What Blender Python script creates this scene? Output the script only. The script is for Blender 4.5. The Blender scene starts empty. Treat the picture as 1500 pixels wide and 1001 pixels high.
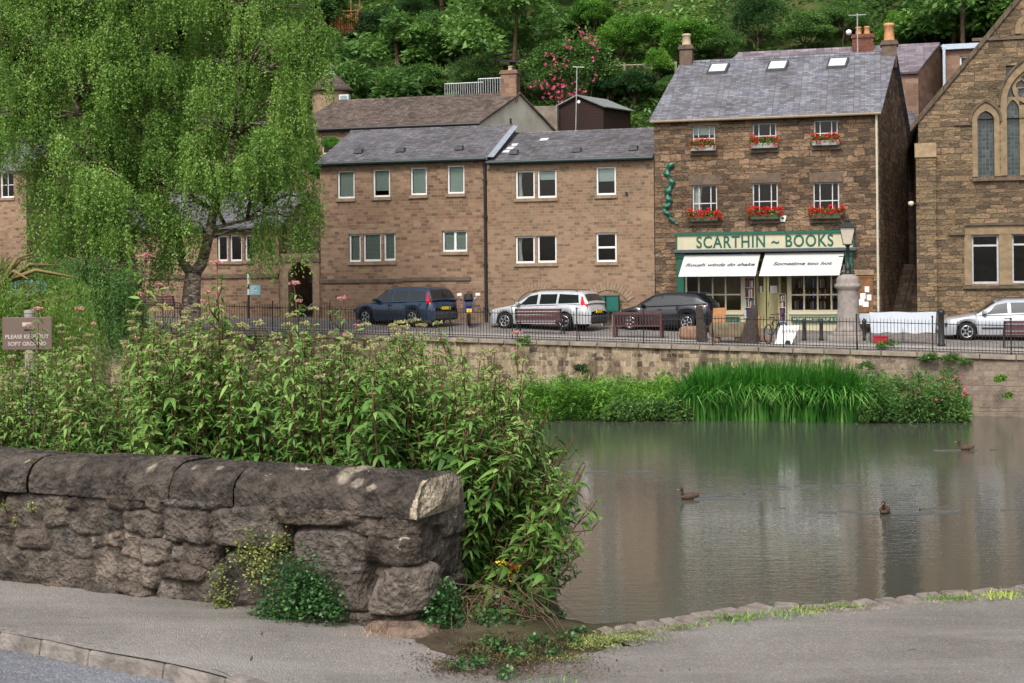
import bpy, math, random
import numpy as np
from mathutils import Vector, Matrix

random.seed(7); RNG = np.random.default_rng(11)
SC = bpy.context.scene
COL = SC.collection
# ---------------------------------------------------------------- camera, sky, sun
FPX, CX, HY, ROLL, ZC = 50/36*1500, 750.0, 410.0, 0.01, 4.6
cam = bpy.data.objects.new('camera', bpy.data.cameras.new('camera'))
cam.data.lens = 50; cam.data.sensor_width = 36; cam.data.sensor_fit = 'HORIZONTAL'
cam.data.shift_y = -(500.5-HY)/1500
cam.data.clip_start = 0.1; cam.data.clip_end = 2000
cam.matrix_world = Matrix.Translation((0, 0, ZC)) @ Matrix.Rotation(math.pi/2, 4, 'X') @ Matrix.Rotation(-ROLL, 4, 'Z')
COL.objects.link(cam); SC.camera = cam

SUN_EL, SUN_AZ = math.radians(48), math.radians(200)      # azimuth clockwise from north (+Y): from behind the camera, to its left
W = bpy.data.worlds.new('World'); SC.world = W; W.use_nodes = True
nt = W.node_tree; bg = nt.nodes['Background']
sky = nt.nodes.new('ShaderNodeTexSky'); sky.sky_type = 'NISHITA'; sky.sun_disc = False
sky.sun_elevation = SUN_EL; sky.sun_rotation = SUN_AZ
sky.air_density = 1.0; sky.dust_density = 4.0; sky.ozone_density = 1.0
hsv = nt.nodes.new('ShaderNodeHueSaturation'); hsv.inputs['Saturation'].default_value = 0.35
nt.links.new(sky.outputs[0], hsv.inputs['Color']); nt.links.new(hsv.outputs[0], bg.inputs[0])
bg.inputs[1].default_value = 0.15
sun = bpy.data.objects.new('sun', bpy.data.lights.new('sun', 'SUN'))
sun.data.energy = 1.7; sun.data.angle = math.radians(14); sun.data.color = (1, .95, .88)
sun.rotation_euler = (math.pi/2-SUN_EL, 0, math.pi-SUN_AZ)
COL.objects.link(sun)
vs = SC.view_settings
vs.view_transform = 'Standard'; vs.look = 'None'; vs.gamma = 1; vs.use_curve_mapping = False; vs.exposure = 0.58
SC.cycles.max_bounces = 7; SC.cycles.transparent_max_bounces = 12; SC.cycles.transmission_bounces = 4
SC.cycles.use_denoising = True
try: SC.cycles.caustics_reflective = False; SC.cycles.caustics_refractive = False
except Exception: pass

# ---------------------------------------------------------------- measuring helpers (photo pixel -> place, at a known depth)
def ray(px, py):
    dx, dy = px-CX, py-HY
    return (dx-ROLL*dy)/FPX, -(dy+ROLL*dx)/FPX
def P(px, py, D):
    a, b = ray(px, py); return Vector((a*D, D, ZC+b*D))
def G(px, py, z):
    a, b = ray(px, py); D = (z-ZC)/b; return Vector((a*D, D, z))
class Frame:                      # a vertical plane in the place: u along it, w behind it, z up
    def __init__(s, ox, oy, th):
        s.o = (ox, oy); s.th = th; s.U = (math.cos(th), -math.sin(th)); s.W = (math.sin(th), math.cos(th))
    def uz(s, px, py, w=0.0):
        a, b = ray(px, py)
        t = (w+s.o[0]*s.W[0]+s.o[1]*s.W[1])/(a*s.W[0]+s.W[1])
        return ((t*a-s.o[0])*s.U[0]+(t-s.o[1])*s.U[1], ZC+b*t)
    def world(s, u, w, z=0.0):
        return Vector((s.o[0]+u*s.U[0]+w*s.W[0], s.o[1]+u*s.U[1]+w*s.W[1], z))
    def local(s, x, y):
        x -= s.o[0]; y -= s.o[1]
        return x*s.U[0]+y*s.U[1], x*s.W[0]+y*s.W[1]
FT = math.atan(.26)
FA = Frame(5.76, 57.12, FT)       # the street front of all the houses
RW = Frame(0.0, 51.7, math.atan(.344))   # the pond wall with its railing
NW = Frame(-.448, 6.44, math.atan(.46))  # front of the near wall, u=0 at its broken end
def zrail(x): return 2.42-.0265*x
def zfront(x): return 2.56-.026*(x-10)
def street_z(x, y):
    u, w = FA.local(x, y); yr = 51.7-.344*x; yf = 58.62-.26*x
    t = min(max((y-yr)/max(yf-yr, .5), 0), 1)
    return zrail(x)*(1-t)+zfront(x)*t
def Gs(px, py):                   # pixel -> point on the street
    lo, hi = 35.0, 75.0
    for _ in range(40):
        m = (lo+hi)/2; p = P(px, py, m)
        if p.z > street_z(p.x, m): lo = m
        else: hi = m
    p = P(px, py, lo); return Vector((p.x, min(p.y, 57.9-.26*p.x), street_z(p.x, min(p.y, 57.9-.26*p.x))))

# ---------------------------------------------------------------- objects
OFF = {}
def tag(o, label=None, cat=None, group=None, kind=None):
    if label: o['label'] = label
    if cat: o['category'] = cat
    if group: o['group'] = group
    if kind: o['kind'] = kind
    return o
def thing(name, label, cat, loc=(0, 0, 0), rz=0.0, group=None, off=(0, 0, 0)):
    o = bpy.data.objects.new(name, None); COL.objects.link(o); o.empty_display_size = .3
    o.location = loc; o.rotation_euler = (0, 0, rz); OFF[o.name] = off
    return tag(o, label, cat, group)
def fthing(name, label, cat, u, w, z, group=None, fr=FA):   # a thing whose mesh code is written in frame coordinates
    return thing(name, label, cat, fr.world(u, w, z), -fr.th, group, (u, w, z))
def kids(o): return [c for c in bpy.data.objects if c.parent == o]
def copy_tree(o, loc=None, rz=None, sc=None, label=None, group=None, rx=0, ry=0):
    def rec(q, par):
        c = q.copy(); COL.objects.link(c); c.parent = par
        for k in q.children: rec(k, c)
        return c
    r = rec(o, None)
    if loc is not None: r.location = loc
    r.rotation_mode = 'ZXY'
    if rz is not None: r.rotation_euler = (rx, ry, rz)
    if sc is not None: r.scale = (sc, sc, sc) if not isinstance(sc, tuple) else sc
    if label: r['label'] = label
    if group: r['group'] = group
    return r
def link_mesh(name, me, mat, parent, smooth):
    ms = mat if isinstance(mat, (list, tuple)) else [mat]
    for m in ms: me.materials.append(m)
    if smooth: me.polygons.foreach_set('use_smooth', [True]*len(me.polygons))
    o = bpy.data.objects.new(name, me); COL.objects.link(o)
    if parent is not None: o.parent = parent; OFF[o.name] = OFF.get(parent.name, (0, 0, 0))
    return o
def add_uv(me):
    n = len(me.loops)
    if not n: return
    co = np.empty(len(me.vertices)*3, 'f'); me.vertices.foreach_get('co', co); co = co.reshape(-1, 3)
    li = np.empty(n, 'i'); me.loops.foreach_get('vertex_index', li)
    nr = np.empty(len(me.polygons)*3, 'f'); me.polygons.foreach_get('normal', nr); nr = nr.reshape(-1, 3)
    tot = np.empty(len(me.polygons), 'i'); me.polygons.foreach_get('loop_total', tot)
    nl = np.repeat(nr, tot, axis=0)
    up = np.zeros_like(nl); up[:, 2] = 1; flat = np.abs(nl[:, 2]) > .97; up[flat] = (0, 1, 0)
    ud = np.cross(up, nl); ud /= np.linalg.norm(ud, axis=1, keepdims=True)+1e-9
    vd = np.cross(nl, ud); c = co[li]
    uv = np.stack([(c*ud).sum(1), (c*vd).sum(1)], 1)
    l = me.uv_layers.new(name='UVMap'); l.data.foreach_set('uv', uv.astype('f').ravel())
class MB:
    def __init__(s): s.v = []; s.f = []; s.m = []; s.cur = 0
    def add(s, vs, fs):
        b = len(s.v); s.v += [tuple(p) for p in vs]
        for f in fs: s.f.append([b+i for i in f]); s.m.append(s.cur)
        return s
    def box(s, x0, x1, y0, y1, z0, z1):
        x0, x1 = min(x0, x1), max(x0, x1); y0, y1 = min(y0, y1), max(y0, y1); z0, z1 = min(z0, z1), max(z0, z1)
        return s.add([(x, y, z) for z in (z0, z1) for x, y in ((x0, y0), (x1, y0), (x1, y1), (x0, y1))],
                     [(3, 2, 1, 0), (4, 5, 6, 7), (0, 1, 5, 4), (1, 2, 6, 5), (2, 3, 7, 6), (3, 0, 4, 7)])
    def hexa(s, p):               # 8 points: bottom 4 ccw, top 4 ccw
        return s.add(p, [(3, 2, 1, 0), (4, 5, 6, 7), (0, 1, 5, 4), (1, 2, 6, 5), (2, 3, 7, 6), (3, 0, 4, 7)])
    def quad(s, *p): return s.add(p, [tuple(range(len(p)))])
    def prism(s, poly, y0, y1):   # polygon in (x,z), ccw seen from -y
        n = len(poly)
        return s.add([(x, y0, z) for x, z in poly]+[(x, y1, z) for x, z in poly],
                     [tuple(range(n)), tuple(range(2*n-1, n-1, -1))]+[((i+1) % n, i, n+i, n+(i+1) % n) for i in range(n)])
    def slab(s, a, b, c, d, t):   # a sloping sheet a,b,c,d (ccw from above) with thickness t downwards
        p = [Vector(q) for q in (a, b, c, d)]; n = (p[1]-p[0]).cross(p[3]-p[0]).normalized()
        return s.hexa([tuple(q-n*t) for q in p]+[tuple(q) for q in p])
    def ring(s, outer, inner, y0, y1, closed=False):
        n = len(outer)
        vs = [(x, y0, z) for x, z in outer]+[(x, y0, z) for x, z in inner]+[(x, y1, z) for x, z in outer]+[(x, y1, z) for x, z in inner]
        fs = []
        for i in range(n if closed else n-1):
            j = (i+1) % n
            fs += [(i, j, n+j, n+i), (n+i, n+j, 3*n+j, 3*n+i), (j, i, 2*n+i, 2*n+j)]
        if not closed: fs += [(0, n, 3*n, 2*n), (n-1, 2*n-1, 4*n-1, 3*n-1)]
        return s.add(vs, fs)
    def tube(s, pts, r, n=8, cap=True):
        pts = [Vector(p) for p in pts]; rs = r if isinstance(r, (list, tuple)) else [r]*len(pts)
        b = len(s.v); a = None
        for i, p in enumerate(pts):
            t = (pts[min(i+1, len(pts)-1)]-pts[max(i-1, 0)]).normalized()
            if a is None: a = t.orthogonal().normalized()
            a = (a-t*a.dot(t)).normalized(); c = t.cross(a)
            for k in range(n):
                g = 2*math.pi*k/n; s.v.append(tuple(p+(a*math.cos(g)+c*math.sin(g))*rs[i]))
        for i in range(len(pts)-1):
            for k in range(n):
                k2 = (k+1) % n; s.f.append([b+i*n+k, b+i*n+k2, b+(i+1)*n+k2, b+(i+1)*n+k]); s.m.append(s.cur)
        if cap:
            s.f.append([b+k for k in range(n-1, -1, -1)]); s.m.append(s.cur)
            s.f.append([b+(len(pts)-1)*n+k for k in range(n)]); s.m.append(s.cur)
        return s
    def lathe(s, prof, c=(0, 0, 0), n=16, axis='z'):
        b = len(s.v)
        for r, h in prof:
            for k in range(n):
                g = 2*math.pi*k/n
                if axis == 'z': s.v.append((c[0]+r*math.cos(g), c[1]+r*math.sin(g), c[2]+h))
                else: s.v.append((c[0]+r*math.sin(g), c[1]+h, c[2]+r*math.cos(g)))
        for i in range(len(prof)-1):
            for k in range(n):
                k2 = (k+1) % n; s.f.append([b+i*n+k, b+i*n+k2, b+(i+1)*n+k2, b+(i+1)*n+k]); s.m.append(s.cur)
        s.f.append([b+k for k in range(n-1, -1, -1)]); s.m.append(s.cur)
        s.f.append([b+(len(prof)-1)*n+k for k in range(n)]); s.m.append(s.cur)
        return s
    def build(s, name, mat, parent=None, smooth=False, bevel=0):
        off = OFF.get(parent.name, (0, 0, 0)) if parent is not None else (0, 0, 0)
        me = bpy.data.meshes.new(name)
        me.from_pydata([(x-off[0], y-off[1], z-off[2]) for x, y, z in s.v], [], s.f)
        me.polygons.foreach_set('material_index', s.m); me.update(); add_uv(me)
        o = link_mesh(name, me, mat, parent, smooth)
        if bevel:
            b = o.modifiers.new('b', 'BEVEL'); b.width = bevel; b.segments = 2; b.limit_method = 'ANGLE'
        return o
def np_mesh(name, V, F, mat, parent=None, rnd=None, smooth=False, col=None):
    me = bpy.data.meshes.new(name); V = np.asarray(V, 'f'); F = np.asarray(F, 'i'); k = F.shape[1]
    me.vertices.add(len(V)); me.vertices.foreach_set('co', V.ravel())
    me.loops.add(F.size); me.loops.foreach_set('vertex_index', F.ravel())
    me.polygons.add(len(F)); me.polygons.foreach_set('loop_start', np.arange(0, F.size, k, dtype='i'))
    me.update(calc_edges=True)
    if rnd is not None:
        a = me.attributes.new('rnd', 'FLOAT', 'FACE'); a.data.foreach_set('value', np.asarray(rnd, 'f'))
    if col is not None:
        a = me.attributes.new('tint', 'FLOAT_COLOR', 'POINT'); a.data.foreach_set('color', np.asarray(col, 'f').ravel())
    return link_mesh(name, me, mat, parent, smooth)
def grid_mesh(name, xs, ys, zf, mat, parent=None, smooth=True):
    X, Y = np.meshgrid(xs, ys); Z = zf(X, Y); V = np.stack([X, Y, Z], -1).reshape(-1, 3)
    nx, ny = len(xs), len(ys); i = np.arange((nx-1)*(ny-1)); r = i//(nx-1); c = i % (nx-1); a = r*nx+c
    o = np_mesh(name, V, np.stack([a, a+1, a+nx+1, a+nx], 1), mat, parent, smooth=smooth)
    add_uv(o.data); return o
def hsh(*a):
    r = 0.0
    for i, q in enumerate(a): r = r+np.sin(q*(12.9898+i*65.1)+i*4.1)*43758.5453
    return r-np.floor(r)
def vnoise(x, y, z=None):
    x = np.asarray(x, float); y = np.asarray(y, float); z = np.zeros_like(x) if z is None else np.asarray(z, float)
    xi, yi, zi = np.floor(x), np.floor(y), np.floor(z); fx, fy, fz = x-xi, y-yi, z-zi
    fx = fx*fx*(3-2*fx); fy = fy*fy*(3-2*fy); fz = fz*fz*(3-2*fz)
    def h(a, b, c):
        v = np.sin(a*127.1+b*311.7+c*74.7)*43758.5453; return v-np.floor(v)
    def l(a, b, t): return a+(b-a)*t
    return l(l(l(h(xi, yi, zi), h(xi+1, yi, zi), fx), l(h(xi, yi+1, zi), h(xi+1, yi+1, zi), fx), fy),
             l(l(h(xi, yi, zi+1), h(xi+1, yi, zi+1), fx), l(h(xi, yi+1, zi+1), h(xi+1, yi+1, zi+1), fx), fy), fz)
def fbm(x, y, z=None, o=4):
    s = 0; a = .5; f = 1
    for i in range(o):
        s = s+a*(vnoise(x*f+i*17.3, y*f+i*9.1, None if z is None else z*f)-.5)*2; a *= .5; f *= 2.03
    return s

# ---------------------------------------------------------------- materials
MATS = {}
class NB:
    def __init__(s, name):
        s.mat = bpy.data.materials.new(name); s.mat.use_nodes = True; s.t = s.mat.node_tree; s.p = s.t.nodes['Principled BSDF']; s.out = s.t.nodes['Material Output']
    def n(s, ty, **kw):
        q = s.t.nodes.new('ShaderNode'+ty)
        for k, v in kw.items():
            if k in q.inputs: s.set(q.inputs[k], v)
            else: setattr(q, k, v)
        return q
    def set(s, i, v):
        if hasattr(v, 'is_output'): s.t.links.new(v, i)
        else: i.default_value = v
    def math(s, op, a, b=0.0, c=None):
        q = s.t.nodes.new('ShaderNodeMath'); q.operation = op; s.set(q.inputs[0], a); s.set(q.inputs[1], b)
        if c is not None: s.set(q.inputs[2], c)
        return q.outputs[0]
    def mix(s, f, a, b, mode='MIX'):
        q = s.t.nodes.new('ShaderNodeMix'); q.data_type = 'RGBA'; q.blend_type = mode
        s.set(q.inputs[0], f); s.set(q.inputs[6], c4(a)); s.set(q.inputs[7], c4(b)); return q.outputs[2]
    def ramp(s, f, stops, const=False):
        q = s.t.nodes.new('ShaderNodeValToRGB'); e = q.color_ramp.elements
        if const: q.color_ramp.interpolation = 'CONSTANT'
        while len(e) < len(stops): e.new(.5)
        for i, (p, c) in enumerate(stops): e[i].position = p; e[i].color = c4(c)
        s.set(q.inputs[0], f); return q.outputs[0]
    def noise(s, vec, scale, detail=3, rough=.55, dim='3D'):
        q = s.t.nodes.new('ShaderNodeTexNoise'); q.noise_dimensions = dim; q.inputs['Scale'].default_value = scale
        q.inputs['Detail'].default_value = detail; q.inputs['Roughness'].default_value = rough
        if vec is not None: s.t.links.new(vec, q.inputs['Vector'] if dim != '1D' else q.inputs['W'])
        return q.outputs[0]
    def bump(s, h, strength=.5, dist=.02, nrm=None):
        q = s.t.nodes.new('ShaderNodeBump'); s.set(q.inputs['Strength'], strength); q.inputs['Distance'].default_value = dist
        s.set(q.inputs['Height'], h)
        if nrm is not None: s.set(q.inputs['Normal'], nrm)
        s.t.links.new(q.outputs[0], s.p.inputs['Normal']); return q.outputs[0]
    def done(s, col=None, rough=None, spec=.3, metal=None):
        if col is not None: s.set(s.p.inputs['Base Color'], c4(col))
        if rough is not None: s.set(s.p.inputs['Roughness'], rough)
        s.p.inputs['Specular IOR Level'].default_value = spec
        if metal is not None: s.p.inputs['Metallic'].default_value = metal
        MATS[s.mat.name] = s.mat; return s.mat
def c4(c):
    return c if hasattr(c, 'is_output') or not isinstance(c, (tuple, list)) or len(c) == 4 else (*c, 1)
def sgray(*c):   # sRGB 0-255 -> linear
    return tuple(((v/255+.055)/1.055)**2.4 if v > 10 else v/3294 for v in c)
def plain(name, col, rough=.6, spec=.3, metal=0, var=.15, scale=8, bump=0):
    if name in MATS: return MATS[name]
    b = NB(name); tc = b.n('TexCoord').outputs['Object']; n = b.noise(tc, scale, 4)
    cc = b.mix(b.ramp(n, [(.3, (0, 0, 0)), (.7, (1, 1, 1))]), tuple(v*(1-var) for v in col), tuple(min(1, v*(1+var)) for v in col))
    if bump: b.bump(b.noise(tc, scale*4, 3), .5, bump)
    return b.done(cc, rough, spec, metal)
def desat(cs, s=.74, con=.85, br=(.88, .855, .775)):
    ms = [sum(c)/3 for c in cs]; mm = sum(ms)/len(ms)
    return [tuple((m+(v-m)*s)*((mm+(m-mm)*con)/m)*q for v, q in zip(c, br)) for c, m in zip(cs, ms)]
def stone(name, cols, mortar, bw, bh, bump=.02, dark=.35, tint=1.0, mort=.012, vary=.25, rough_face=1.0, distort=.012, patch=.35, coord='UV'):
    b = NB(name); tc = b.n('TexCoord'); uv = tc.outputs[coord]; ob = tc.outputs['Object']
    sep = b.n('SeparateXYZ', Vector=uv)
    n1 = b.noise(b.math('MULTIPLY', sep.outputs[1], 1.0), 1.1, 1, .5, '1D')
    nd = b.n('TexNoise'); nd.inputs['Scale'].default_value = 5; nd.inputs['Detail'].default_value = 3; b.t.links.new(uv, nd.inputs['Vector'])
    sd = b.n('SeparateXYZ', Vector=nd.outputs['Color'])
    v2 = b.math('ADD', b.math('MULTIPLY_ADD', n1, vary*bh*5, sep.outputs[1]), b.math('MULTIPLY', b.math('SUBTRACT', sd.outputs[1], .5), distort*3))
    u2 = b.math('ADD', sep.outputs[0], b.math('MULTIPLY', b.math('SUBTRACT', sd.outputs[0], .5), distort*6))
    cb = b.n('CombineXYZ', X=u2, Y=v2)
    br = b.t.nodes.new('ShaderNodeTexBrick'); br.offset = .43; br.squash = .72; br.squash_frequency = 3; br.offset_frequency = 2
    b.t.links.new(cb.outputs[0], br.inputs['Vector'])
    for k, v in (('Color1', (0, 0, 0, 1)), ('Color2', (1, 1, 1, 1)), ('Mortar', (.5, .5, .5, 1)), ('Scale', 1.0), ('Mortar Size', mort*.8), ('Mortar Smooth', .3), ('Bias', 0.0), ('Brick Width', bw), ('Row Height', bh)):
        br.inputs[k].default_value = v
    if rough_face > 1.2: cols = desat([tuple(v*1.26 for v in c) for c in cols], .9, .8, (1.06, 1, .98))
    cols = desat(cols); mortar = desat([mortar])[0]
    k = len(cols); base = b.ramp(br.outputs['Color'], [(i/(k-1)*.9+.03, c) for i, c in enumerate(cols)])
    fine = b.noise(uv, 22, 4, .65); big = b.noise(ob, .45, 4, .6)
    base = b.mix(b.math('MULTIPLY', b.ramp(fine, [(.3, (1, 1, 1)), (.55, (0, 0, 0))]), .45), base, b.mix(1, base, (.55, .5, .47), 'MULTIPLY'))
    base = b.mix(b.math('MULTIPLY', b.ramp(big, [(.42, (0, 0, 0)), (.62, (1, 1, 1))]), patch), base, b.mix(1, base, (dark, dark*.96, dark*.93), 'MULTIPLY'))
    if rough_face > 1.2:
        ms = b.n('Mapping', Vector=cb.outputs[0]); ms.inputs['Scale'].default_value = (2.2, 11, 1); hn = b.noise(ms.outputs[0], 1.0, 5, .7)
        base = b.mix(b.ramp(hn, [(.36, (.62, .62, .62)), (.48, (0, 0, 0))]), base, b.mix(1, base, (.45, .42, .4), 'MULTIPLY'))  # horizontal streaks paint the joint shadows of rock-faced courses into the colour
    col = b.mix(br.outputs['Fac'], base, mortar)
    face = b.noise(cb.outputs[0], 9, 5, .6)
    h = b.math('ADD', b.math('MULTIPLY', b.math('SUBTRACT', 1, br.outputs['Fac']), .7), b.math('MULTIPLY', face, .8*rough_face))
    h = b.math('ADD', h, b.math('MULTIPLY', br.outputs['Color'], .35))
    b.bump(h, .9, bump); return b.done(col, .92, .15)
def slate(name, cols, bw=.26, bh=.2, lichen=.15, bump=.03):
    b = NB(name); tc = b.n('TexCoord'); uv = tc.outputs['UV']; ob = tc.outputs['Object']
    sep = b.n('SeparateXYZ', Vector=uv)
    wob = b.math('MULTIPLY', b.math('SUBTRACT', b.noise(uv, 1.3, 2), .5), .05)
    cb = b.n('CombineXYZ', X=sep.outputs[0], Y=b.math('ADD', sep.outputs[1], wob))
    br = b.t.nodes.new('ShaderNodeTexBrick'); br.offset = .5; br.squash = .8; br.squash_frequency = 2
    b.t.links.new(cb.outputs[0], br.inputs['Vector'])
    for k, v in (('Color1', (0, 0, 0, 1)), ('Color2', (1, 1, 1, 1)), ('Mortar', (.5, .5, .5, 1)), ('Scale', 1.0), ('Mortar Size', .007), ('Mortar Smooth', .1), ('Bias', 0.0), ('Brick Width', bw), ('Row Height', bh)):
        br.inputs[k].default_value = v
    k = len(cols); base = b.ramp(br.outputs['Color'], [(i/(k-1)*.9+.03, c) for i, c in enumerate(cols)])
    big = b.noise(ob, .9, 5, .65); base = b.mix(b.ramp(big, [(.4, (0, 0, 0)), (.66, (.9, .9, .9))]), base, b.mix(1, base, (.6, .56, .5), 'MULTIPLY'))
    li = b.noise(uv, 3.5, 5, .7); base = b.mix(b.math('MULTIPLY', b.ramp(li, [(.58, (0, 0, 0)), (.68, (1, 1, 1))]), lichen), base, (.42, .42, .36))
    base = b.mix(br.outputs['Fac'], base, tuple(.3*v for v in cols[0]))
    saw = b.math('SUBTRACT', 1, b.math('FRACT', b.math('DIVIDE', b.n('SeparateXYZ', Vector=cb.outputs[0]).outputs[1], bh)))
    h = b.math('ADD', b.math('MULTIPLY', saw, 1.0), b.math('ADD', b.math('MULTIPLY', br.outputs['Color'], .5), b.math('MULTIPLY', br.outputs['Fac'], -.4)))
    b.bump(h, .8, bump); return b.done(base, .62, .35)
def leafmat(name, c0, c1, c2, trans=.35, rough=.55, spec=.3, k=1.6):
    c0, c1, c2 = [tuple((v*.9+sum(c)/3*.1)*k*q for v, q in zip(c, (.98, 1.0, 1.0))) for c in (c0, c1, c2)]
    b = NB(name); at = b.n('Attribute', attribute_name='rnd')
    tc = b.n('TexCoord').outputs['Object']; n = b.noise(tc, .8, 3)
    f = b.math('ADD', b.math('MULTIPLY', at.outputs['Fac'], .7), b.math('MULTIPLY', b.math('SUBTRACT', n, .5), .9))
    col = b.ramp(f, [(.0, c0), (.4, c1), (.85, c2)])
    b.done(col, rough, spec)
    tr = b.n('BsdfTranslucent', Color=b.mix(1, col, (1.0, 1.05, .6), 'MULTIPLY')); mx = b.n('MixShader', Fac=trans)
    b.t.links.new(b.p.outputs[0], mx.inputs[1]); b.t.links.new(tr.outputs[0], mx.inputs[2]); b.t.links.new(mx.outputs[0], b.out.inputs[0])
    return b.mat
def glassmat(name, tint=(.8, .84, .82), rough=.03):
    b = NB(name); fr = b.n('Fresnel', IOR=1.38); tr = b.n('BsdfTransparent', Color=c4(tint)); gl = b.n('BsdfGlossy', Color=(1, 1, 1, 1), Roughness=rough)
    tc = b.n('TexCoord').outputs['Object']; bp = b.n('Bump'); bp.inputs['Strength'].default_value = .15; bp.inputs['Distance'].default_value = .02
    b.t.links.new(b.noise(tc, 1.5, 2), bp.inputs['Height']); b.t.links.new(bp.outputs[0], gl.inputs['Normal'])
    mx = b.n('MixShader', Fac=b.math('ADD', fr.outputs[0], .0)); b.t.links.new(tr.outputs[0], mx.inputs[1]); b.t.links.new(gl.outputs[0], mx.inputs[2])
    b.t.links.new(mx.outputs[0], b.out.inputs[0]); MATS[name] = b.mat; return b.mat
GLASS = glassmat('window_glass')
GLASSD = glassmat('tinted_glass', (.25, .28, .28))
S_TERR = stone('terrace_stone', [sgray(118, 92, 78), sgray(150, 116, 94), sgray(165, 130, 105), sgray(176, 144, 114), sgray(150, 110, 92)], sgray(158, 136, 114), .3, .135, .012, .45, vary=.2, patch=.5)
S_TERR2 = stone('new_terrace_stone', [sgray(120, 98, 80), sgray(152, 122, 98), sgray(164, 132, 106), sgray(174, 140, 112), sgray(150, 112, 92)], sgray(162, 142, 120), .27, .122, .012, .5, vary=.15, patch=.45)
S_SHOP = stone('weathered_gritstone', [sgray(78, 66, 54), sgray(104, 86, 68), sgray(128, 104, 80), sgray(154, 122, 90), sgray(170, 138, 106)], sgray(92, 80, 68), .42, .17, .1, .4, vary=.6, patch=.6, distort=.034, rough_face=2.2)
S_CHAP = stone('chapel_gritstone', [sgray(84, 72, 56), sgray(112, 96, 74), sgray(130, 110, 82), sgray(148, 126, 92), sgray(158, 132, 96)], sgray(100, 86, 70), .52, .17, .09, .45, vary=.55, patch=.5, distort=.028, rough_face=2.0)
S_REAR = stone('rear_pink_stone', [sgray(128, 98, 84), sgray(150, 114, 96), sgray(164, 128, 108)], sgray(150, 125, 108), .6, .26, .02, .5)
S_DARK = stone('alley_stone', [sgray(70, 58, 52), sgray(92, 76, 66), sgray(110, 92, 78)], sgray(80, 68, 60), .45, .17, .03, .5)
ASHLAR = plain('dressed_stone', sgray(138, 118, 98), .9, .15, 0, .25, 5, .006)
ASHLARD = plain('dark_dressed_stone', sgray(100, 86, 74), .9, .15, 0, .3, 5, .008)
ASHC = plain('chapel_dressed_stone', sgray(132, 114, 90), .9, .15, 0, .25, 4, .008)
SL_SHOP = slate('blue_slate', [sgray(96, 96, 104), sgray(110, 110, 118), sgray(122, 122, 130), sgray(134, 134, 142)], .26, .15)
SL_TERR = slate('grey_slate', [sgray(82, 80, 84), sgray(96, 94, 99), sgray(108, 106, 111), sgray(120, 116, 121)], .28, .15, .2)
SL_BRN = slate('brown_tile', [sgray(72, 60, 54), sgray(86, 73, 65), sgray(98, 84, 76), sgray(108, 94, 86)], .26, .2, .15)
SL_PUR = slate('purple_slate', [sgray(104, 94, 102), sgray(120, 110, 118), sgray(138, 128, 136)], .45, .26, .12)
WHITE = plain('white_paint', (.72, .72, .71), .45, .4, 0, .05)
GREYW = plain('grey_white_paint', (.55, .55, .54), .5, .3, 0, .08)
CREAM = plain('cream_paint', sgray(184, 178, 152), .5, .3, 0, .06, 3)
GREEN = plain('green_paint', sgray(18, 84, 66), .4, .4, 0, .15)
DKGREEN = plain('dark_green_paint', sgray(22, 58, 54), .4, .4, 0, .2)
BLACK = plain('black_iron', (.016, .016, .017), .45, .4, 0, .3)
DGREY = plain('dark_grey', (.05, .05, .052), .6, .3, 0, .2)
GALV = plain('galvanised_metal', (.42, .44, .44), .45, .5, .4, .15)
LEAD = plain('lead_flashing', (.24, .27, .31), .5, .4, 0, .2)
BLIND = plain('pale_blind', sgray(190, 205, 198), .8, .2, 0, .05)
CURT = plain('white_curtain', (.6, .6, .57), .9, .1, 0, .1, 20)
TIMB = plain('weathered_timber', sgray(120, 86, 58), .85, .15, 0, .35, 6, .006)
SHEDW = plain('dark_brown_boards', sgray(72, 48, 38), .8, .2, 0, .2, 6)
CLAY = plain('clay_pot', sgray(196, 142, 100), .8, .2, 0, .2, 6)
CLAYP = plain('pale_clay_pot', sgray(186, 166, 140), .8, .2, 0, .2, 6)
BENCH = plain('maroon_bench_wood', sgray(84, 54, 54), .6, .3, 0, .2, 8)
RENDER_ = plain('pale_render', sgray(176, 170, 158), .9, .15, 0, .18, 1.2)
DARKIN = plain('room_shade_black', (.02, .02, .02), .9, .1)
BARK = plain('bark', sgray(92, 76, 62), .95, .1, 0, .4, 5, .02)
def wave_mat(name, col, axis, scale, depth, var=.15):
    b = NB(name); tc = b.n('TexCoord'); sep = b.n('SeparateXYZ', Vector=tc.outputs['UV'])
    f = b.math('FRACT', b.math('MULTIPLY', sep.outputs[axis], scale)); g = b.ramp(f, [(0, (0, 0, 0)), (.08, (1, 1, 1)), (.92, (1, 1, 1)), (1, (.2, .2, .2))])
    n = b.noise(tc.outputs['Object'], 6, 4); cc = b.mix(b.math('MULTIPLY', n, var*4), col, tuple(v*.5 for v in col))
    b.bump(g, .8, depth); return b.done(b.mix(g, tuple(v*.35 for v in col), cc), .75, .2)
BOARDS = wave_mat('horizontal_boards', sgray(54, 38, 32), 1, 6, .015)
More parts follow.
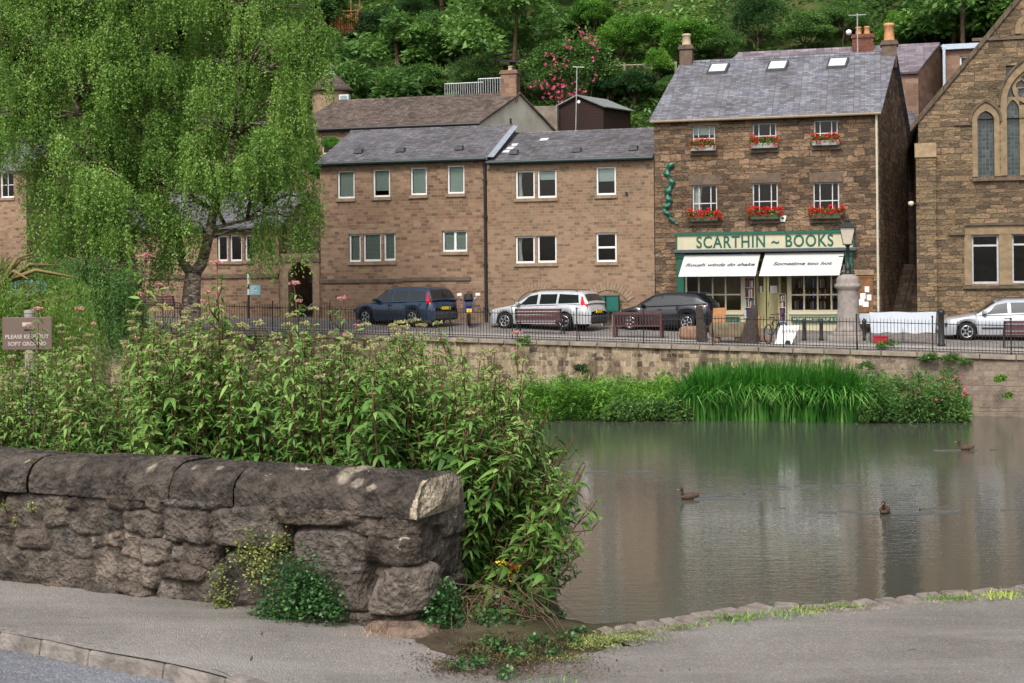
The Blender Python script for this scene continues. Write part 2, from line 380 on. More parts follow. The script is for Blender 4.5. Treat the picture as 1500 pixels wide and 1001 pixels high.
# ---------------------------------------------------------------- the setting
def mat_water():
    b = NB('pond_water'); ob = b.n('TexCoord').outputs['Object']
    mp = b.n('Mapping', Vector=ob); mp.inputs['Scale'].default_value = (1.0, 2.6, 1)
    big = b.noise(ob, .14, 3, .5); mask = b.ramp(big, [(.35, (.35, .35, .35)), (.62, (1, 1, 1))])
    n1 = b.noise(mp.outputs[0], 2.2, 3, .55); n2 = b.noise(mp.outputs[0], 8.5, 2, .5)
    h = b.math('MULTIPLY', b.math('ADD', n1, b.math('MULTIPLY', n2, .42)), mask)
    b.bump(h, .2, .034)
    murk = b.mix(b.noise(ob, .3, 3), (.055, .058, .047), (.084, .085, .07))
    b.p.inputs['IOR'].default_value = 1.62
    return b.done(murk, .03, .5)
WATER = mat_water()
grid_mesh('water', np.linspace(-70, 70, 40), np.linspace(3, 70, 30), lambda X, Y: X*0, WATER)['kind'] = 'structure'
SC.collection.objects['water']['kind'] = 'structure'

def mat_tarmac(name, base, speck, scale=60):
    b = NB(name); ob = b.n('TexCoord').outputs['Object']
    vo = b.n('TexVoronoi', Vector=ob, Scale=float(scale)); sp = b.ramp(b.n('SeparateColor', Color=vo.outputs['Color']).outputs[0], [(.0, tuple(v*.74 for v in base)), (.55, base), (.86, base), (1, speck)])
    big = b.noise(ob, .8, 6, .65); c = b.mix(b.ramp(big, [(.35, (0, 0, 0)), (.7, (1, 1, 1))]), sp, b.mix(1, sp, (.6, .585, .57), 'MULTIPLY'))
    mp = b.n('Mapping', Vector=ob); mp.inputs['Scale'].default_value = (.6, 3.5, 1)
    st = b.noise(mp.outputs[0], 1.2, 4, .6); c = b.mix(b.math('MULTIPLY', b.ramp(st, [(.5, (0, 0, 0)), (.68, (1, 1, 1))]), .35), c, tuple(min(1, v*1.25) for v in base))
    ck = b.n('TexVoronoi', Vector=ob, Scale=1.1, feature='DISTANCE_TO_EDGE'); dn = b.noise(ob, 6, 3)
    line = b.math('LESS_THAN', b.math('ADD', ck.outputs[0], b.math('MULTIPLY', b.math('SUBTRACT', dn, .5), .06)), -.006)
    c = b.mix(line, c, (.06, .05, .045))
    h = b.math('ADD', b.math('MULTIPLY', vo.outputs['Distance'], -.6), b.math('MULTIPLY', b.noise(ob, 9, 4), .8))
    b.bump(h, .8, .012); return b.done(c, .9, .2)
TAR_NEAR = mat_tarmac('worn_tarmac', sgray(138, 133, 128), sgray(164, 160, 154), 150)
TAR_ROAD = mat_tarmac('road_tarmac', sgray(116, 118, 124), sgray(150, 150, 152), 90)
TAR_FAR = mat_tarmac('street_tarmac', sgray(128, 122, 118), sgray(160, 155, 150), 14)
def mat_earth():
    b = NB('earth'); ob = b.n('TexCoord').outputs['Object']; n = b.noise(ob, 3, 6, .7)
    c = b.ramp(n, [(.3, sgray(44, 37, 32)), (.5, sgray(70, 60, 50)), (.7, sgray(98, 88, 76))]); g = b.ramp(b.noise(ob, .7, 4), [(.5, (0, 0, 0)), (.6, (1, 1, 1))])
    b.bump(n, .9, .05); return b.done(b.mix(b.math('MULTIPLY', g, .3), c, sgray(64, 72, 36)), .95, .1)
EARTH = mat_earth()
def mat_hill():
    b = NB('hillside_soil'); ob = b.n('TexCoord').outputs['Object']; n = b.noise(ob, .5, 6, .7)
    c = b.ramp(n, [(.35, sgray(38, 52, 26)), (.5, sgray(58, 78, 36)), (.62, sgray(84, 84, 52)), (.78, sgray(108, 90, 70))])
    b.bump(n, 1, .6); return b.done(c, .95, .1)
HILL = mat_hill()

# far street: one sheet from the railing to the house fronts and beyond either side
def street_v(X, Y):
    U = (X-FA.o[0])*FA.U[0]+(Y-FA.o[1])*FA.U[1]
    yr = 51.7-.344*X; yf = 58.62-.26*X; t = np.clip((Y-yr)/np.maximum(yf-yr, .5), 0, 1)
    return (2.42-.0265*X)*(1-t)+(2.56-.026*(X-10))*t
def sheet(name, mat, x0, x1, t0, t1, nx, nt, dz, kind='structure'):
    xs = np.linspace(x0, x1, nx); V = []
    for t in np.linspace(t0, t1, nt):
        for x in xs:
            yr = 51.7-.344*x; yf = 58.62-.26*x; y = yr+(yf-yr)*t; V.append((x, y, float(street_v(np.array(x), np.array(y)))+dz))
    i = np.arange((nx-1)*(nt-1)); r = i//(nx-1); c = i % (nx-1); a = r*nx+c
    o = np_mesh(name, V, np.stack([a, a+1, a+nx+1, a+nx], 1), mat, smooth=True); add_uv(o.data); o['kind'] = kind; return o
sheet('street', TAR_FAR, -50, 45, 0.0, 2.2, 60, 24, 0)
sheet('pavement', plain('paving_grey', sgray(150, 144, 138), .9, .2, 0, .15, 3), -50, 45, .06, .27, 60, 3, .02)
# hillside
def hillz(X, Y):
    w = (X-FA.o[0])*FA.W[0]+(Y-FA.o[1])*FA.W[1]
    n = fbm(X*.08, Y*.08)*2.2+fbm(X*.35, Y*.35)*.5
    d = np.maximum(w-9, 0)
    z = 2.0+np.where(d < 55, d*.8, 44+(d-55)*.35)+n*np.minimum(d/12, 1)
    return np.where(w < 7.5, -2.0, z)
def hz(x, y): return float(hillz(np.array([x]), np.array([y]))[0])
h = grid_mesh('hillside', np.linspace(-120, 130, 200), np.linspace(50, 230, 140), hillz, HILL); h['kind'] = 'structure'
# pond bed margins: bank at the foot of the far wall and on the left
def bankz(X, Y):
    d = (51.7-.344*X)-Y      # distance in front of the wall
    wd = 1.5+.8*vnoise(X*.5, X*0)+np.where(X < -7, 7, 0)*np.clip((-7-X)/4, 0, 1)-np.clip((X-14.2)*2.2, 0, 6)
    return np.clip((wd-d)*.35, -.6, .42)+fbm(X*.9, Y*.9)*.06
o = grid_mesh('far_bank', np.linspace(-40, 22, 120), np.linspace(34, 66, 90), bankz, EARTH); o['kind'] = 'structure'
# near bank behind the near wall, falling to the water
def nbz(X, Y):
    u = (X-NW.o[0])*NW.U[0]+(Y-NW.o[1])*NW.U[1]; w = (X-NW.o[0])*NW.W[0]+(Y-NW.o[1])*NW.W[1]
    z = 2.98-.05*np.maximum(w, 0)-.42*np.maximum(w-1.9, 0)
    z = z-2.2*np.maximum(X-.12-.03*(Y-6), 0)
    z = np.where(w < .08, 2.2, z)
    return np.maximum(z, -.5)+fbm(X*1.5, Y*1.5)*.06
o = grid_mesh('near_bank', np.linspace(-16, 3, 110), np.linspace(6.2, 20, 90), nbz, EARTH); o['kind'] = 'structure'

# near pavement / road / landing
def nearz(X, Y):
    z = 3.05-.07*np.clip((X+1.2)/1.2, 0, 1)+0*Y
    return z+fbm(X*.6, Y*.6)*.008
KERB = [G(-260, 890, 3.05), G(0, 925, 3.05), G(60, 935, 3.05), G(130, 950, 3.05), G(240, 969, 3.05), G(330, 990, 3.05), G(420, 1020, 3.05), G(560, 1100, 3.05)]
EDGE = [G(830, 955, 2.98), G(880, 930, 2.98), G(940, 919, 2.98), G(1000, 912, 2.98), G(1060, 902, 2.98), G(1130, 889, 2.98), G(1210, 893, 2.98), G(1290, 884, 2.98), G(1350, 877, 2.98), G(1430, 872, 2.98), G(1500, 865, 2.98), G(1650, 850, 2.98), G(1900, 830, 2.98)]
def strip_between(name, lineA, lineB, n, mat, zf, dz=0):
    def res(L, m):
        P_ = np.array([[p[0], p[1]] for p in L]); s = np.r_[0, np.cumsum(np.linalg.norm(np.diff(P_, axis=0), axis=1))]
        q = np.linspace(0, s[-1], m); return np.stack([np.interp(q, s, P_[:, 0]), np.interp(q, s, P_[:, 1])], 1)
    m = 90; A, B = res(lineA, m), res(lineB, m); V = []
    for t in np.linspace(0, 1, n):
        Q = A*(1-t)+B*t; V.append(np.c_[Q, zf(Q[:, 0], Q[:, 1])+dz])
    i = np.arange((m-1)*(n-1)); r = i//(m-1); c = i % (m-1); a = r*m+c
    o = np_mesh(name, np.concatenate(V), np.stack([a, a+1, a+m+1, a+m], 1), mat, smooth=True); add_uv(o.data); o['kind'] = 'structure'; return o
wl = [NW.world(-5.5, .1), NW.world(0, .1), (-.18, 6.5), (.12, 6.42), (.5, 6.3)]+[(p.x, p.y) for p in EDGE[1:]]
kl = [(p.x, p.y) for p in KERB]+[(.4, 3.4), (3.0, 3.2), (7, 3.0)]
strip_between('near_pavement', kl, wl, 30, TAR_NEAR, nearz)
kx = [-9, KERB[0].x, *[p.x for p in KERB[1:]], 9]; ky = [KERB[0].y+2, *[p.y for p in KERB], 3.2]
RX, RT = np.meshgrid(np.linspace(-9, 9, 80), np.linspace(0, 1, 14)); RY = RT*(np.interp(RX, kx, ky)+.06)+(1-RT)*-2.0
i = np.arange(79*13); r = i//79; c = i % 79; a = r*80+c
o = np_mesh('near_road', np.stack([RX, RY, 2.984-.012*RX*0-.006*(RX < 0)+.004*RX*0+np.clip((RX+.9)/1.6, 0, 1)*.02], -1).reshape(-1, 3), np.stack([a, a+1, a+81, a+80], 1), TAR_ROAD, smooth=True); add_uv(o.data); o['kind'] = 'structure'
kb = MB()
for i in range(len(KERB)-2):      # worn kerb stones
    a, b_ = KERB[i], KERB[i+1]; d = (b_-a).normalized(); n = Vector((-d.y, d.x, 0)); L = (b_-a).length; k = max(1, int(L/1.3))
    for j in range(k):
        p = a+d*(L*j/k+.002); q = a+d*(L*(j+1)/k-.002); e = random.uniform(-.003, .003); r1 = random.uniform(0, .012)
        kb.hexa([(p.x-n.x*.03, p.y-n.y*.03, 2.85), (q.x-n.x*.03, q.y-n.y*.03, 2.85), (q.x+n.x*.07, q.y+n.y*.07, 2.85), (p.x+n.x*.07, p.y+n.y*.07, 2.85),
                 (p.x-n.x*.005, p.y-n.y*.005, 3.05+e-r1), (q.x-n.x*.005, q.y-n.y*.005, 3.05+e-.012), (q.x+n.x*.07, q.y+n.y*.07, 3.053+e), (p.x+n.x*.07, p.y+n.y*.07, 3.053+e)])
KSTONE = plain('kerb_stone', sgray(122, 115, 109), .95, .15, 0, .4, 9, .03)
kb.build('kerb', KSTONE, bevel=.012)['kind'] = 'structure'
# landing edge stones and the quay face below them
q = thing('landing_edge', 'line of flat worn edging stones along the waterside of the tarmac', 'edging', (EDGE[1].x, EDGE[1].y, 2.9)); qo = EDGE[1]
OFF[q.name] = (qo.x, qo.y, 2.9)
QS = plain('edge_stone', sgray(124, 115, 108), .92, .15, 0, .4, 11, .03)
ES = []
for i in range(1, len(EDGE)-1):
    a, b_ = EDGE[i], EDGE[i+1]; c_ = random.uniform(.4, .6); ES += [(a, a.lerp(b_, c_)), (a.lerp(b_, c_), b_)]
for a, b_ in ES:
    d = (b_-a).normalized(); n = Vector((-d.y, d.x, 0)); m = MB(); e = random.uniform(-.003, .003); wv = random.uniform(.08, .12)
    p = a+d*.01; r = b_-d*.01; j = [random.uniform(-.008, .008) for _ in range(4)]
    m.hexa([(p.x-n.x*wv, p.y-n.y*wv, 2.7), (r.x-n.x*wv, r.y-n.y*wv, 2.7), (r.x+n.x*.1, r.y+n.y*.1, 2.7), (p.x+n.x*.1, p.y+n.y*.1, 2.7),
            (p.x-n.x*(wv+j[0]), p.y-n.y*(wv+j[0]), 2.99+e), (r.x-n.x*(wv+j[1]), r.y-n.y*(wv+j[1]), 2.99+e), (r.x+n.x*(.09+3*j[2]), r.y+n.y*(.09+3*j[2]), 2.99+e), (p.x+n.x*(.09+3*j[3]), p.y+n.y*(.09+3*j[3]), 2.99+e)])
    m.build('edging_stone', QS, q, bevel=.012)
mq = MB()
for i in range(len(EDGE)-1):
    a, b_ = EDGE[i], EDGE[i+1]; mq.quad((a.x, a.y+.01, -1), (b_.x, b_.y+.01, -1), (b_.x, b_.y+.01, 2.975), (a.x, a.y+.01, 2.975))
mq.build('quay_face', S_DARK, q)

# ---------------------------------------------------------------- pond wall and railing
def mat_rubble():
    b = NB('pond_rubble'); tc = b.n('TexCoord'); uv = tc.outputs['UV']; ob = tc.outputs['Object']
    mp = b.n('Mapping', Vector=uv); mp.inputs['Scale'].default_value = (3.6, 6.0, 1)
    nz = b.n('TexNoise', Vector=mp.outputs[0], Scale=1.5); v = b.n('Mix', data_type='VECTOR'); 
    vv = b.t.nodes.new('ShaderNodeVectorMath'); vv.operation = 'MULTIPLY_ADD'; b.t.links.new(nz.outputs['Color'], vv.inputs[0]); vv.inputs[1].default_value = (.5, .6, 0); b.t.links.new(mp.outputs[0], vv.inputs[2])
    vo = b.n('TexVoronoi', Vector=vv.outputs[0], Scale=1.0); ve = b.n('TexVoronoi', Vector=vv.outputs[0], Scale=1.0, feature='DISTANCE_TO_EDGE')
    rnd = b.n('SeparateColor', Color=vo.outputs['Color']).outputs[0]
    br = b.t.nodes.new('ShaderNodeTexBrick'); br.offset = .4; br.squash = .6; br.squash_frequency = 2
    sv = b.n('SeparateXYZ', Vector=vv.outputs[0]); rowj = b.math('MULTIPLY_ADD', b.noise(sv.outputs[1], .8, 1, .5, '1D'), 1.6, sv.outputs[1])
    cbx = b.n('CombineXYZ', X=sv.outputs[0], Y=rowj); b.t.links.new(cbx.outputs[0], br.inputs['Vector'])
    for k_, v_ in (('Color1', (0, 0, 0, 1)), ('Color2', (1, 1, 1, 1)), ('Mortar', (.5, .5, .5, 1)), ('Scale', 1.0), ('Mortar Size', .055), ('Mortar Smooth', .4), ('Brick Width', 1.25), ('Row Height', 1.0)): br.inputs[k_].default_value = v_
    rnd = br.outputs['Color']
    c = b.ramp(rnd, [(.05, sgray(92, 78, 68)), (.3, sgray(138, 120, 100)), (.55, sgray(164, 146, 120)), (.8, sgray(118, 102, 88)), (1, sgray(178, 160, 134))])
    c = b.mix(br.outputs['Fac'], c, sgray(176, 164, 146))
    ms = b.n('Mapping', Vector=uv); ms.inputs['Scale'].default_value = (1.1, .35, 1); st = b.noise(ms.outputs[0], 1.6, 5, .65)
    sx = b.n('SeparateXYZ', Vector=uv).outputs[0]; right = b.ramp(b.math('MULTIPLY', b.math('ADD', sx, 20), .02), [(.62, (0, 0, 0)), (.7, (1, 1, 1))])
    c = b.mix(b.math('MULTIPLY', b.ramp(st, [(.48, (0, 0, 0)), (.58, (1, 1, 1))]), .8), c, b.mix(1, c, (.3, .29, .27), 'MULTIPLY'))
    c = b.mix(b.math('MULTIPLY', right, .75), c, b.mix(b.noise(ob, 2.5, 5, .7), sgray(96, 84, 76), sgray(150, 136, 124)))
    b.bump(b.math('ADD', b.math('MULTIPLY', b.math('SUBTRACT', 1, br.outputs['Fac']), .8), b.math('MULTIPLY', b.noise(uv, 12, 4), .6)), .9, .04)
    return b.done(c, .92, .15)
PR = thing('pond_wall', 'long rubble retaining wall with dark damp stains along the far side of the pond', 'retaining wall', RW.world(0, 0, 0), -RW.th)
def rz_(u): return zrail(RW.world(u, 0).x)
us = np.linspace(-48, 30, 160); V = []; F = []
for i, u in enumerate(us):
    for j in range(9):
        z = -.8+(rz_(u)-.14+.8)*j/8; V.append((u, .04*(8-j)/8*-1+float(fbm(np.array(u*.8), np.array(z*1.3)))*.05, z))
for i in range(len(us)-1):
    for j in range(8): a = i*9+j; F.append((a, a+9, a+10, a+1))
o = np_mesh('wall_face', V, F, mat_rubble(), PR, smooth=True); add_uv(o.data)
cp = MB(); u = -48
while u < 30:
    l = random.uniform(.7, 1.3); e = random.uniform(-.02, .02); a, b_ = rz_(u), rz_(u+l)
    cp.hexa([(u+.01, -.1+e, a-.15), (u+l-.01, -.1+e, b_-.15), (u+l-.01, .42, b_-.15), (u+.01, .42, a-.15), (u+.01, -.08+e, a), (u+l-.01, -.08+e, b_), (u+l-.01, .42, b_+.005), (u+.01, .42, a+.005)]); u += l
cp.build('coping', plain('coping_stone', sgray(128, 118, 106), .92, .15, 0, .3, 3, .01), PR, bevel=.02)
RL = thing('pond_railing', 'long black iron railing with thin vertical bars on top of the pond wall', 'railing', RW.world(0, .12, 0), -RW.th)
u = -27.0; sec = 2.45; kk = 0
while u < 26:
    m = MB(); a, b_ = rz_(u), rz_(u+sec)
    for zz in (.12, .95):
        m.tube([(u+.03, 0, a+zz), (u+sec-.03, 0, b_+zz)], .014, 6)
    nb = 22
    for i in range(1, nb):
        t = i/nb; x = u+sec*t; z = a*(1-t)+b_*t
        m.tube([(x, .0, z+.05), (x, 0, z+1.03), (x, 0, z+1.1)], [.011, .011, .003], 4)
    m.build('railing_panel', BLACK, RL)
    m = MB(); m.tube([(u, 0, a-.05), (u, 0, a+1.14)], .024, 6).lathe([(.0, 0), (.035, .02), (.035, .05), (0, .09)], (u, 0, a+1.14), 8)
    if kk % 2 == 0: m.tube([(u, .0, a+.8), (u, .35, a+.02)], .014, 5)
    m.build('railing_post', BLACK, RL); u += sec; kk += 1
# ---------------------------------------------------------------- building helpers
def wall_open(mb, u0, u1, z0, z1, ops, w=0.0, rev=.2, top=None):
    us = sorted({u0, u1, *[o[0] for o in ops], *[o[1] for o in ops]}); zs = sorted({z0, z1, *[o[2] for o in ops], *[o[3] for o in ops]})
    us = [x for x in us if u0-1e-6 <= x <= u1+1e-6]; zs = [z for z in zs if z0-1e-6 <= z <= z1+1e-6]
    for i in range(len(us)-1):
        for j in range(len(zs)-1):
            cu, cz = (us[i]+us[i+1])/2, (zs[j]+zs[j+1])/2
            if any(o[0] < cu < o[1] and o[2] < cz < o[3] for o in ops): continue
            mb.quad((us[i], w, zs[j]), (us[i+1], w, zs[j]), (us[i+1], w, zs[j+1]), (us[i], w, zs[j+1]))
    for a, b, c, d in ops:
        mb.quad((a, w, c), (a, w, d), (a, w+rev, d), (a, w+rev, c)); mb.quad((b, w, d), (b, w, c), (b, w+rev, c), (b, w+rev, d))
        mb.quad((a, w, d), (b, w, d), (b, w+rev, d), (a, w+rev, d)); mb.quad((b, w, c), (a, w, c), (a, w+rev, c), (b, w+rev, c))
def window(root, a, b, c, d, w=0.0, rec=.1, fr=.07, vs_=(), hs=(), bar=.03, mat=None, extra=None, glass=None, ex=None):
    mat = mat or WHITE; m = MB(); y0, y1 = w+rec, w+rec+.07
    m.box(a, a+fr, y0, y1, c, d); m.box(b-fr, b, y0, y1, c, d); m.box(a+fr, b-fr, y0+.002, y1, c, c+fr*1.2); m.box(a+fr, b-fr, y0+.002, y1, d-fr, d)
    for t in vs_:
        x = a+(b-a)*t; m.box(x-bar/2, x+bar/2, y0+.01, y1-.01, c+fr*1.2, d-fr)
    for t in hs:
        z = c+(d-c)*t; m.box(a+fr, b-fr, y0+.006, y1-.014, z-bar/2, z+bar/2)
    o = m.build('window', mat, root)
    g = MB(); g.quad((a+fr, y0+.04, c+fr), (b-fr, y0+.04, c+fr), (b-fr, y0+.04, d-fr), (a+fr, y0+.04, d-fr)); g.build('pane', glass or GLASS, o)
    bk = MB(); bk.box(a-.25, b+.25, w+1.2, w+1.25, c-.3, d+.3); bk.build('room_dark_sheet', DARKIN, o)  # near-black sheet, the darkness of the unlit room painted behind the glass
    H = d-c
    if extra == 'blind': e = MB(); e.box(a+fr, b-fr, y0+.12, y0+.13, d-fr-(ex or .5)*H, d-fr); e.build('blind', BLIND, o)
    if extra == 'shutter':
        e = MB(); z = c+fr
        while z < d-fr-.04: e.hexa([(a+fr, y0+.09, z), (b-fr, y0+.09, z), (b-fr, y0+.10, z+.004), (a+fr, y0+.10, z+.004), (a+fr, y0+.125, z+.045), (b-fr, y0+.125, z+.045), (b-fr, y0+.135, z+.049), (a+fr, y0+.135, z+.049)]); z += .055
        e.build('slatted_blind', BLIND, o)
    if extra == 'curtain':
        n = 24; V = []; t0, t1 = (ex or (0, .3))
        for i in range(n+1):
            for j in range(7):
                s = i/n; k = j/6; x = a+fr+(b-a-2*fr)*(t0+(t1-t0)*s*(1 if t0 == 0 else 1)*(1-.35*math.sin(k*2.6)*(1 if t0 == 0 else 0))); V.append((x-OFF[root.name][0], y0+.16+.02*math.sin(s*22)-OFF[root.name][1], c+fr+(H-2*fr)*k-OFF[root.name][2]))
        F = [(i*7+j, (i+1)*7+j, (i+1)*7+j+1, i*7+j+1) for i in range(n) for j in range(6)]
        np_mesh('curtain', V, F, CURT, o, smooth=True)
    return o
def px_win(fr, x0, x1, y0, y1, w=0.0):
    a, d = fr.uz((x0), y0, w); b, _ = fr.uz(x1, y0, w); _, c = fr.uz((x0+x1)/2, y1, w); _, d = fr.uz((x0+x1)/2, y0, w); return (a, b, c, d)
def sill(root, a, b, z, w=0.0, h=.14, out=.07, mat=None, over=.06, name='sill'):
    m = MB(); m.box(a-over, b+over, w-out, w+.12, z+.003-h, z+.003); return m.build(name, mat or ASHLAR, root, bevel=.01)
def lintel(root, a, b, z, w=0.0, h=.24, out=.015, mat=None, over=.15):
    m = MB(); m.box(a-over, b+over, w-out, w+.12, z-.004, z+h); return m.build('lintel', mat or ASHLAR, root, bevel=.008)
def roof_pair(root, u0, u1, w0, w1, ze, zr, mat, shear=0.0, over=.12, wr=None, thick=.1, name='roof', both=True):
    wr = wr if wr is not None else (w0+w1)/2; s = (zr-ze)/(wr-w0); eo = .22
    def q(u, w, z): return (u+shear*(w-w0), w, z)
    m = MB(); m.slab(q(u0-over, w0-eo, ze-eo*s), q(u1+over, w0-eo, ze-eo*s), q(u1+over, wr, zr), q(u0-over, wr, zr), thick)
    if both:
        s2 = (zr-ze)/(w1-wr); m.slab(q(u1+over, w1+eo, ze-eo*s2), q(u0-over, w1+eo, ze-eo*s2), q(u0-over, wr+.002, zr), q(u1+over, wr+.002, zr), thick)
    o = m.build(name, mat, root)
    r = MB(); n = max(1, int((u1-u0+2*over)/.45)); L = (u1-u0+2*over)/n
    for i in range(n):
        x = u0-over+i*L; p = [q(x+.006, wr, 0)[0], q(x+L-.006, wr, 0)[0]]
        r.hexa([(p[0], wr-.13, zr-.06), (p[1], wr-.13, zr-.06), (p[1], wr+.13, zr-.06), (p[0], wr+.13, zr-.06), (p[0], wr-.03, zr+.05), (p[1], wr-.03, zr+.05), (p[1], wr+.03, zr+.05), (p[0], wr+.03, zr+.05)])
    r.build('ridge_tiles', mat, root); return o
def chimney(root, u, w, z0, z1, su, sw, mat, pots=1, pot=CLAYP, ph=.4, pr=.13, cap=True):
    m = MB(); m.box(u-su, u+su, w-sw, w+sw, z0, z1)
    if cap: m.box(u-su-.06, u+su+.06, w-sw-.06, w+sw+.06, z1, z1+.12); m.box(u-su-.02, u+su+.02, w-sw-.02, w+sw+.02, z1+.12, z1+.2)
    c = m.build('chimney', mat, root, bevel=.01); zt = z1+(.2 if cap else 0)
    for i in range(pots):
        p = MB(); x = u+(i-(pots-1)/2)*pr*2.6; p.lathe([(pr*1.05, 0), (pr, .05), (pr*.85, ph*.8), (pr*1.02, ph*.84), (pr*1.02, ph*.95), (pr*.8, ph), (pr*.6, ph-.1)], (x, w, zt), 12); p.build('chimney_pot', pot, c, smooth=True)
    return c
def body_walls(mb, u0, u1, w0, w1, z0, ze, zr, wr, shear=0.0, back=True):   # side walls with gables, and back
    def q(u, w, z): return (u+shear*(w-w0), w, z)
    mb.quad(q(u0, w1, z0), q(u0, w0, z0), q(u0, w0, ze-.06), q(u0, wr, zr-.06), q(u0, w1, ze-.06))
    mb.quad(q(u1, w0, z0), q(u1, w1, z0), q(u1, w1, ze-.06), q(u1, wr, zr-.06), q(u1, w0, ze-.06))
    if back: mb.quad(q(u1, w1, z0), q(u0, w1, z0), q(u0, w1, ze-.06), q(u1, w1, ze-.06))
def text_mesh(s, size, mat, parent, loc, rot, ext=.004, shear=0.0, off=0.0, align='CENTER', name='lettering', sx=1.0, spacing=1.0):
    cu = bpy.data.curves.new('t', 'FONT'); cu.body = s; cu.size = size; cu.extrude = ext; cu.shear = shear; cu.offset = off; cu.align_x = align; cu.align_y = 'CENTER'; cu.space_character = spacing
    to = bpy.data.objects.new('t', cu); COL.objects.link(to); dg = bpy.context.evaluated_depsgraph_get(); me = bpy.data.meshes.new_from_object(to.evaluated_get(dg)); bpy.data.objects.remove(to)
    me.name = name; me.transform(rot @ Matrix.Diagonal((sx, 1, 1, 1)))
    of = OFF.get(parent.name, (0, 0, 0)); me.transform(Matrix.Translation(Vector(loc)-Vector(of))); me.materials.clear(); me.update()
    return link_mesh(name, me, mat, parent, False)
UPR = Matrix.Rotation(math.pi/2, 4, 'X')

# ---------------------------------------------------------------- terraced house A (left) and B (middle)
GUT = plain('dark_gutter', sgray(34, 52, 52), .5, .4)
def house(name, label, x0, x1, yeL, yeR, yr, ybase, mat, roofmat, wins, depth=8.0, zbase=2.2):
    u0, _ = FA.uz(x0, 400); u1, _ = FA.uz(x1, 400); _, ze = FA.uz((x0+x1)/2, (yeL+yeR)/2); wr = depth*.5; _, zr = FA.uz((x0+x1)/2, yr, wr)
    r = fthing(name, label, 'house', u0, 0, zbase); ops = [px_win(FA, *q[:4]) for q in wins]; m = MB()
    wall_open(m, u0, u1, zbase, ze, ops); body_walls(m, u0, u1, 0, depth, zbase, ze, zr, wr); m.build('wall', mat, r)
    return r, u0, u1, ze, zr, wr, ops
wA = [(494, 519, 250, 291), (546, 571, 248, 289), (601, 625, 245, 286), (655, 680, 242, 284), (511, 528, 343, 384), (532, 558, 342, 383), (562, 579, 341, 382), (648, 684, 338, 369)]
rA, u0, u1, ze, zr, wr, ops = house('terraced_house', 'long sandstone house with four small white windows upstairs, left of the black downpipe', 470, 713, 238, 227, 190, 460, S_TERR, SL_TERR, wA)
sty = [dict(extra='blind', ex=.85), dict(extra='blind', ex=.7), dict(extra='blind', ex=.85), dict(extra='blind', ex=.85), dict(extra='shutter'), dict(extra='shutter'), dict(extra='shutter'), dict(extra='shutter', vs_=(.5,), bar=.1)]
for o_, s_ in zip(ops, sty): window(rA, *o_, rec=.08, **s_)
for i in (0, 1, 2, 3, 7): sill(rA, ops[i][0], ops[i][1], ops[i][2])
for i in (0, 1, 2, 3, 7): lintel(rA, ops[i][0], ops[i][1], ops[i][3], h=.16, over=.05)
sill(rA, ops[4][0], ops[6][1], ops[4][2]); lintel(rA, ops[4][0], ops[6][1], ops[4][3], h=.18, over=.1)
roof_pair(rA, u0, u1, 0, 8, ze, zr, SL_TERR); HA = (u0, u1, ze, zr)
m = MB(); m.tube([(u0-.1, -.27, ze-.14), (u1+.05, -.27, ze-.14)], .07, 8); m.build('gutter', GUT, rA)
m = MB(); m.box(u0, u1, -.05, .02, ze-.22, ze-.05); m.build('fascia', GUT, rA)
ua, za = FA.uz(470, 412); ub, zb = FA.uz(590, 407); uc, zc2 = FA.uz(690, 407)
m = MB(); m.box(ua, ub-.05, -.06, .05, za-.1, za+.07); m.build('string_course', ASHLARD, rA, bevel=.01); m = MB(); m.box(ub, uc, -.058, .05, za-.04, za+.12); m.build('string_course', ASHLARD, rA, bevel=.01)
for px, py in ((526, 223), (588, 221), (673, 217)):
    u_, z_ = FA.uz(px, py, 1.0); s = (zr-ze)/wr; wv = 0.9; m = MB(); zz = ze+s*wv; m.hexa([(u_-.2, wv-.15, zz-.02), (u_+.2, wv-.15, zz-.02), (u_+.2, wv+.2, zz+.15), (u_-.2, wv+.2, zz+.15), (u_-.16, wv-.1, zz+.14), (u_+.16, wv-.1, zz+.14), (u_+.16, wv+.2, zz+.22), (u_-.16, wv+.2, zz+.22)]); m.build('roof_vent', DGREY, rA, bevel=.02)
ud = FA.uz(711, 300)[0]; m = MB(); m.tube([(ud, -.1, 2.4), (ud, -.1, ze-.2)], .05, 8)
for z in (3.4, 5.2, 7.2, 8.7): m.box(ud-.09, ud+.09, -.16, 0, z, z+.07)
m.build('downpipe', BLACK, rA)
m = MB(); m.box(u1+.0, u1+.12, .1, wr, 0, .01)  # verge lead follows the roof slope
m = MB(); m.slab((u1+.13, -.2, ze-.05), (u1+.4, -.2, ze-.07), (u1+.4, wr, zr-.02), (u1+.13, wr, zr+.0), .02); m.build('verge_flashing', LEAD, rA)

wB = [(755, 783, 250, 291), (787, 815, 248, 290), (873, 902, 244, 286), (755, 783, 346, 386), (787, 815, 344, 385), (873, 903, 341, 384)]
rB, u0, u1, ze, zr, wr, ops = house('terraced_house', 'sandstone house with paired white windows and two blocked arches, beside the bookshop', 714.5, 959, 236, 225, 193, 460, S_TERR2, SL_TERR, wB)
sty = [dict(extra='curtain'), dict(extra='blind', ex=.3), dict(extra='blind', ex=.45), dict(extra='curtain'), dict(), dict(hs=(.5,), bar=.08)]
for o_, s_ in zip(ops, sty): window(rB, *o_, rec=.08, **s_)
for a, b in ((0, 1), (2, 2), (3, 4), (5, 5)):
    sill(rB, ops[a][0], ops[b][1], ops[a][2]); lintel(rB, ops[a][0], ops[b][1], ops[a][3], h=.2, over=.08)
roof_pair(rB, u0+.1, u1, 0, 8, ze, zr, SL_TERR, over=.0)
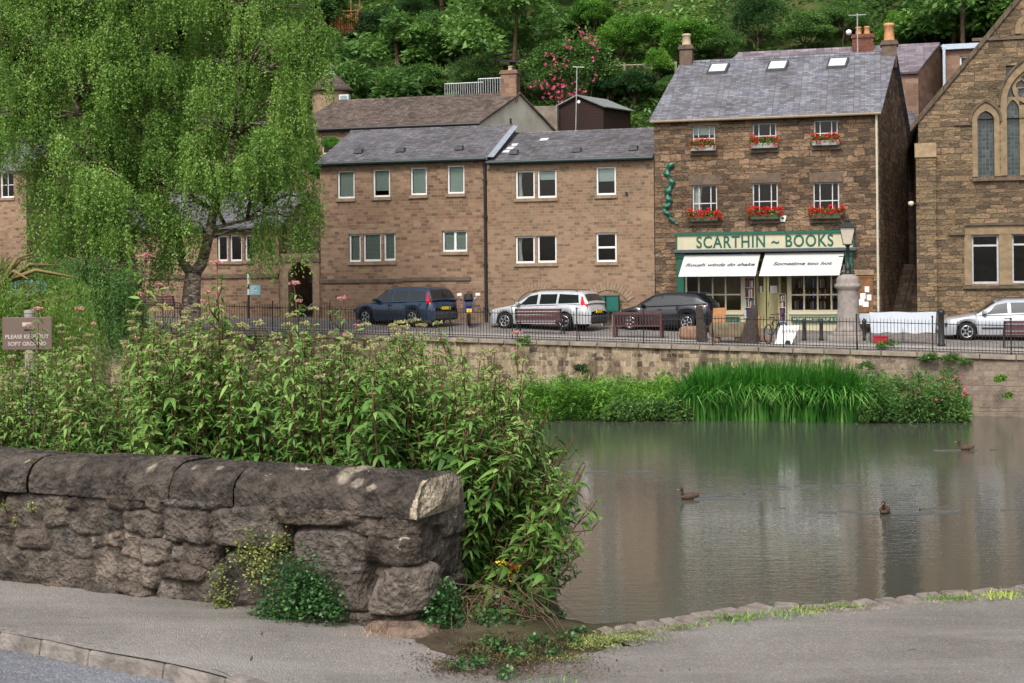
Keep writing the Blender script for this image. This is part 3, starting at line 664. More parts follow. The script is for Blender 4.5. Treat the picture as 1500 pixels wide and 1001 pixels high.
m = MB(); m.tube([(u0+.05, -.27, ze-.14), (u1, -.27, ze-.14)], .07, 8); m.build('gutter', GUT, rB)
m = MB(); m.box(u0+.1, u1, -.05, .02, ze-.22, ze-.05); m.build('fascia', GUT, rB)
for px in (753, 845, 928):
    u_ = FA.uz(px, 220, .8)[0]; s = (zr-ze)/wr; wv = .75; zz = ze+s*wv; m = MB(); m.hexa([(u_-.2, wv-.15, zz-.02), (u_+.2, wv-.15, zz-.02), (u_+.2, wv+.2, zz+.15), (u_-.2, wv+.2, zz+.15), (u_-.16, wv-.1, zz+.14), (u_+.16, wv-.1, zz+.14), (u_+.16, wv+.2, zz+.22), (u_-.16, wv+.2, zz+.22)]); m.build('roof_vent', DGREY, rB, bevel=.02)
m = MB(); s = (zr-ze)/wr
for px, w_, l in ((735, 1.0, .35), (741, 1.5, .3), (748, 2.0, .25), (790, 2.7, .35)):
    u_ = FA.uz(px, 210, w_)[0]; m.slab((u_, w_, ze+s*w_+.012), (u_+l, w_, ze+s*w_+.012), (u_+l, w_+.35, ze+s*(w_+.35)+.012), (u_, w_+.35, ze+s*(w_+.35)+.012), .012)
m.build('patched_slates', plain('new_slate', sgray(200, 200, 204), .5, .4), rB)
ARCH = stone('arch_stone', [sgray(150, 122, 100), sgray(170, 142, 116), sgray(184, 156, 128)], sgray(130, 106, 88), 9, 9, .01)
for x0, x1, yt, ys in ((748, 822, 414, 436), (852, 930, 413, 436)):
    a, zs = FA.uz(x0, ys); b, _ = FA.uz(x1, ys); _, zt = FA.uz((x0+x1)/2, yt); cx = (a+b)/2; hw = (b-a)/2; n = 17
    rise = zt-zs; R = (hw*hw+rise*rise)/(2*rise); czz = zt-R; A0 = math.asin(min(1, hw/R)); m = MB()
    for i in range(n):
        g0 = -A0+2*A0*(i+.04)/n; g1 = -A0+2*A0*(i+.96)/n; e = random.uniform(0, .012); r0, r1 = R-.34, R
        m.prism([(cx+r0*math.sin(g0), czz+r0*math.cos(g0)), (cx+r0*math.sin(g1), czz+r0*math.cos(g1)), (cx+r1*math.sin(g1), czz+r1*math.cos(g1)), (cx+r1*math.sin(g0), czz+r1*math.cos(g0))], -.03-e, .02)
    m.build('blocked_arch', ASHLAR, rB, bevel=.006)
ub = FA.uz(918, 283); m = MB(); m.tube([(ub[0], -.12, ub[1]), (ub[0], 0, ub[1])], .05, 8); m.build('flue', BLACK, rB)

# ---------------------------------------------------------------- bookshop
SH = .135; depth = 9.2
u0 = 0.0; u1 = FA.uz(1288, 300)[0]; _, ze = FA.uz(1125, 166); zb = 2.1; wr = 4.6; _, zr = FA.uz(1150, 84, wr)
rS = fthing('bookshop', 'tall dark gritstone bookshop with slate roof, skylights and cream shopfront under two awnings', 'shop', 0, 0, zb)
wS = [(1014, 1047, 184, 222), (1102, 1137, 180, 218), (1192, 1227, 176, 214), (1014, 1050, 271, 325), (1102, 1139, 268, 322), (1191, 1229, 267, 321)]
ops = [px_win(FA, *q) for q in wS]; WS_OPS = ops
shop_open = (FA.uz(998, 405)[0], FA.uz(1240, 405)[0], FA.uz(1120, 482)[1], FA.uz(1120, 370)[1])
m = MB(); wall_open(m, u0, u1, zb, ze, ops+[shop_open], rev=.25); body_walls(m, u0, u1, 0, depth, zb, ze, zr, wr, SH); m.build('wall', S_SHOP, rS)
for i, o_ in enumerate(ops):
    kw = [dict(extra='blind', ex=.3), {}, {}, dict(extra='curtain', ex=(0, .45)), {}, {}][i]
    window(rS, *o_, rec=.12, fr=.05, vs_=(.26, .74), hs=(.5,), bar=.035, mat=GREYW, **kw)
    sill(rS, o_[0], o_[1], o_[2], h=.16, out=.1, over=.1, mat=ASHLARD)
    lintel(rS, o_[0], o_[1], o_[3], h=.26 if i < 3 else .38, over=.14, mat=ASHLARD if i else ASHLAR)
roof_pair(rS, u0, u1, 0, depth, ze, zr, SL_SHOP, shear=SH, over=.14, wr=wr)
m = MB(); m.tube([(u0-.1, -.28, ze-.2), (u1+.1, -.28, ze-.2)], .055, 8); m.build('gutter', plain('cream_gutter', sgray(140, 124, 104), .6), rS)
m = MB(); ux = FA.uz(1285, 300)[0]; m.tube([(ux, -.1, zb+.2), (ux, -.1, ze-.25)], .045, 8); m.build('downpipe', plain('pale_pipe', sgray(186, 180, 160), .5), rS)
s = (zr-ze)/wr
for px, py in ((1052, 99), (1139, 96), (1227, 92)):
    wv = 3.75; u_ = FA.uz(px, py, wv)[0]; hw = .33; hl = .3
    def rp(du, dw, up): return (u_+du+SH*dw, wv+dw, ze+s*(wv+dw)+up)
    m = MB(); m.hexa([rp(-hw-.08, -hl-.08, 0), rp(hw+.08, -hl-.08, 0), rp(hw+.08, hl+.08, 0), rp(-hw-.08, hl+.08, 0), rp(-hw-.08, -hl-.08, .1), rp(hw+.08, -hl-.08, .1), rp(hw+.08, hl+.08, .1), rp(-hw-.08, hl+.08, .1)]); sk = m.build('skylight', DGREY, rS)
    m = MB(); m.hexa([rp(-hw, -hl, .1), rp(hw, -hl, .1), rp(hw, hl, .1), rp(-hw, hl, .1), rp(-hw, -hl, .112), rp(hw, -hl, .112), rp(hw, hl, .112), rp(-hw, hl, .112)]); m.build('skylight_pane', plain('skylight_glass', (.55, .6, .62), .12, .8, 0, .02), sk)
chimney(rS, u0+.12+SH*wr, wr, zr-.6, zr+.5, .27, .3, ASHLARD, 1, CLAYP, .5, .2)
chimney(rS, u1-.1+SH*wr*.9, wr, zr-.7, zr+.25, .3, .34, ASHLARD, 1, CLAY, .75, .22)
# shopfront
def sz(x, y, w=0): return FA.uz(x, y, w)
a, zt = sz(993, 344); b, _ = sz(1249, 344); _, zb1 = sz(1120, 364.5); _, ztt = sz(1120, 343.5); _, zg = sz(1120, 339.5)
sg = MB(); sg.box(a, b, -.2, -.02, zb1, ztt); sgn = sg.build('sign_board', CREAM, rS)
m = MB(); m.box(a-.1, b+.1, -.27, -.02, ztt, zg); m.box(a-.06, a, -.23, -.02, zb1, ztt); m.box(b, b+.06, -.23, -.02, zb1, ztt); m.build('sign_border', GREEN, rS)
m = MB(); m.box(a-.14, b+.14, -.36, -.02, zb1-.13, zb1); m.build('cornice', plain('slate_grey_cornice', sgray(70, 78, 80), .5), rS, bevel=.02)
tw = text_mesh('SCARTHIN ~ BOOKS', .62, GREEN, sgn, ((a+b)/2-.12, -.205, (zb1+ztt)/2), UPR, .006, 0, .012, sx=.95, spacing=1.13)
scl = (sz(1221, 352)[0]-sz(1021, 352)[0]); wid = max(v.co.x for v in tw.data.vertices)-min(v.co.x for v in tw.data.vertices)
mid = (sz(1221, 352)[0]+sz(1021, 352)[0])/2; cc = sum((min(v.co.x for v in tw.data.vertices), max(v.co.x for v in tw.data.vertices)))/2
for v in tw.data.vertices: v.co.x = mid+(v.co.x-cc)*scl/wid
zl0, zl1 = min(v.co.z for v in tw.data.vertices), max(v.co.z for v in tw.data.vertices); hgt = sz(1120, 344)[1]-sz(1120, 362)[1]; zc_ = (zb1+ztt)/2-zb
for v in tw.data.vertices: v.co.z = zc_+(v.co.z-(zl0+zl1)/2)*hgt/(zl1-zl0)
gnd = 2.45; zsh = shop_open[3]-.1
m = MB(); pa = sz(992, 400)[0]; pb = sz(1003, 400)[0]; m.box(pa, pb, -.14, -.003, gnd, zb1-.13); m.box(pa-.02, pb+.02, -.2, -.004, zb1-.32, zb1-.132); m.build('pilaster', GREEN, rS, bevel=.01); m = MB(); pc = sz(1238, 400)[0]; pd = sz(1249, 400)[0]; m.box(pc, pd, -.14, -.003, gnd, zb1-.13)
m.box(pc-.02, pd+.02, -.2, -.004, zb1-.32, zb1-.132); m.build('pilaster', GREEN, rS, bevel=.01)
# glazed fronts (left window, doorway, right window)
def front(x0, x1, yb, mull, yt=404, ym=432, name='shop_window'):
    a, _ = sz(x0, yb); b, _ = sz(x1, yb); _, c = sz((x0+x1)/2, yb); _, d = sz((x0+x1)/2, 388); _, zm = sz((x0+x1)/2, ym); y0, y1 = .02, .12; m = MB()
    m.box(a, a+.07, y0, y1, c, d); m.box(b-.07, b, y0, y1, c, d); m.box(a+.07, b-.07, y0+.004, y1, c, c+.09); m.box(a+.07, b-.07, y0+.004, y1, d-.07, d)
    for x in mull: um = sz(x, yb)[0]; m.box(um-.03, um+.03, y0+.01, y1-.02, c+.09, d-.07)
    m.box(a+.07, b-.07, y0+.014, y1-.03, zm-.028, zm+.028); o = m.build(name, CREAM, rS)
    g = MB(); g.quad((a, .07, c), (b, .07, c), (b, .07, d), (a, .07, d)); g.build('pane', GLASS, o)
    m = MB(); m.box(a, b, -.03, .2, gnd-.2, c-.003); m.box(a-.03, b+.03, -.1, .1, c-.09, c-.002); m.build('stall_riser', CREAM, rS, bevel=.01); return a, b, c
la, lb, lc = front(1004, 1088, 458, (1024, 1044, 1063)); ra, rb, rc = front(1157, 1238, 457.5, (1178, 1198, 1218))
ga, g1 = sz(1159, 464); gb, g0 = sz(1236, 472); m = MB(); m.box(ga, gb, -.13, -.105, g0, g1); gsg = m.build('soup_sign', GREEN, rS)
text_mesh('HOME-MADE SOUP & C', .165, CREAM, gsg, ((ga+gb)/2-.08, -.134, (g0+g1)/2), UPR, .002, 0, .003, sx=.98)
gc, _ = sz(1063, 464); gd, _ = sz(1084, 464); m = MB(); m.box(gc, gd, -.13, -.105, g0, g1); gs2 = m.build('cafe_sign', GREEN, rS); m = MB()
for k_ in range(4): xk = gc+.08+k_*.1; m.tube([(xk, -.133, g0+.05), (xk+.02, -.133, g1-.06), (xk+.06, -.133, g0+.06+.03*(k_ % 2))], .006, 4)
m.build('lettering', CREAM, gs2)
# recessed doorway
da, db = lb+.0, ra; dz1 = shop_open[3]-.02; m = MB(); m.box(da, da+.1, .0, .7, gnd, dz1); m.box(db-.1, db, .0, .7, gnd, dz1); m.build('door_jamb', CREAM, rS)
d0, _ = sz(1108, 450, .7); d1, _ = sz(1122, 450, .7); d2, _ = sz(1144, 450, .7)
YEL = plain('pale_yellow_paint', sgray(186, 178, 130), .5, .3, 0, .08)
for k, (xa, xb) in enumerate(((d0, d1), (d1+.04, d2))):
    m = MB(); zmid = sz(1125, 430, .7)[1]; ztop = zsh-.15
    m.box(xa, xa+.09, .7, .76, gnd+.02, ztop); m.box(xb-.09, xb, .7, .76, gnd+.02, ztop); m.box(xa+.09, xb-.09, .705, .755, gnd+.02, zmid); m.box(xa+.09, xb-.09, .702, .76, ztop-.09, ztop)
    for z in np.arange(gnd+.25, zmid, .12): m.box(xa+.09, xb-.09, .695, .704, z, z+.1)
    dd = m.build('door', YEL, rS); g = MB(); g.quad((xa+.09, .73, zmid), (xb-.09, .73, zmid), (xb-.09, .73, ztop-.09), (xa+.09, .73, ztop-.09)); g.build('pane', GLASS, dd)
    n = MB(); n.box(xa+.14, xb-.14, .69, .694, zmid+.02, zmid+.3); n.build('notice', plain('paper', (.7, .72, .74), .7, .2, 0, .04), dd)
    if k: n = MB(); n.tube([(xa+.05, .66, gnd+1), (xa+.05, .66, gnd+1.15)], .012, 6); n.build('handle', DGREY, dd)
# interior: floor, back shelves
m = MB(); m.box(la, rb+.1, .12, 4.0, gnd-.05, gnd); m.box(la, rb+.1, 3.6, 3.65, gnd, zsh+.1); m.build('shop_interior', plain('shop_inside', sgray(150, 132, 100), .9), rS)
BOOKC = [sgray(*c) for c in ((150, 40, 36), (30, 60, 110), (220, 214, 200), (40, 90, 70), (180, 140, 60), (50, 50, 54), (200, 196, 190), (110, 50, 80), (70, 110, 150))]
BOOKM = [plain('book_cover_%s' % n, c, .6, .3, 0, .1) for n, c in zip('red blue cream green ochre black white plum sky'.split(), BOOKC)]
def bookcase(x0, x1, w, z0, z1, label, rows, depth=.28, col=None, group=None):
    t = fthing('bookcase', label, 'bookcase', x0, w, z0, group); m = MB(); m.box(x0, x0+.03, w, w+depth, z0, z1); m.box(x1-.03, x1, w, w+depth, z0, z1); m.box(x0+.03, x1-.03, w+depth-.02, w+depth, z0, z1)
    hh = (z1-z0)/rows
    for i in range(rows+1): z = z0+i*hh; m.box(x0+.03, x1-.03, w+.003, w+depth-.02, z, z+.025)
    m.build('shelves', col or CREAM, t)
    for i in range(rows):
        m = MB(); x = x0+.035
        while x < x1-.07:
            t_ = random.uniform(.02, .05); m.cur = random.randrange(9); hb = hh*random.uniform(.62, .88); m.box(x, x+t_-.002, w+random.uniform(.02, .06), w+depth-.04, z0+i*hh+.026, z0+i*hh+.026+hb); x += t_
        m.build('book_row', BOOKM, t)
    return t
bookcase(sz(1089, 450)[0], sz(1106, 450)[0], -.02, sz(1100, 466)[1], zsh-.1, 'tall white bookcase packed with books outside the shop, left of the doorway', 6)
bookcase(sz(1141, 470)[0], sz(1152, 470)[0], -.1, gnd+.12, sz(1146, 431)[1], 'narrow half-height bookcase of books outside the shop, right of the doorway', 5)
for i, (x0, x1, lab) in enumerate(((1160, 1180, 'bookcase inside the right shop window nearest the door'), (1182, 1210, 'bookcase in the middle inside the right shop window'), (1212, 1236, 'bookcase behind the lamp pillar inside the right shop window'), (1006, 1040, 'bookcase inside the left end of the left shop window'))):
    bookcase(sz(x0, 440)[0], sz(x1, 440)[0], 1.1, gnd, gnd+(2.1 if i != 3 else 1.3), lab, 5, col=TIMB)
m = MB(); m.box(sz(1047, 440)[0], sz(1062, 440)[0], .35, .4, sz(1050, 459)[1], sz(1050, 433)[1]); tag(m.build('display_board', plain('buff_board', sgray(214, 180, 128), .7)), 'buff display board standing inside the left shop window', 'display board')
m.v and None
# awnings
def awning(x0t, x1t, yt, x0b, x1b, yb, txt):
    wv = -1.15; a, zt = sz(x0t, yt, -.12); b, _ = sz(x1t, yt, -.12); c, zb_ = sz(x0b, yb, wv); d, _ = sz(x1b, yb, wv)
    m = MB(); m.slab((c, wv, zb_), (d, wv, zb_), (b, -.12, zt), (a, -.12, zt), .012); m.slab((c, wv-.004, zb_-.012), (c, wv+.008, zb_-.012), (d, wv+.008, zb_-.012), (d, wv-.004, zb_-.012), .02)
    aw = m.build('awning', plain('white_canvas', (.47, .465, .455), .85, .15, 0, .04, 3), rS)
    r = MB(); r.tube([(c, wv, zb_-.03), (d, wv, zb_-.03)], .022, 6); r.tube([(c+.05, wv, zb_-.03), (a+.05, -.1, zb_+.15)], .014, 5); r.tube([(d-.05, wv, zb_-.03), (b-.05, -.1, zb_+.15)], .014, 5); r.build('awning_bar', WHITE, aw)
    ang = math.atan2(zt-zb_, -.12-wv); R = Matrix.Rotation(ang, 4, 'X')
    return text_mesh(txt, .265, plain('grey_lettering', sgray(70, 74, 84), .8), aw, ((a+b+c+d)/4, (wv-.12)/2-.015, (zt+zb_)/2-.03+.01), Matrix.Translation((0, -.01, .012)) @ R, .002, .35, .006, sx=1.12)
awning(1003, 1114, 373.5, 994, 1107, 404, 'Rough winds do shake'); awning(1121, 1237, 371, 1112, 1230, 403, 'Sometime too hot')
# alarm box, brackets, dragon-like bracket on the wall, notice board
ux, zx = sz(1147, 320); m = MB(); m.prism([(ux-.08, zx-.14), (ux+.08, zx-.14), (ux+.13, zx+.02), (ux+.13, zx+.1), (ux-.13, zx+.1), (ux-.13, zx+.02)], -.1, -.003); al = m.build('alarm_box', WHITE, rS, bevel=.01)
m = MB(); m.lathe([(.05, 0), (.05, .01)], (ux, -.112, zx), 10, 'y'); m.build('alarm_badge', DKGREEN, al)
pts = [(984, 240), (977, 255), (985, 268), (978, 283), (981, 297), (974, 307), (982, 320), (993, 329)]
rib = fthing('wall_sculpture', 'wavy green metal ribbon sculpture hanging on the left of the bookshop front', 'sculpture', sz(980, 285)[0], -.12, sz(980, 285)[1]); V = []; F = []; ctl = [sz(*p) for p in pts]; k = 0
for i in range(57):
    t = i/56*(len(ctl)-1); j = min(int(t), len(ctl)-2); f = t-j; f = f*f*(3-2*f); x = ctl[j][0]*(1-f)+ctl[j+1][0]*f; z = ctl[j][1]+(ctl[j+1][1]-ctl[j][1])*(t-j); wd = .1+.05*math.sin(i*.9)
    o_ = OFF[rib.name]; V += [(x-wd-o_[0], -.04*math.sin(i*.5), z-o_[2]+.03), (x+wd-o_[0], .04*math.sin(i*.5), z-o_[2]), (x+wd-o_[0], .03+.04*math.sin(i*.5), z-o_[2]), (x-wd-o_[0], .03-.04*math.sin(i*.5), z-o_[2]+.03)]
for i in range(56):
    b0 = i*4
    for q0 in range(4): F.append((b0+q0, b0+(q0+1) % 4, b0+4+(q0+1) % 4, b0+4+q0))
np_mesh('ribbon', V, F, plain('verdigris_metal', sgray(24, 92, 74), .4, .5, 0, .4, 4), rib, smooth=True)
na, n1 = sz(1256, 407); nb_, n0 = sz(1279, 456); nt_ = fthing('notice_board', 'brown wooden notice board with white papers on the wall right of the stone lamp pillar', 'notice board', na, -.03, n0)
m = MB(); m.box(na, nb_, -.05, -.003, n0, n1); m.box(na-.05, nb_+.05, -.07, -.003, n0-.06, n0); m.box(na-.05, nb_+.05, -.07, -.003, n1, n1+.06); m.build('board', TIMB, nt_)
PAPER = plain('paper', (.7, .72, .74), .7, .2, 0, .04)
for x, y, ww, hh in ((1270, 424, .17, .22), (1273, 436, .17, .22), (1264, 434, .2, .22), (1262, 443, .22, .24), (1268, 446, .22, .2)):
    u_, z_ = sz(x, y); m = MB(); m.box(u_-ww/2, u_+ww/2, -.062-random.random()*.01, -.054, z_-hh/2, z_+hh/2); m.build('notice', PAPER, nt_)
m = MB(); m.box(na-.1, nb_+.05, -.06, .01, n1+.1, n1+.3); m.build('shelf_stone', ASHLAR, nt_)

# ---------------------------------------------------------------- geranium window boxes
LEAFG = leafmat('geranium_leaf', sgray(36, 66, 22), sgray(66, 104, 34), sgray(110, 140, 50)); RED = plain('red_petal', (.62, .015, .02), .6, .3, 0, .25, 30)
GREYBOX = plain('grey_trough', sgray(150, 152, 148), .7, .2, 0, .15); DARKBOX = plain('dark_trough', sgray(74, 78, 60), .8)
def quads_cloud(name, C, size, mat, parent, flat=.0, rnd=None):
    n = len(C); d = RNG.normal(size=(n, 3)); d /= np.linalg.norm(d, axis=1, keepdims=True); e = RNG.normal(size=(n, 3)); e -= (e*d).sum(1, keepdims=True)*d; e /= np.linalg.norm(e, axis=1, keepdims=True)
    s = (size*RNG.uniform(.6, 1.3, (n, 1))); V = np.stack([C-d*s, C+e*s*.6, C+d*s, C-e*s*.6], 1).reshape(-1, 3)
    return np_mesh(name, V, np.arange(4*n).reshape(n, 4), mat, parent, rnd=RNG.random(n) if rnd is None else rnd)
labs = ['red geraniums in a pale trough under the top left shop window', 'red geraniums in a pale grey trough under the top middle shop window', 'red geraniums in a stone-grey trough under the top right shop window',
        'red geraniums spilling over the sill of the lower left window above the sign', 'red geraniums on the sill of the lower middle window above the sign', 'red geraniums in a broad mass under the lower right window above the sign']
for i, o_ in enumerate(WS_OPS):
    a, b, c, d = o_; a -= .08; b += .08; wy = -.2; t = fthing('window_box', labs[i], 'window box', (a+b)/2, wy, c+.003); cx = (a+b)/2
    m = MB(); bm = GREYBOX if i < 3 else DARKBOX; m.hexa([(a+.03, wy-.09, c+.006), (b-.03, wy-.09, c+.006), (b-.03, wy+.09, c+.006), (a+.03, wy+.09, c+.006), (a, wy-.11, c+.2), (b, wy-.11, c+.2), (b, wy+.11, c+.2), (a, wy+.11, c+.2)]); m.build('trough', bm, t, bevel=.01)
    n = 500; L = (b-a)/2+(.1 if i >= 3 else .0); C = np.stack([RNG.uniform(-L, L, n), RNG.normal(0, .07, n)-.04, .24+RNG.uniform(-.12, .16, n)], 1); quads_cloud('leaves', C, .045, LEAFG, t)
    k = 80 if i >= 3 else 48; hc = np.stack([RNG.uniform(-L, L, k), RNG.normal(-.06, .07, k), .26+RNG.uniform(-.16, .24, k)], 1); C = (hc[:, None]+RNG.normal(0, .028, (k, 22, 3))).reshape(-1, 3); quads_cloud('flowers', C, .026, RED, t)

# ---------------------------------------------------------------- chapel
cu0 = FA.uz(1346, 300)[0]; cpk, zpk = FA.uz(1507, -17); zkn = FA.uz(1346, 178)[1]; cu1 = 2*cpk-cu0
rC = fthing('chapel', 'gabled gritstone chapel with pointed traceried windows at the right edge', 'chapel', cu0, 0, 2.0)
lanc = [(1431, 1457, 150, 259), (1475, 1499, 145, 257), (1512, 1536, 145, 257)]
low = [(1423, 1463, 344, 416), (1482, 1524, 342, 415)]
lo = [px_win(FA, *q) for q in low]
la0, _ = FA.uz(1431, 200); la1, _ = FA.uz(1457, 200); _, lz0 = FA.uz(1444, 259); _, lz1 = FA.uz(1444, 158)
ba0, _ = FA.uz(1474, 200); ba1 = 2*cpk-ba0; _, bz0 = FA.uz(1486, 257); _, bz1 = FA.uz(1500, 95)
opsC = [(la0, la1, lz0, lz1), (ba0, ba1, bz0, bz1), (2*cpk-la1, 2*cpk-la0, lz0, lz1)]+lo+[(2*cpk-lo[1][0]+.5, 2*cpk-lo[1][0]+1.6, lo[0][2], lo[0][3])]
zshd = bz1+.3
m = MB(); wall_open(m, cu0, cu1, 2.0, zkn, opsC[:0]+[(o[0], o[1], o[2], min(o[3], zkn)) if o[3] > zkn else o for o in opsC], rev=.3)
# gable above the kneelers, cut into strips round the big window
def gl(z): return cu0+(z-zkn)*(cpk-cu0)/(zpk-zkn)
zz = [zkn, bz1, zpk]
m.quad((cu0, 0, zkn), (la0, 0, zkn), (la0, 0, lz1), (gl(lz1), 0, lz1)) if lz1 > zkn else None
L1 = max(lz1, zkn)
def gs(xa, xb, za, zb_): m.quad((xa, 0, za), (xb, 0, za), (xb, 0, zb_), (xa, 0, zb_))
gs(la1, ba0, zkn, L1) if lz1 > zkn else None; gs(ba1, 2*cpk-la1, zkn, L1) if lz1 > zkn else None
if lz1 > zkn: m.quad((2*cpk-la0, 0, zkn), (cu1, 0, zkn), (2*cpk-gl(lz1), 0, lz1), (2*cpk-la0, 0, lz1))
m.quad((gl(L1), 0, L1), (ba0, 0, L1), (ba0, 0, bz1), (gl(bz1), 0, bz1)); m.quad((ba1, 0, L1), (2*cpk-gl(L1), 0, L1), (2*cpk-gl(bz1), 0, bz1), (ba1, 0, bz1))
m.quad((gl(bz1), 0, bz1), (2*cpk-gl(bz1), 0, bz1), (cpk, 0, zpk))
D = 16; m.quad((cu0, D, 2.0), (cu0, 0, 2.0), (cu0, 0, zkn), (cu0, D, zkn)); m.quad((cu1, 0, 2), (cu1, D, 2), (cu1, D, zkn), (cu1, 0, zkn)); m.quad((cu1, D, 2), (cu0, D, 2), (cu0, D, zkn), (cpk, D, zpk), (cu1, D, zkn))
m.build('wall', S_CHAP, rC)
m = MB(); m.slab((cu0-.25, D, zkn-.25), (cu0-.25, .25, zkn-.25), (cpk, .25, zpk), (cpk, D, zpk), .12); m.slab((cu1+.25, .25, zkn-.25), (cu1+.25, D, zkn-.25), (cpk, D, zpk), (cpk, .25, zpk), .12); m.build('roof', SL_TERR, rC)
sl = (zpk-zkn)/(cpk-cu0); n_ = 14; m = MB()
for sgn_ in (1, -1):
    for i in range(n_):
        a = cu0-.3+(cpk-cu0+.3)*(i+.01)/n_; b = cu0-.3+(cpk-cu0+.3)*(i+.99)/n_; za, zb_ = zkn+(a-cu0)*sl, zkn+(b-cu0)*sl
        if sgn_ < 0: a, b = 2*cpk-a, 2*cpk-b
        m.prism([(a, za-.06), (b, zb_-.06), (b, zb_+.2), (a, za+.2)] if sgn_ > 0 else [(b, zb_-.06), (a, za-.06), (a, za+.2), (b, zb_+.2)], -.09, .3)
m.build('gable_coping', plain('dark_coping', sgray(92, 82, 70), .9, .1, 0, .3, 4, .01), rC, bevel=.015)
def arc_pts(a, b, zs, zt, n=10, e=0):     # pointed arch outline from (a,zs) over the top to (b,zs)
    cx = (a+b)/2; L = []
    hw_ = cx-a+e
    for i in range(n+1):
        g = math.pi/3*i/n; L.append((cx+hw_-2*hw_*math.cos(g), zs+(zt+e*1.2-zs)*math.sin(g)/math.sin(math.pi/3)))
    L[-1] = (cx, zt+e*1.2); R_ = [(2*cx-x, z) for x, z in L[:-1]][::-1]; return L+R_
def lancet(a, b, z0, z1, spring, parent, w=.0, fr=.17):
    inn = [(a+.02, z0)]+arc_pts(a+.02, b-.02, spring, z1-.12)+[(b-.02, z0)]; out = [(a-fr, z0)]+arc_pts(a, b, spring, z1, e=fr)+[(b+fr, z0)]
    m = MB(); m.ring(out, inn, -.05+w, .24); o = m.build('window', ASHC, parent)
    hood = [(a-fr-.01, spring-.1)]+arc_pts(a, b, spring, z1, e=fr+.01)+[(b+fr+.01, spring-.1)]; ho = [(a-fr-.09, spring-.1)]+arc_pts(a, b, spring, z1, e=fr+.09)+[(b+fr+.09, spring-.1)]
    m = MB(); m.ring(ho, hood, -.12, .0); m.build('hood_mould', plain('dark_coping', (.1,)*3), o)
    return o
LEADED = None
def leaded():
    b = NB('leaded_glass'); uv = b.n('TexCoord').outputs['UV']; br = b.t.nodes.new('ShaderNodeTexBrick'); br.offset = 0; b.t.links.new(uv, br.inputs['Vector'])
    for k, v in (('Color1', (0, 0, 0, 1)), ('Color2', (1, 1, 1, 1)), ('Scale', 1.0), ('Mortar Size', .012), ('Brick Width', .13), ('Row Height', .16)): br.inputs[k].default_value = v
    c = b.ramp(br.outputs['Color'], [(0, sgray(22, 30, 32)), (.5, sgray(38, 52, 54)), (1, sgray(60, 74, 74))]); c = b.mix(br.outputs['Fac'], c, sgray(70, 78, 76))
    b.bump(b.math('ADD', br.outputs['Color'], b.noise(uv, 5, 2)), .4, .01); return b.done(c, .18, .6)
LEADED = leaded()
o = lancet(la0, la1, lz0, lz1, FA.uz(1444, 175)[1], rC)
m = MB(); m.quad((la0, .2, lz0), (la1, .2, lz0), (la1, .2, lz1), (la0, .2, lz1)); m.build('leaded_pane', LEADED, o)
# cusped head of the lancet
def trefoil(cx, z, r, hole, outer, y0, y1, parent):  # ring plate with three-lobed opening
    pass
o2 = lancet(2*cpk-la1, 2*cpk-la0, lz0, lz1, FA.uz(1444, 175)[1], rC)
m = MB(); m.quad((2*cpk-la1, .2, lz0), (2*cpk-la0, .2, lz0), (2*cpk-la0, .2, lz1), (2*cpk-la1, .2, lz1)); m.build('leaded_pane', LEADED, o2)
# big window: pointed surround, two lights, rose
sp = FA.uz(1490, 150)[1]; o = lancet(ba0, ba1, bz0, bz1, sp, rC, fr=.2)
m = MB(); m.quad((ba0, .22, bz0), (ba1, .22, bz0), (ba1, .22, bz1), (ba0, .22, bz1)); m.build('leaded_pane', LEADED, o)
rcx = cpk; rr = FA.uz(1480, 130)[0]; rad = (cpk-ba0)*.72; rz0 = FA.uz(1500, 128)[1]; m = MB()
n = 64; outer = [(rcx+(rad)*math.sin(2*math.pi*i/n), rz0+rad*math.cos(2*math.pi*i/n)) for i in range(n)][::-1]
inn = [(rcx+rad*(.66+.16*abs(math.sin(3.5*(2*math.pi*i/n))))*math.sin(2*math.pi*i/n), rz0+rad*(.66+.16*abs(math.sin(3.5*(2*math.pi*i/n))))*math.cos(2*math.pi*i/n)) for i in range(n)][::-1]
m.ring(outer, inn, .05, .2, True)
for i in range(7):
    g = 2*math.pi*i/7+.2; m.prism([(rcx+rad*.3*math.sin(g-.08), rz0+rad*.3*math.cos(g-.08)), (rcx+rad*.3*math.sin(g+.08), rz0+rad*.3*math.cos(g+.08)), (rcx+rad*.72*math.sin(g+.06), rz0+rad*.72*math.cos(g+.06)), (rcx+rad*.72*math.sin(g-.06), rz0+rad*.72*math.cos(g-.06))][::-1], .08, .19)
mw = .09; zl = FA.uz(1490, 158)[1]; lw = (ba1-ba0)
for t in (1/3, 2/3):
    x = ba0+lw*t; m.box(x-mw, x+mw, .06, .21, bz0, zl+.1)
for t in range(3):
    xa, xb = ba0+lw*t/3+(mw if t else 0.02), ba0+lw*(t+1)/3-(mw if t < 2 else .02); sp2 = zl-.12; inn2 = arc_pts(xa, xb, sp2, zl+.32); outr = [(x, max(z, sp2)+0) for x, z in [(xa-.001, sp2)]+[(xa+(xb-xa)*i/(len(inn2)-3), zl+.42) for i in range(len(inn2)-2)]+[(xb+.001, sp2)]]
    m.ring(outr, inn2, .062+.003*t, .2)
m.build('tracery', ASHC, o)
for px, zpy in ((1470, 0),):
    pass
m = MB(); qu = FA.uz(1466, 200)[0]; z = lz0
while z < sp: m.box(qu-.12-.03*(int(z*9) % 2), qu+.12, -.02, .02, z, z+.3); z += .33
m.build('quoins', ASHC, rC, bevel=.01)
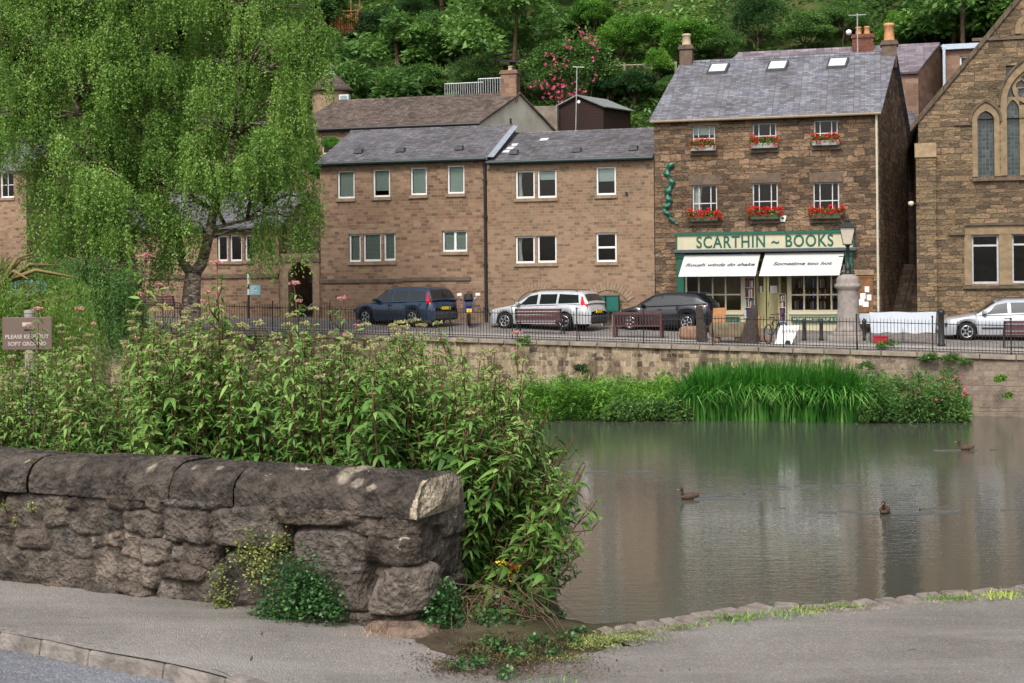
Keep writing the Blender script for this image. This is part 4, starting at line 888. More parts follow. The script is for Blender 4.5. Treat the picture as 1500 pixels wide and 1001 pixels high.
for o_ in lo+[opsC[-1]]:
    window(rC, *o_, rec=.12, fr=.07, hs=(.78,), bar=.07, mat=plain('chapel_window_paint', sgray(176, 176, 178), .5))
fa, fz1 = FA.uz(1412, 331); _, fzt = FA.uz(1440, 344); _, fzb = FA.uz(1440, 418); m = MB()
m.box(fa, cpk+.6, -.05, .02, fzt+.0, fz1); m.box(fa, lo[0][0], -.04, .02, fzb, fzt); m.box(lo[0][1], lo[1][0], -.04, .02, fzb, fzt); m.box(lo[1][1], cpk+.6, -.04, .02, fzb, fzt); m.build('window_surround', ASHC, rC, bevel=.012)
m = MB(); m.box(fa-.05, cpk+.6, -.14, .02, fz1, fz1+.09); u1_, z1_ = FA.uz(1393, 343); m.box(fa-.05, fa+.03, -.14, .0, fz1-.35, fz1-.002); m.box(u1_-.1, fa-.052, -.13, 0, fz1-.35, fz1-.26); m.box(fa-.05, cpk+.6, -.1, .02, fzb-.13, fzb-.02); m.build('drip_mould', plain('dark_coping', (.1,)*3), rC)
a, z = FA.uz(1424, 264); m = MB(); m.box(a, cpk+1, -.12, .02, z-.06, z+.06); a2, z2 = FA.uz(1448, 60); m.box(a2-.6, cpk+2, -.07, .02, z2, z2+.12); a3, z3 = FA.uz(1397, 182); m.box(a3, la0-.2, -.08, .02, z3-.07, z3+.04); m.build('string_course', ASHLARD, rC, bevel=.01)
b0, _ = FA.uz(1345, 400); b1, zb_ = FA.uz(1370, 210); m = MB(); m.hexa([(b0-.05, -.3, 2), (b1, -.3, 2), (b1, .02, 2), (b0-.05, .02, 2), (b0-.05, -.3, zb_-.5), (b1, -.3, zb_-.5), (b1, .02, zb_), (b0-.05, .02, zb_)]); m.build('buttress', S_CHAP, rC)
m = MB(); m.slab((b0-.09, -.36, zb_-.55), (b1+.03, -.36, zb_-.55), (b1+.03, .0, zb_+.02), (b0-.09, 0, zb_+.02), .08); m.build('buttress_cap', ASHC, rC)
# small arched niche in the gable top
a, z = FA.uz(1487, 50); m = MB(); nz = FA.uz(1500, 28)[1]; cx_ = cpk; R0 = cpk-a
out = [(cx_-R0, z)]+[(cx_-R0*math.cos(math.pi*i/12), z+.2+R0*math.sin(math.pi*i/12)) for i in range(13)]+[(cx_+R0, z)]; inn = [(cx_-R0*.6, z)]+[(cx_-R0*.6*math.cos(math.pi*i/12), z+.2+R0*.6*math.sin(math.pi*i/12)) for i in range(13)]+[(cx_+R0*.6, z)]
m.ring(out, inn, -.06, .02); m.prism(inn[::-1] and [(x, zq) for x, zq in inn][::-1], -.008, -.004); m.build('niche', ASHC, rC)
ul, zl_ = FA.uz(1336, 301); lt = fthing('wall_lamp', 'small bulkhead lamp on the chapel corner beside the alley', 'wall lamp', cu0-.1, -.2, zl_); m = MB(); m.tube([(cu0-.02, -.3, zl_), (cu0-.25, -.42, zl_+.08)], .02, 6); m.build('arm', DGREY, lt); m = MB(); m.lathe([(.03, -.1), (.1, -.05), (.11, .05), (.04, .09)], (cu0-.3, -.44, zl_+.05), 10); m.build('shade', plain('lamp_glass', (.6, .5, .38), .3), lt, smooth=True)

# ---------------------------------------------------------------- alley steps, cottage on the left, buildings behind
sa, sb = u1+.1, cu0; st = fthing('stone_steps', 'dark stone steps climbing the alley between bookshop and chapel', 'steps', sa, 1.5, 2.2)
m = MB()
for i in range(16): m.box(sa-.0, sb+1.2, 2.2+i*.34, 2.2+(i+1)*.34+(.0 if i < 15 else 2), 2.1, 2.55+i*.17)
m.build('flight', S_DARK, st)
m = MB(); m.tube([(sa+.75, 2.0, 3.3), (sa+1.6, 7.6, 6.0)], .025, 6); m.build('handrail', BLACK, st)

def simple_house(name, label, x0, x1, ye, yr, w0, depth, mat, roofmat, zbase, wins=(), shear=0, cat='house', over=.12, sty=None, ybase=None):
    u0, _ = FA.uz(x0, ye, w0); u1, _ = FA.uz(x1, ye, w0); _, ze = FA.uz((x0+x1)/2, ye, w0); wr = w0+depth/2; _, zr = FA.uz((x0+x1)/2, yr, wr)
    r = fthing(name, label, cat, u0, w0, zbase); ops = [px_win(FA, *q, w0) for q in wins]; m = MB(); wall_open(m, u0, u1, zbase, ze, ops, w=w0)
    body_walls(m, u0, u1, w0, w0+depth, zbase, ze, zr, wr, shear); m.build('wall', mat, r)
    for i, o_ in enumerate(ops): window(r, *o_, w=w0, **((sty or [{}]*9)[i])); sill(r, o_[0], o_[1], o_[2], w=w0)
    roof_pair(r, u0, u1, w0, w0+depth, ze, zr, roofmat, shear=shear, over=over)
    return r, u0, u1, ze, zr, wr
rD, u0, u1, ze, zr, wr = simple_house('stone_cottage', 'low stone cottage with slate roof half hidden behind the birch tree', 150, 408, 333, 285, .3, 6, S_TERR, SL_TERR, 2.4,
    [(318, 333, 345, 383), (336, 354, 344, 383), (358, 371, 344, 382)])
_, z = FA.uz(300, 408, .3); m = MB(); m.box(u0, u1, .22, .32, z, z+.17); m.build('string_course', ASHLARD, rD)
m = MB(); m.tube([(u0, .05, ze-.12), (u1, .05, ze-.12)], .06, 8); m.build('gutter', BLACK, rD)
# arched gateway
ga, gz = FA.uz(409, 378); gb, _ = FA.uz(469, 378); oa, _ = FA.uz(423, 455); ob_, zo = FA.uz(458, 400); _, zap = FA.uz(440, 380); r = fthing('arched_gateway', 'stone gateway with a low pointed arch between cottage and terraced house', 'gateway', ga, 0, 2.4)
zb = 2.4; _, zgp = FA.uz(440, 284, 1.0); m = MB(); wall_open(m, ga, gb, zb, gz, [(oa, ob_, zb, zap)], rev=.6); m.build('wall', S_TERR, r)
m = MB(); n = 10; xs = [oa+(ob_-oa)*i/n for i in range(n+1)]; arc = [(x, zo+(zap-.03-zo)*(1-abs(2*(x-oa)/(ob_-oa)-1)**1.8)) for x in xs]; m.ring([(x, zap+.003) for x, _ in arc], arc, -.03, .5); m.box(oa-.3, oa+.0, -.03, .05, zb, zap+.25); m.box(ob_, ob_+.3, -.03, .05, zb, zap+.25); m.box(oa, ob_, -.032, .05, zap+.004, zap+.25); m.build('surround', ASHLAR, r)
m = MB(); m.box(ga, gb, -.07, .3, gz-.2, gz+.0); m.build('string_course', ASHLARD, r)
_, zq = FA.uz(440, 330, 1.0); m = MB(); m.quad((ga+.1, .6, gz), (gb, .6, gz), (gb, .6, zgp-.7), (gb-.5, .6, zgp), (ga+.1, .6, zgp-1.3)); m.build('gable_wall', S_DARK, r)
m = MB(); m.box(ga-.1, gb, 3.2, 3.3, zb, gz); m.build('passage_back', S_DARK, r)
m = MB()
for i in range(8): m.box(oa+.2, ob_+.5, 1.0+i*.28, 3.2, zb, zb+.2+.17*i)
m.build('steps', ASHLARD, r)
m = MB(); m.tube([(oa+.35, .7, zb+.9), (ob_+.2, 2.6, zb+2.2)], .03, 6); m.build('handrail', GALV, r)
m = MB(); m.box(ob_-.25, ob_+.02, .61, .66, zb, zap-.1); m.build('door', plain('teal_door', sgray(26, 84, 90), .5), r)
# long brown-roofed cottage with white gable
rE, u0, u1, ze, zr, wr = simple_house('hill_cottage', 'long cottage with sagging brown tiled roof and white rendered gable above the terrace', 425, 700, 184, 145, 11, 7, S_TERR, SL_BRN, 5,
    [(433, 456, 201, 228), (471, 493, 198, 226), (381, 398, 204, 230)][:2], shear=.35, sty=[dict(mat=CREAM, vs_=(.5,)), dict(mat=CREAM, vs_=(.5,))])
m = MB(); m.tube([(u0, 10.7, ze-.12), (u1+.2, 10.7, ze-.12)], .07, 8); m.build('gutter', BLACK, rE)
g = MB(); q = lambda u, w, z: (u+.35*(w-11)+.03, w, z); g.quad(q(u1, 11, 5), q(u1, 18, 5), q(u1, 18, ze), q(u1, wr, zr-.12), q(u1, 11, ze-.1)); g.build('rendered_gable', RENDER_, rE)
chimney(rE, u1+.35*3.5-.45, wr, zr-.5, zr+.95, .42, .4, S_REAR, 1, CLAYP, .25, .12)
g = MB(); g.tube([(u1+.35*2.6+.1, 13.6, 8), (u1+.35*2.6+.1, 13.6, ze+.4)], .05, 8); g.build('downpipe', BLACK, rE)
# round turret
uT, zT = FA.uz(495, 137, 19); _, zTe = FA.uz(495, 133, 19); _, zTp = FA.uz(484, 106, 19); R = (FA.uz(524, 135, 19)[0]-FA.uz(462, 135, 19)[0])/2; uc_ = FA.uz(485, 135, 19)[0]
r = fthing('round_turret', 'round stone turret with a conical slate roof and lead cap above the brown roof', 'turret', uc_, 19, 8)
m = MB(); m.lathe([(R*.84, 8), (R*.84, zTe)], (uc_, 19, 0), 28); m.build('wall', ASHLAR, r, smooth=False)
m = MB(); m.lathe([(R*1.02, zTe-.08), (R*1.04, zTe), (R*.3, zTe+(zTp-zTe)*.8)], (uc_, 19, 0), 28); m.build('roof', SL_BRN, r)
m = MB(); m.lathe([(R*.31, zTe+(zTp-zTe)*.78), (R*.2, zTe+(zTp-zTe)*.92), (.05, zTp), (.05, zTp+.15), (.16, zTp+.25), (.16, zTp+.38), (.03, zTp+.5)], (uc_, 19, 0), 16); m.build('lead_cap', LEAD, r, smooth=True)
a, b = FA.uz(488, 141, 17)[0], FA.uz(502, 141, 17)[0]; yy = 19-R*.84-.02; z0 = FA.uz(495, 149, 17)[1]; m = MB(); m.box(a, b, yy-.03, yy+.3, z0, z0+.5); w_ = m.build('window', GREYW, r); m = MB(); m.box(a+.08, b-.08, yy-.04, yy-.031, z0+.08, z0+.43); m.build('pane', plain('dull_glass', sgray(120, 140, 140), .1, .6), w_)
# rear houses on the right
rF, u0, u1, ze, zr, wr = simple_house('rear_house', 'pinkish stone house with purple slate roof rising behind the bookshop', 1040, 1345, 109, 73, 11.5, 7, S_REAR, SL_PUR, 4, shear=.3, over=.05)
RBRK = stone('red_chimney_brick', [sgray(110, 54, 44), sgray(134, 70, 56), sgray(150, 84, 66)], sgray(130, 100, 88), .23, .085, .01)
cxx = FA.uz(1264, 60, wr)[0]; c = chimney(rF, cxx-.0, wr-.3, zr-1, zr+.35, .5, .35, RBRK, 2, CLAY, .4, .15)
rG, u0, u1, ze, zr, wr = simple_house('flat_roofed_house', 'plain pinkish stone house with a flat leaded roof edge between rear house and chapel gable', 1383, 1470, 68, 66, 13, 5, S_REAR, LEAD, 4, [(1406, 1420, 82, 96)], over=.05)
pu = FA.uz(1383, 90, 12.8)[0]; m = MB(); m.tube([(pu, 12.8, 9), (pu, 12.8, ze)], .07, 8); m.build('downpipe', plain('pale_blue_pipe', sgray(170, 184, 196), .5), rG); m = MB(); m.box(u0-.1, u1, 12.75, 13, ze-.12, ze+.12); m.build('roof_edge', plain('pale_blue_pipe', (.4,)*3), rG)
# alley back building
rH, u0, u1, ze, zr, wr = simple_house('alley_outbuilding', 'dark stone outbuilding closing the top of the alley beside the bookshop', 1302, 1342, 180, 165, 9.4, 2, S_DARK, SL_TERR, 3, over=.02)
# far-left house
rI, u0, u1, ze, zr, wr = simple_house('hill_house', 'pale stone house with a slate roof glimpsed at the left edge above the willow', -90, 38, 247, 205, 7, 6, S_TERR, SL_TERR, 5, [(0, 20, 252, 290)], sty=[dict(vs_=(.5,), hs=(.5,))])
# shed
u_, zs0 = FA.uz(815, 187, 19); us2, _ = FA.uz(884, 187, 19); _, zse = FA.uz(818, 157, 19); _, zsp = FA.uz(848, 140, 19); um = FA.uz(848, 150, 19)[0]
r = fthing('garden_shed', 'dark brown wooden shed with a shallow felt roof on the hillside', 'shed', u_, 19, zs0-1)
m = MB(); D2 = 2.4; shx = .45; q = lambda u, w, z: (u+shx*(w-19), w, z)
m.quad(q(u_, 19, zs0-1), q(us2, 19, zs0-1), q(us2, 19, zse), q(um, 19, zsp), q(u_, 19, zse)); m.quad(q(us2, 19, zs0-1), q(us2, 19+D2, zs0-1), q(us2, 19+D2, zse), q(us2, 19, zse)); m.quad(q(u_, 19+D2, zs0-1), q(u_, 19, zs0-1), q(u_, 19, zse), q(u_, 19+D2, zse)); m.build('wall', BOARDS, r)
m = MB(); e = .12; m.slab(q(u_-.2, 18.8, zse-.08), q(um, 18.8, zsp+.03), q(um, 19+D2, zsp+.03), q(u_-.2, 19+D2, zse-.08), .06); m.slab(q(um, 18.8, zsp+.03), q(us2+.25, 18.8, zse-.1), q(us2+.25, 19+D2, zse-.1), q(um, 19+D2, zsp+.03), .06); m.build('roof', plain('roofing_felt', sgray(120, 124, 122), .9), r)
m = MB(); m.lathe([(.09, 0), (.09, .03)], (um, 18.95, zsp-.35), 12, 'y'); m.build('shed_light', WHITE, r)
# TV aerial on a pole
ua_, za_ = FA.uz(843, 150, 18); _, zb_ = FA.uz(845, 98, 18); r = fthing('tv_aerial', 'thin pole with a small television aerial in front of the shed', 'aerial', ua_, 18, za_-1.5); m = MB(); m.tube([(ua_, 18, za_-1.5), (ua_+.1, 18, zb_)], .025, 6); m.tube([(ua_-.15, 18, zb_), (ua_+.5, 18, zb_-.05)], .02, 5)
for i in range(6): m.tube([(ua_-.1+i*.11, 17.75, zb_-.02), (ua_-.1+i*.11, 18.25, zb_-.02)], .01, 4)
m.build('mast', GALV, r)
# galvanised railing on the terrace above the brown roof
a, z0 = FA.uz(652, 143, 21); b, _ = FA.uz(708, 143, 21); c, _ = FA.uz(764, 148, 21); _, z1 = FA.uz(680, 122, 21); _, z2 = FA.uz(740, 118, 21)
r = fthing('galvanised_railing', 'pale galvanised railing on the terrace behind the stone chimney', 'railing', a, 21, z0-.2); m = MB()
def gr(x0, x1, za, zb_, w, n):
    m.tube([(x0, w, zb_), (x1, w, zb_)], .03, 5); m.tube([(x0, w, za), (x1, w, za)], .03, 5)
    for i in range(n+1): x = x0+(x1-x0)*i/n; m.tube([(x, w, za), (x, w, zb_)], .018, 4)
gr(a, b, z0-.2, z1, 21, 17); gr(b, c, z0-.9, z2, 20, 16); m.tube([(c, 20, z0-2), (c, 20, z2+.1)], .05, 6); m.build('railing_bars', GALV, r)
# hillside garden bits
def rail_fence(label, pts, w, h, n=2, mat=TIMB, name='timber_fence'):
    P_ = [FA.uz(x, y, w) for x, y in pts]; r = fthing(name, label, 'fence', P_[0][0], w, P_[0][1]-h); m = MB()
    for i in range(len(P_)-1):
        for k in range(n): m.tube([(P_[i][0], w, P_[i][1]-k*h/n), (P_[i+1][0], w, P_[i+1][1]-k*h/n)], .045, 5)
    m.build('rail', mat, r)
    for u, z in P_: m = MB(); m.box(u-.06, u+.06, w-.06, w+.06, z-h-1, z+.1); m.build('post', mat, r)
    return r
rail_fence('grey weathered rail fence on the hillside between shed and bookshop chimney', [(890, 97), (915, 96), (945, 95), (990, 93)], 25, 1.0, 1, plain('grey_timber', sgray(140, 130, 118), .9))
r = rail_fence('orange-brown timber deck railing high on the hillside at top left', [(480, 18), (503, 17), (525, 16)], 30, .9, 2)
a, z = FA.uz(482, 20, 30); b, _ = FA.uz(524, 30, 30); m = MB(); x = a
while x < b: m.box(x, x+.09, 29.95, 29.98, z-1.1, z-.1); x += .14
m.build('balusters', plain('orange_timber', sgray(176, 110, 66), .8), r)
m = MB(); m.box(a-.3, b, 30, 32, z-1.4, z-1.12); m.tube([(b, 30.4, z-1), (b, 30.4, z+3)], .06, 6); m.tube([(b-.6, 30.4, z-1), (b-.6, 30.4, z+3)], .05, 6); m.build('deck', TIMB, r)
a, z = FA.uz(716, 76, 25); b, z2 = FA.uz(764, 92, 25); r = fthing('lean_to', 'small dark tilted roof of a garden shelter on the hillside above the chimney', 'shelter', a, 25, z-1)
m = MB(); m.slab((a, 25, z-.2), (a+1.2, 24.6, z-.1), (a+1.5, 26, z+.15), (a+.2, 26.4, z+.05), .1); m.slab((a+.5, 24.4, z-.6), (b, 24.4, z2+.0), (b+.3, 26, z2+.3), (a+.9, 26, z-.25), .08); m.build('roof', DGREY, r)
m = MB()
for x in (a+.3, a+1.3, b-.2): m.box(x, x+.1, 25, 25.1, z-3, z-.3)
m.box(a+.8, b-.3, 25.3, 25.35, z-2, z-.8); m.build('post', SHEDW, r)
# grey stone retaining wall beside the shed
a, z = FA.uz(762, 158, 18.5); b, _ = FA.uz(816, 160, 18.5); r = fthing('garden_wall', 'grey garden retaining wall between white gable and shed', 'garden wall', a, 18.5, z-3); m = MB(); m.hexa([(a, 18.5, z-3), (b, 18.5, z-3), (b, 19.2, z-3), (a, 19.2, z-3), (a, 18.5, z+.1), (b, 18.5, z), (b, 19.2, z), (a, 19.2, z+.1)]); m.build('wall_body', plain('lichened_grey_stone', sgray(126, 116, 104), .95, .1, 0, .35, 2, .05), r)
# second TV aerial behind red chimney
ua_, za_ = FA.uz(1256, 50, 13); r = fthing('tv_aerial', 'small aerial with a white ball beside the red brick chimney', 'aerial', ua_, 13, za_-1.2); m = MB(); m.tube([(ua_, 13, za_-1.4), (ua_, 13, za_+1.0)], .025, 5); m.tube([(ua_-.4, 13, za_+.9), (ua_+.4, 13, za_+.9)], .02, 4)
for i in range(6): m.tube([(ua_-.35+i*.14, 12.8, za_+.9), (ua_-.35+i*.14, 13.2, za_+.9)], .012, 4)
m.build('mast', GALV, r); m = MB(); m.lathe([(.02, -.14), (.12, -.08), (.14, 0), (.12, .08), (.02, .14)], (ua_-.4, 13, za_+.1), 12); m.build('white_ball', WHITE, r, smooth=True)
# ---------------------------------------------------------------- cars
RUBBER = plain('rubber', (.012, .012, .012), .85, .2); CHROME = plain('alloy', (.45, .46, .48), .3, .5, .7, .05); PLASTIC = plain('black_plastic', (.02, .02, .022), .6, .3)
REDL = plain('red_lens', (.55, .01, .015), .15, .6, 0, .05); CLEARL = plain('clear_lens', (.6, .62, .64), .1, .7, 0, .05); SEATS = plain('car_interior', (.03, .03, .032), .9)
YPL = plain('yellow_plate', (.75, .5, .03), .5); WPL = plain('white_plate', (.75, .75, .72), .5)
def paint(name, c, metal=.3, rough=.28):
    b = NB(name); b.p.inputs['Coat Weight'].default_value = .7; b.p.inputs['Coat Roughness'].default_value = .06
    n = b.noise(b.n('TexCoord').outputs['Object'], 3, 3); return b.done(b.mix(n, tuple(v*.85 for v in c), tuple(v*1.12 for v in c)), rough, .5, metal)
def car(label, pos, yaw, L, Wd, H, pnt, shape='estate', group='cars parked along the street', rails=False, stripe=None):
    t = thing('parked_car', label, 'car', pos, yaw, group)     # local x: nose at -x, tail at +x ; near side is -y ; z up
    hw = Wd/2; x0, x1 = -L/2, L/2; wb = L*.575; xf, xr = x0+L*.19, x0+L*.19+wb; Rw = .315; arch = Rw+.065
    def X(f): return x0+L*f
    if shape == 'estate': hood = [(0, .5), (.01, .66), (.05, .76), (.27, .93)]; gh = [(.265, .93), (.42, H-.09), (.5, H-.01), (.7, H), (.9, H-.03), (.93, H-.12), (.985, .98)]; tail = [(.985, .97), (.995, .8), (1, .6), (1, .4)]
    else: hood = [(0, .45), (.015, .62), (.06, .74), (.25, .95)]; gh = [(.245, .95), (.42, H-.09), (.52, H-.005), (.68, H), (.84, H-.06), (.885, H-.16), (.975, 1.0)]; tail = [(.975, 1.0), (.99, .82), (1, .6), (1, .4)]
    belt = lambda f: np.interp(f, [0, .27, .98], [.6, .9, .98]) if shape == 'estate' else np.interp(f, [0, .25, .98], [.6, .92, 1.03])
    fs = sorted(set(list(np.linspace(0, 1, 41))+[(xf+a*arch-x0)/L for a in (-1, -.92, -.7, -.4, 0, .4, .7, .92, 1)]+[(xr+a*arch-x0)/L for a in (-1, -.92, -.7, -.4, 0, .4, .7, .92, 1)]))
    V = []; F = []; nf = len(fs)
    for f in fs:
        x = X(f); zb = .2
        for c in (xf, xr):
            if abs(x-c) < arch: zb = max(zb, Rw+math.sqrt(arch*arch-(x-c)**2))
        nar = 1-.34*max(0, 1-f/.1)**2.2-.2*max(0, (f-.93)/.07)**2.2
        top = np.interp(f, [p[0] for p in hood]+[.98, 1], [p[1] for p in hood]+[.98, .62]) if f < .265 else belt(f) if f < .985 else np.interp(f, [.985, 1], [.98, .66])
        zt = min(top, belt(f)) if f > .27 else top; zb = min(zb, zt-.05); w = hw*nar; sec = []
        for k, (a, ww) in enumerate(((0, .95), (.25, .985), (.5, 1.0), (.72, .985), (.9, .95))): sec.append((w*ww, zb+(zt-zb)*a))
        sec += [(w*.88, zt), (w*.5, zt+.035), (0, zt+.045)]
        for s_ in (-1, 1):
            for (yy, z) in (sec if s_ < 0 else sec[::-1][1:]): V.append((x, s_*yy if s_ < 0 else yy, z))
    K = 15
    for i in range(nf-1):
        for k in range(K-1): a = i*K+k; F.append((a, a+1, a+K+1, a+K))
    F4 = F; o = np_mesh('body', V, np.array(F4)[:, ::-1], pnt, t, smooth=True)
    m = MB(); m.box(x0+.04, x1-.05, -hw*.72, hw*.72, .2, .6); m.box(x0+.12, x1-.12, -hw*.9, hw*.9, .5, .62); m.build('underbody', PLASTIC, t)
    e = MB(); e.prism([(x0+.0, .22), (x0+.12, .2), (x0+.12, .52), (x0-.02, .46)], -hw*.62, hw*.62); e.build('bumper', pnt if shape != 'estate' else DGREY, t, bevel=.02); e = MB(); e.prism([(x1-.14, .22), (x1+.02, .26), (x1+.035, .48), (x1-.1, .54)], -hw*.8, hw*.8); e.build('bumper', pnt if shape != 'estate' else DGREY, t, bevel=.02)
    # greenhouse
    gx = np.array([p[0] for p in gh]); gz = np.array([p[1] for p in gh]); G_ = sorted(set(list(np.linspace(gx[0], gx[-1], 25))+list(gx))); V = []; F = []
    def gsec(f):
        zr = float(np.interp(f, gx, gz)); zb = float(belt(min(f, .975)))-.01; zr = max(zr, zb+.01); hfrac = (zr-zb)/(H-.95); wb_ = hw*(.93-.03*max(0, (f-.85)/.15)); wt = wb_-(.2*hfrac)*1.0
        return zb, zr, wb_, wt
    for f in G_:
        zb, zr, wb_, wt = gsec(f); x = X(f); sec = [(wb_, zb), ((wb_+wt)/2+.01, (zb+zr)/2), (wt, zr-.03*min(1, (zr-zb)*4)), (wt-.08, zr), (wt*.5, zr+.02), (0, zr+.028)]
        for s_ in (-1, 1):
            for yy, z in (sec if s_ < 0 else sec[::-1][1:]): V.append((x, s_*yy if s_ < 0 else yy, z))
    K = 11
    for i in range(len(G_)-1):
        for k in range(K-1): a = i*K+k; F.append((a, a+1, a+K+1, a+K))
    np_mesh('roof', V, np.array(F)[:, ::-1], pnt, t, smooth=True)
    def gp(f, tt, s_, e=.008):    # point on the greenhouse side
        zb, zr, wb_, wt = gsec(f); mid = ((wb_+wt)/2+.01, (zb+zr)/2); z1 = zr-.03
        y = wb_+(mid[0]-wb_)*2*tt if tt < .5 else mid[0]+(wt-mid[0])*(2*tt-1); z = zb+(z1-zb)*tt
        return (X(f), s_*(y+e), z)
    if shape == 'estate': wins = [[(.31, .1), (.5, .1), (.5, .84), (.405, .84)], [(.525, .1), (.685, .1), (.685, .84), (.525, .84)], [(.705, .1), (.9, .12), (.885, .8), (.705, .84)]]
    else: wins = [[(.3, .1), (.5, .1), (.5, .84), (.41, .84)], [(.52, .1), (.72, .12), (.74, .8), (.52, .84)], [(.75, .3), (.84, .42), (.79, .72), (.76, .76)]]
    for s_ in (-1, 1):
        for q in wins:
            m = MB(); n = 5; pts = [[None]*(n+1) for _ in range(4)]
            A, B, C, D_ = q; rows = []
            for j in range(n+1):
                tt = j/n; r = []
                for i in range(n+1):
                    ss = i/n; f = (A[0]*(1-ss)+B[0]*ss)*(1-tt)+(D_[0]*(1-ss)+C[0]*ss)*tt; v = (A[1]*(1-ss)+B[1]*ss)*(1-tt)+(D_[1]*(1-ss)+C[1]*ss)*tt; r.append(gp(f, v, s_))
                rows.append(r)
            V = [p for r in rows for p in r]; F = [(j*(n+1)+i, j*(n+1)+i+1, (j+1)*(n+1)+i+1, (j+1)*(n+1)+i) for j in range(n) for i in range(n)]
            np_mesh('side_window', V, F if s_ < 0 else [f_[::-1] for f_ in F], CARGLASS, t, smooth=True)
    def band(f0, f1, wfrac, name, e=.012):
        V = []; n = 6
        for i in range(n+1):
            f = f0+(f1-f0)*i/n; zb, zr, wb_, wt = gsec(f)
            for j in range(7): y = (wt*wfrac)*(j/3-1); V.append((X(f), y, zr+.028-.03*abs(j/3-1)**2+e))
        F = [(i*7+j, i*7+j+1, (i+1)*7+j+1, (i+1)*7+j) for i in range(n) for j in range(6)]; np_mesh(name, V, F, CARGLASS, t, smooth=True)
    band(gx[0]+.012, gx[1]-.008, .93, 'windscreen'); band(gx[-2]+.004 if shape == 'estate' else gx[-2]+.005, gx[-1]-.012, .9, 'rear_window')
    # wheels
    for c in (xf, xr):
        for s_ in (-1, 1):
            y = s_*(hw-.1); w_ = bpy.data.objects.new('wheel', None); COL.objects.link(w_); w_.parent = t; w_.location = (c, y, Rw); OFF[w_.name] = (0, 0, 0)
            m = MB(); m.lathe([(.2, -.1), (Rw-.03, -.105), (Rw, -.08), (Rw, .08), (Rw-.03, .105), (.2, .1)], (0, 0, 0), 24, 'y'); m.build('tyre', RUBBER, w_, smooth=False)
            m = MB(); m.lathe([(.0, -.02), (.06, -.04), (.205, -.105), (.215, -.1), (.215, .1), (.205, .105), (.06, .04), (0, .02)], (0, 0, 0), 20, 'y')
            for k in range(5):
                g = k*2*math.pi/5; m.hexa([(.05*math.cos(g)-.03*math.sin(g), s_*.075, .05*math.sin(g)+.03*math.cos(g)), (.2*math.cos(g)-.02*math.sin(g), s_*.09, .2*math.sin(g)+.02*math.cos(g)), (.2*math.cos(g)-.02*math.sin(g), s_*.108, .2*math.sin(g)+.02*math.cos(g)), (.05*math.cos(g)-.03*math.sin(g), s_*.1, .05*math.sin(g)+.03*math.cos(g)),
                     (.05*math.cos(g)+.03*math.sin(g), s_*.075, .05*math.sin(g)-.03*math.cos(g)), (.2*math.cos(g)+.02*math.sin(g), s_*.09, .2*math.sin(g)-.02*math.cos(g)), (.2*math.cos(g)+.02*math.sin(g), s_*.108, .2*math.sin(g)-.02*math.cos(g)), (.05*math.cos(g)+.03*math.sin(g), s_*.1, .05*math.sin(g)-.03*math.cos(g))])
            m.build('rim', CHROME, w_)
            m = MB(); m.lathe([(.0, -.0), (arch-.015, 0), (arch-.015, .02)], (c, y-s_*.14, Rw), 20, 'y'); m.build('wheel_arch', RUBBER, t)
    # lamps, plates, mirrors, handles, trim
    for s_ in (-1, 1):
        m = MB(); m.hexa([(x0+.03, s_*hw*.42, .58), (x0+.3, s_*hw*.93, .6), (x0+.34, s_*hw*.9, .6), (x0+.08, s_*hw*.4, .58), (x0+.05, s_*hw*.42, .7), (x0+.36, s_*hw*.94, .77), (x0+.38, s_*hw*.88, .76), (x0+.1, s_*hw*.4, .71)]); m.build('headlight', CLEARL, t, bevel=.01)
        m = MB()
        if shape == 'estate':
            p = [gp(.918, .0, s_, .016), gp(.962, .0, s_, .016), gp(.935, .8, s_, .016), gp(.912, .8, s_, .016)]; q = [(a+.03, b*.9, c) for a, b, c in p]; m.hexa([p[0], p[1], q[1], q[0], p[3], p[2], q[2], q[3]]); m.hexa([(X(.93), s_*hw*.94, .68), (X(.985), s_*hw*.86, .68), (X(.985), s_*hw*.7, .68), (X(.93), s_*hw*.8, .68), (X(.925), s_*hw*.955, .97), (X(.975), s_*hw*.9, .97), (X(.975), s_*hw*.75, .97), (X(.925), s_*hw*.8, .97)])
        else: m.hexa([(X(.9), s_*hw*.97, .76), (X(.985), s_*hw*.87, .74), (X(.995), s_*hw*.6, .74), (X(.9), s_*hw*.8, .76), (X(.885), s_*hw*.965, .97), (X(.97), s_*hw*.89, .98), (X(.98), s_*hw*.64, .98), (X(.9), s_*hw*.8, .97)])
        m.build('tail_light', REDL, t, bevel=.012)
        m = MB(); m.hexa([(X(.3), s_*hw*.93, .95), (X(.34), s_*hw*.93, .95), (X(.34), s_*(hw+.13), .95), (X(.315), s_*(hw+.13), .95), (X(.31), s_*hw*.93, 1.05), (X(.34), s_*hw*.93, 1.05), (X(.34), s_*(hw+.14), 1.07), (X(.315), s_*(hw+.14), 1.07)]); m.build('mirror', pnt, t, bevel=.02)
        m = MB()
        for f in (.47, .66): m.box(X(f), X(f+.04), s_*(hw*.975), s_*(hw*.975+.03), .79, .815)
        m.build('door_handle', pnt, t)
        m = MB(); m.box(X(.3), X(.73), s_*(hw*.985), s_*(hw*.985+.02), .4, .46)
        for f in (.51, .705): m.box(X(f), X(f)+.006, s_*(hw*.98), s_*(hw*.98+.008), .3, .88)
        m.build('side_trim', PLASTIC, t)
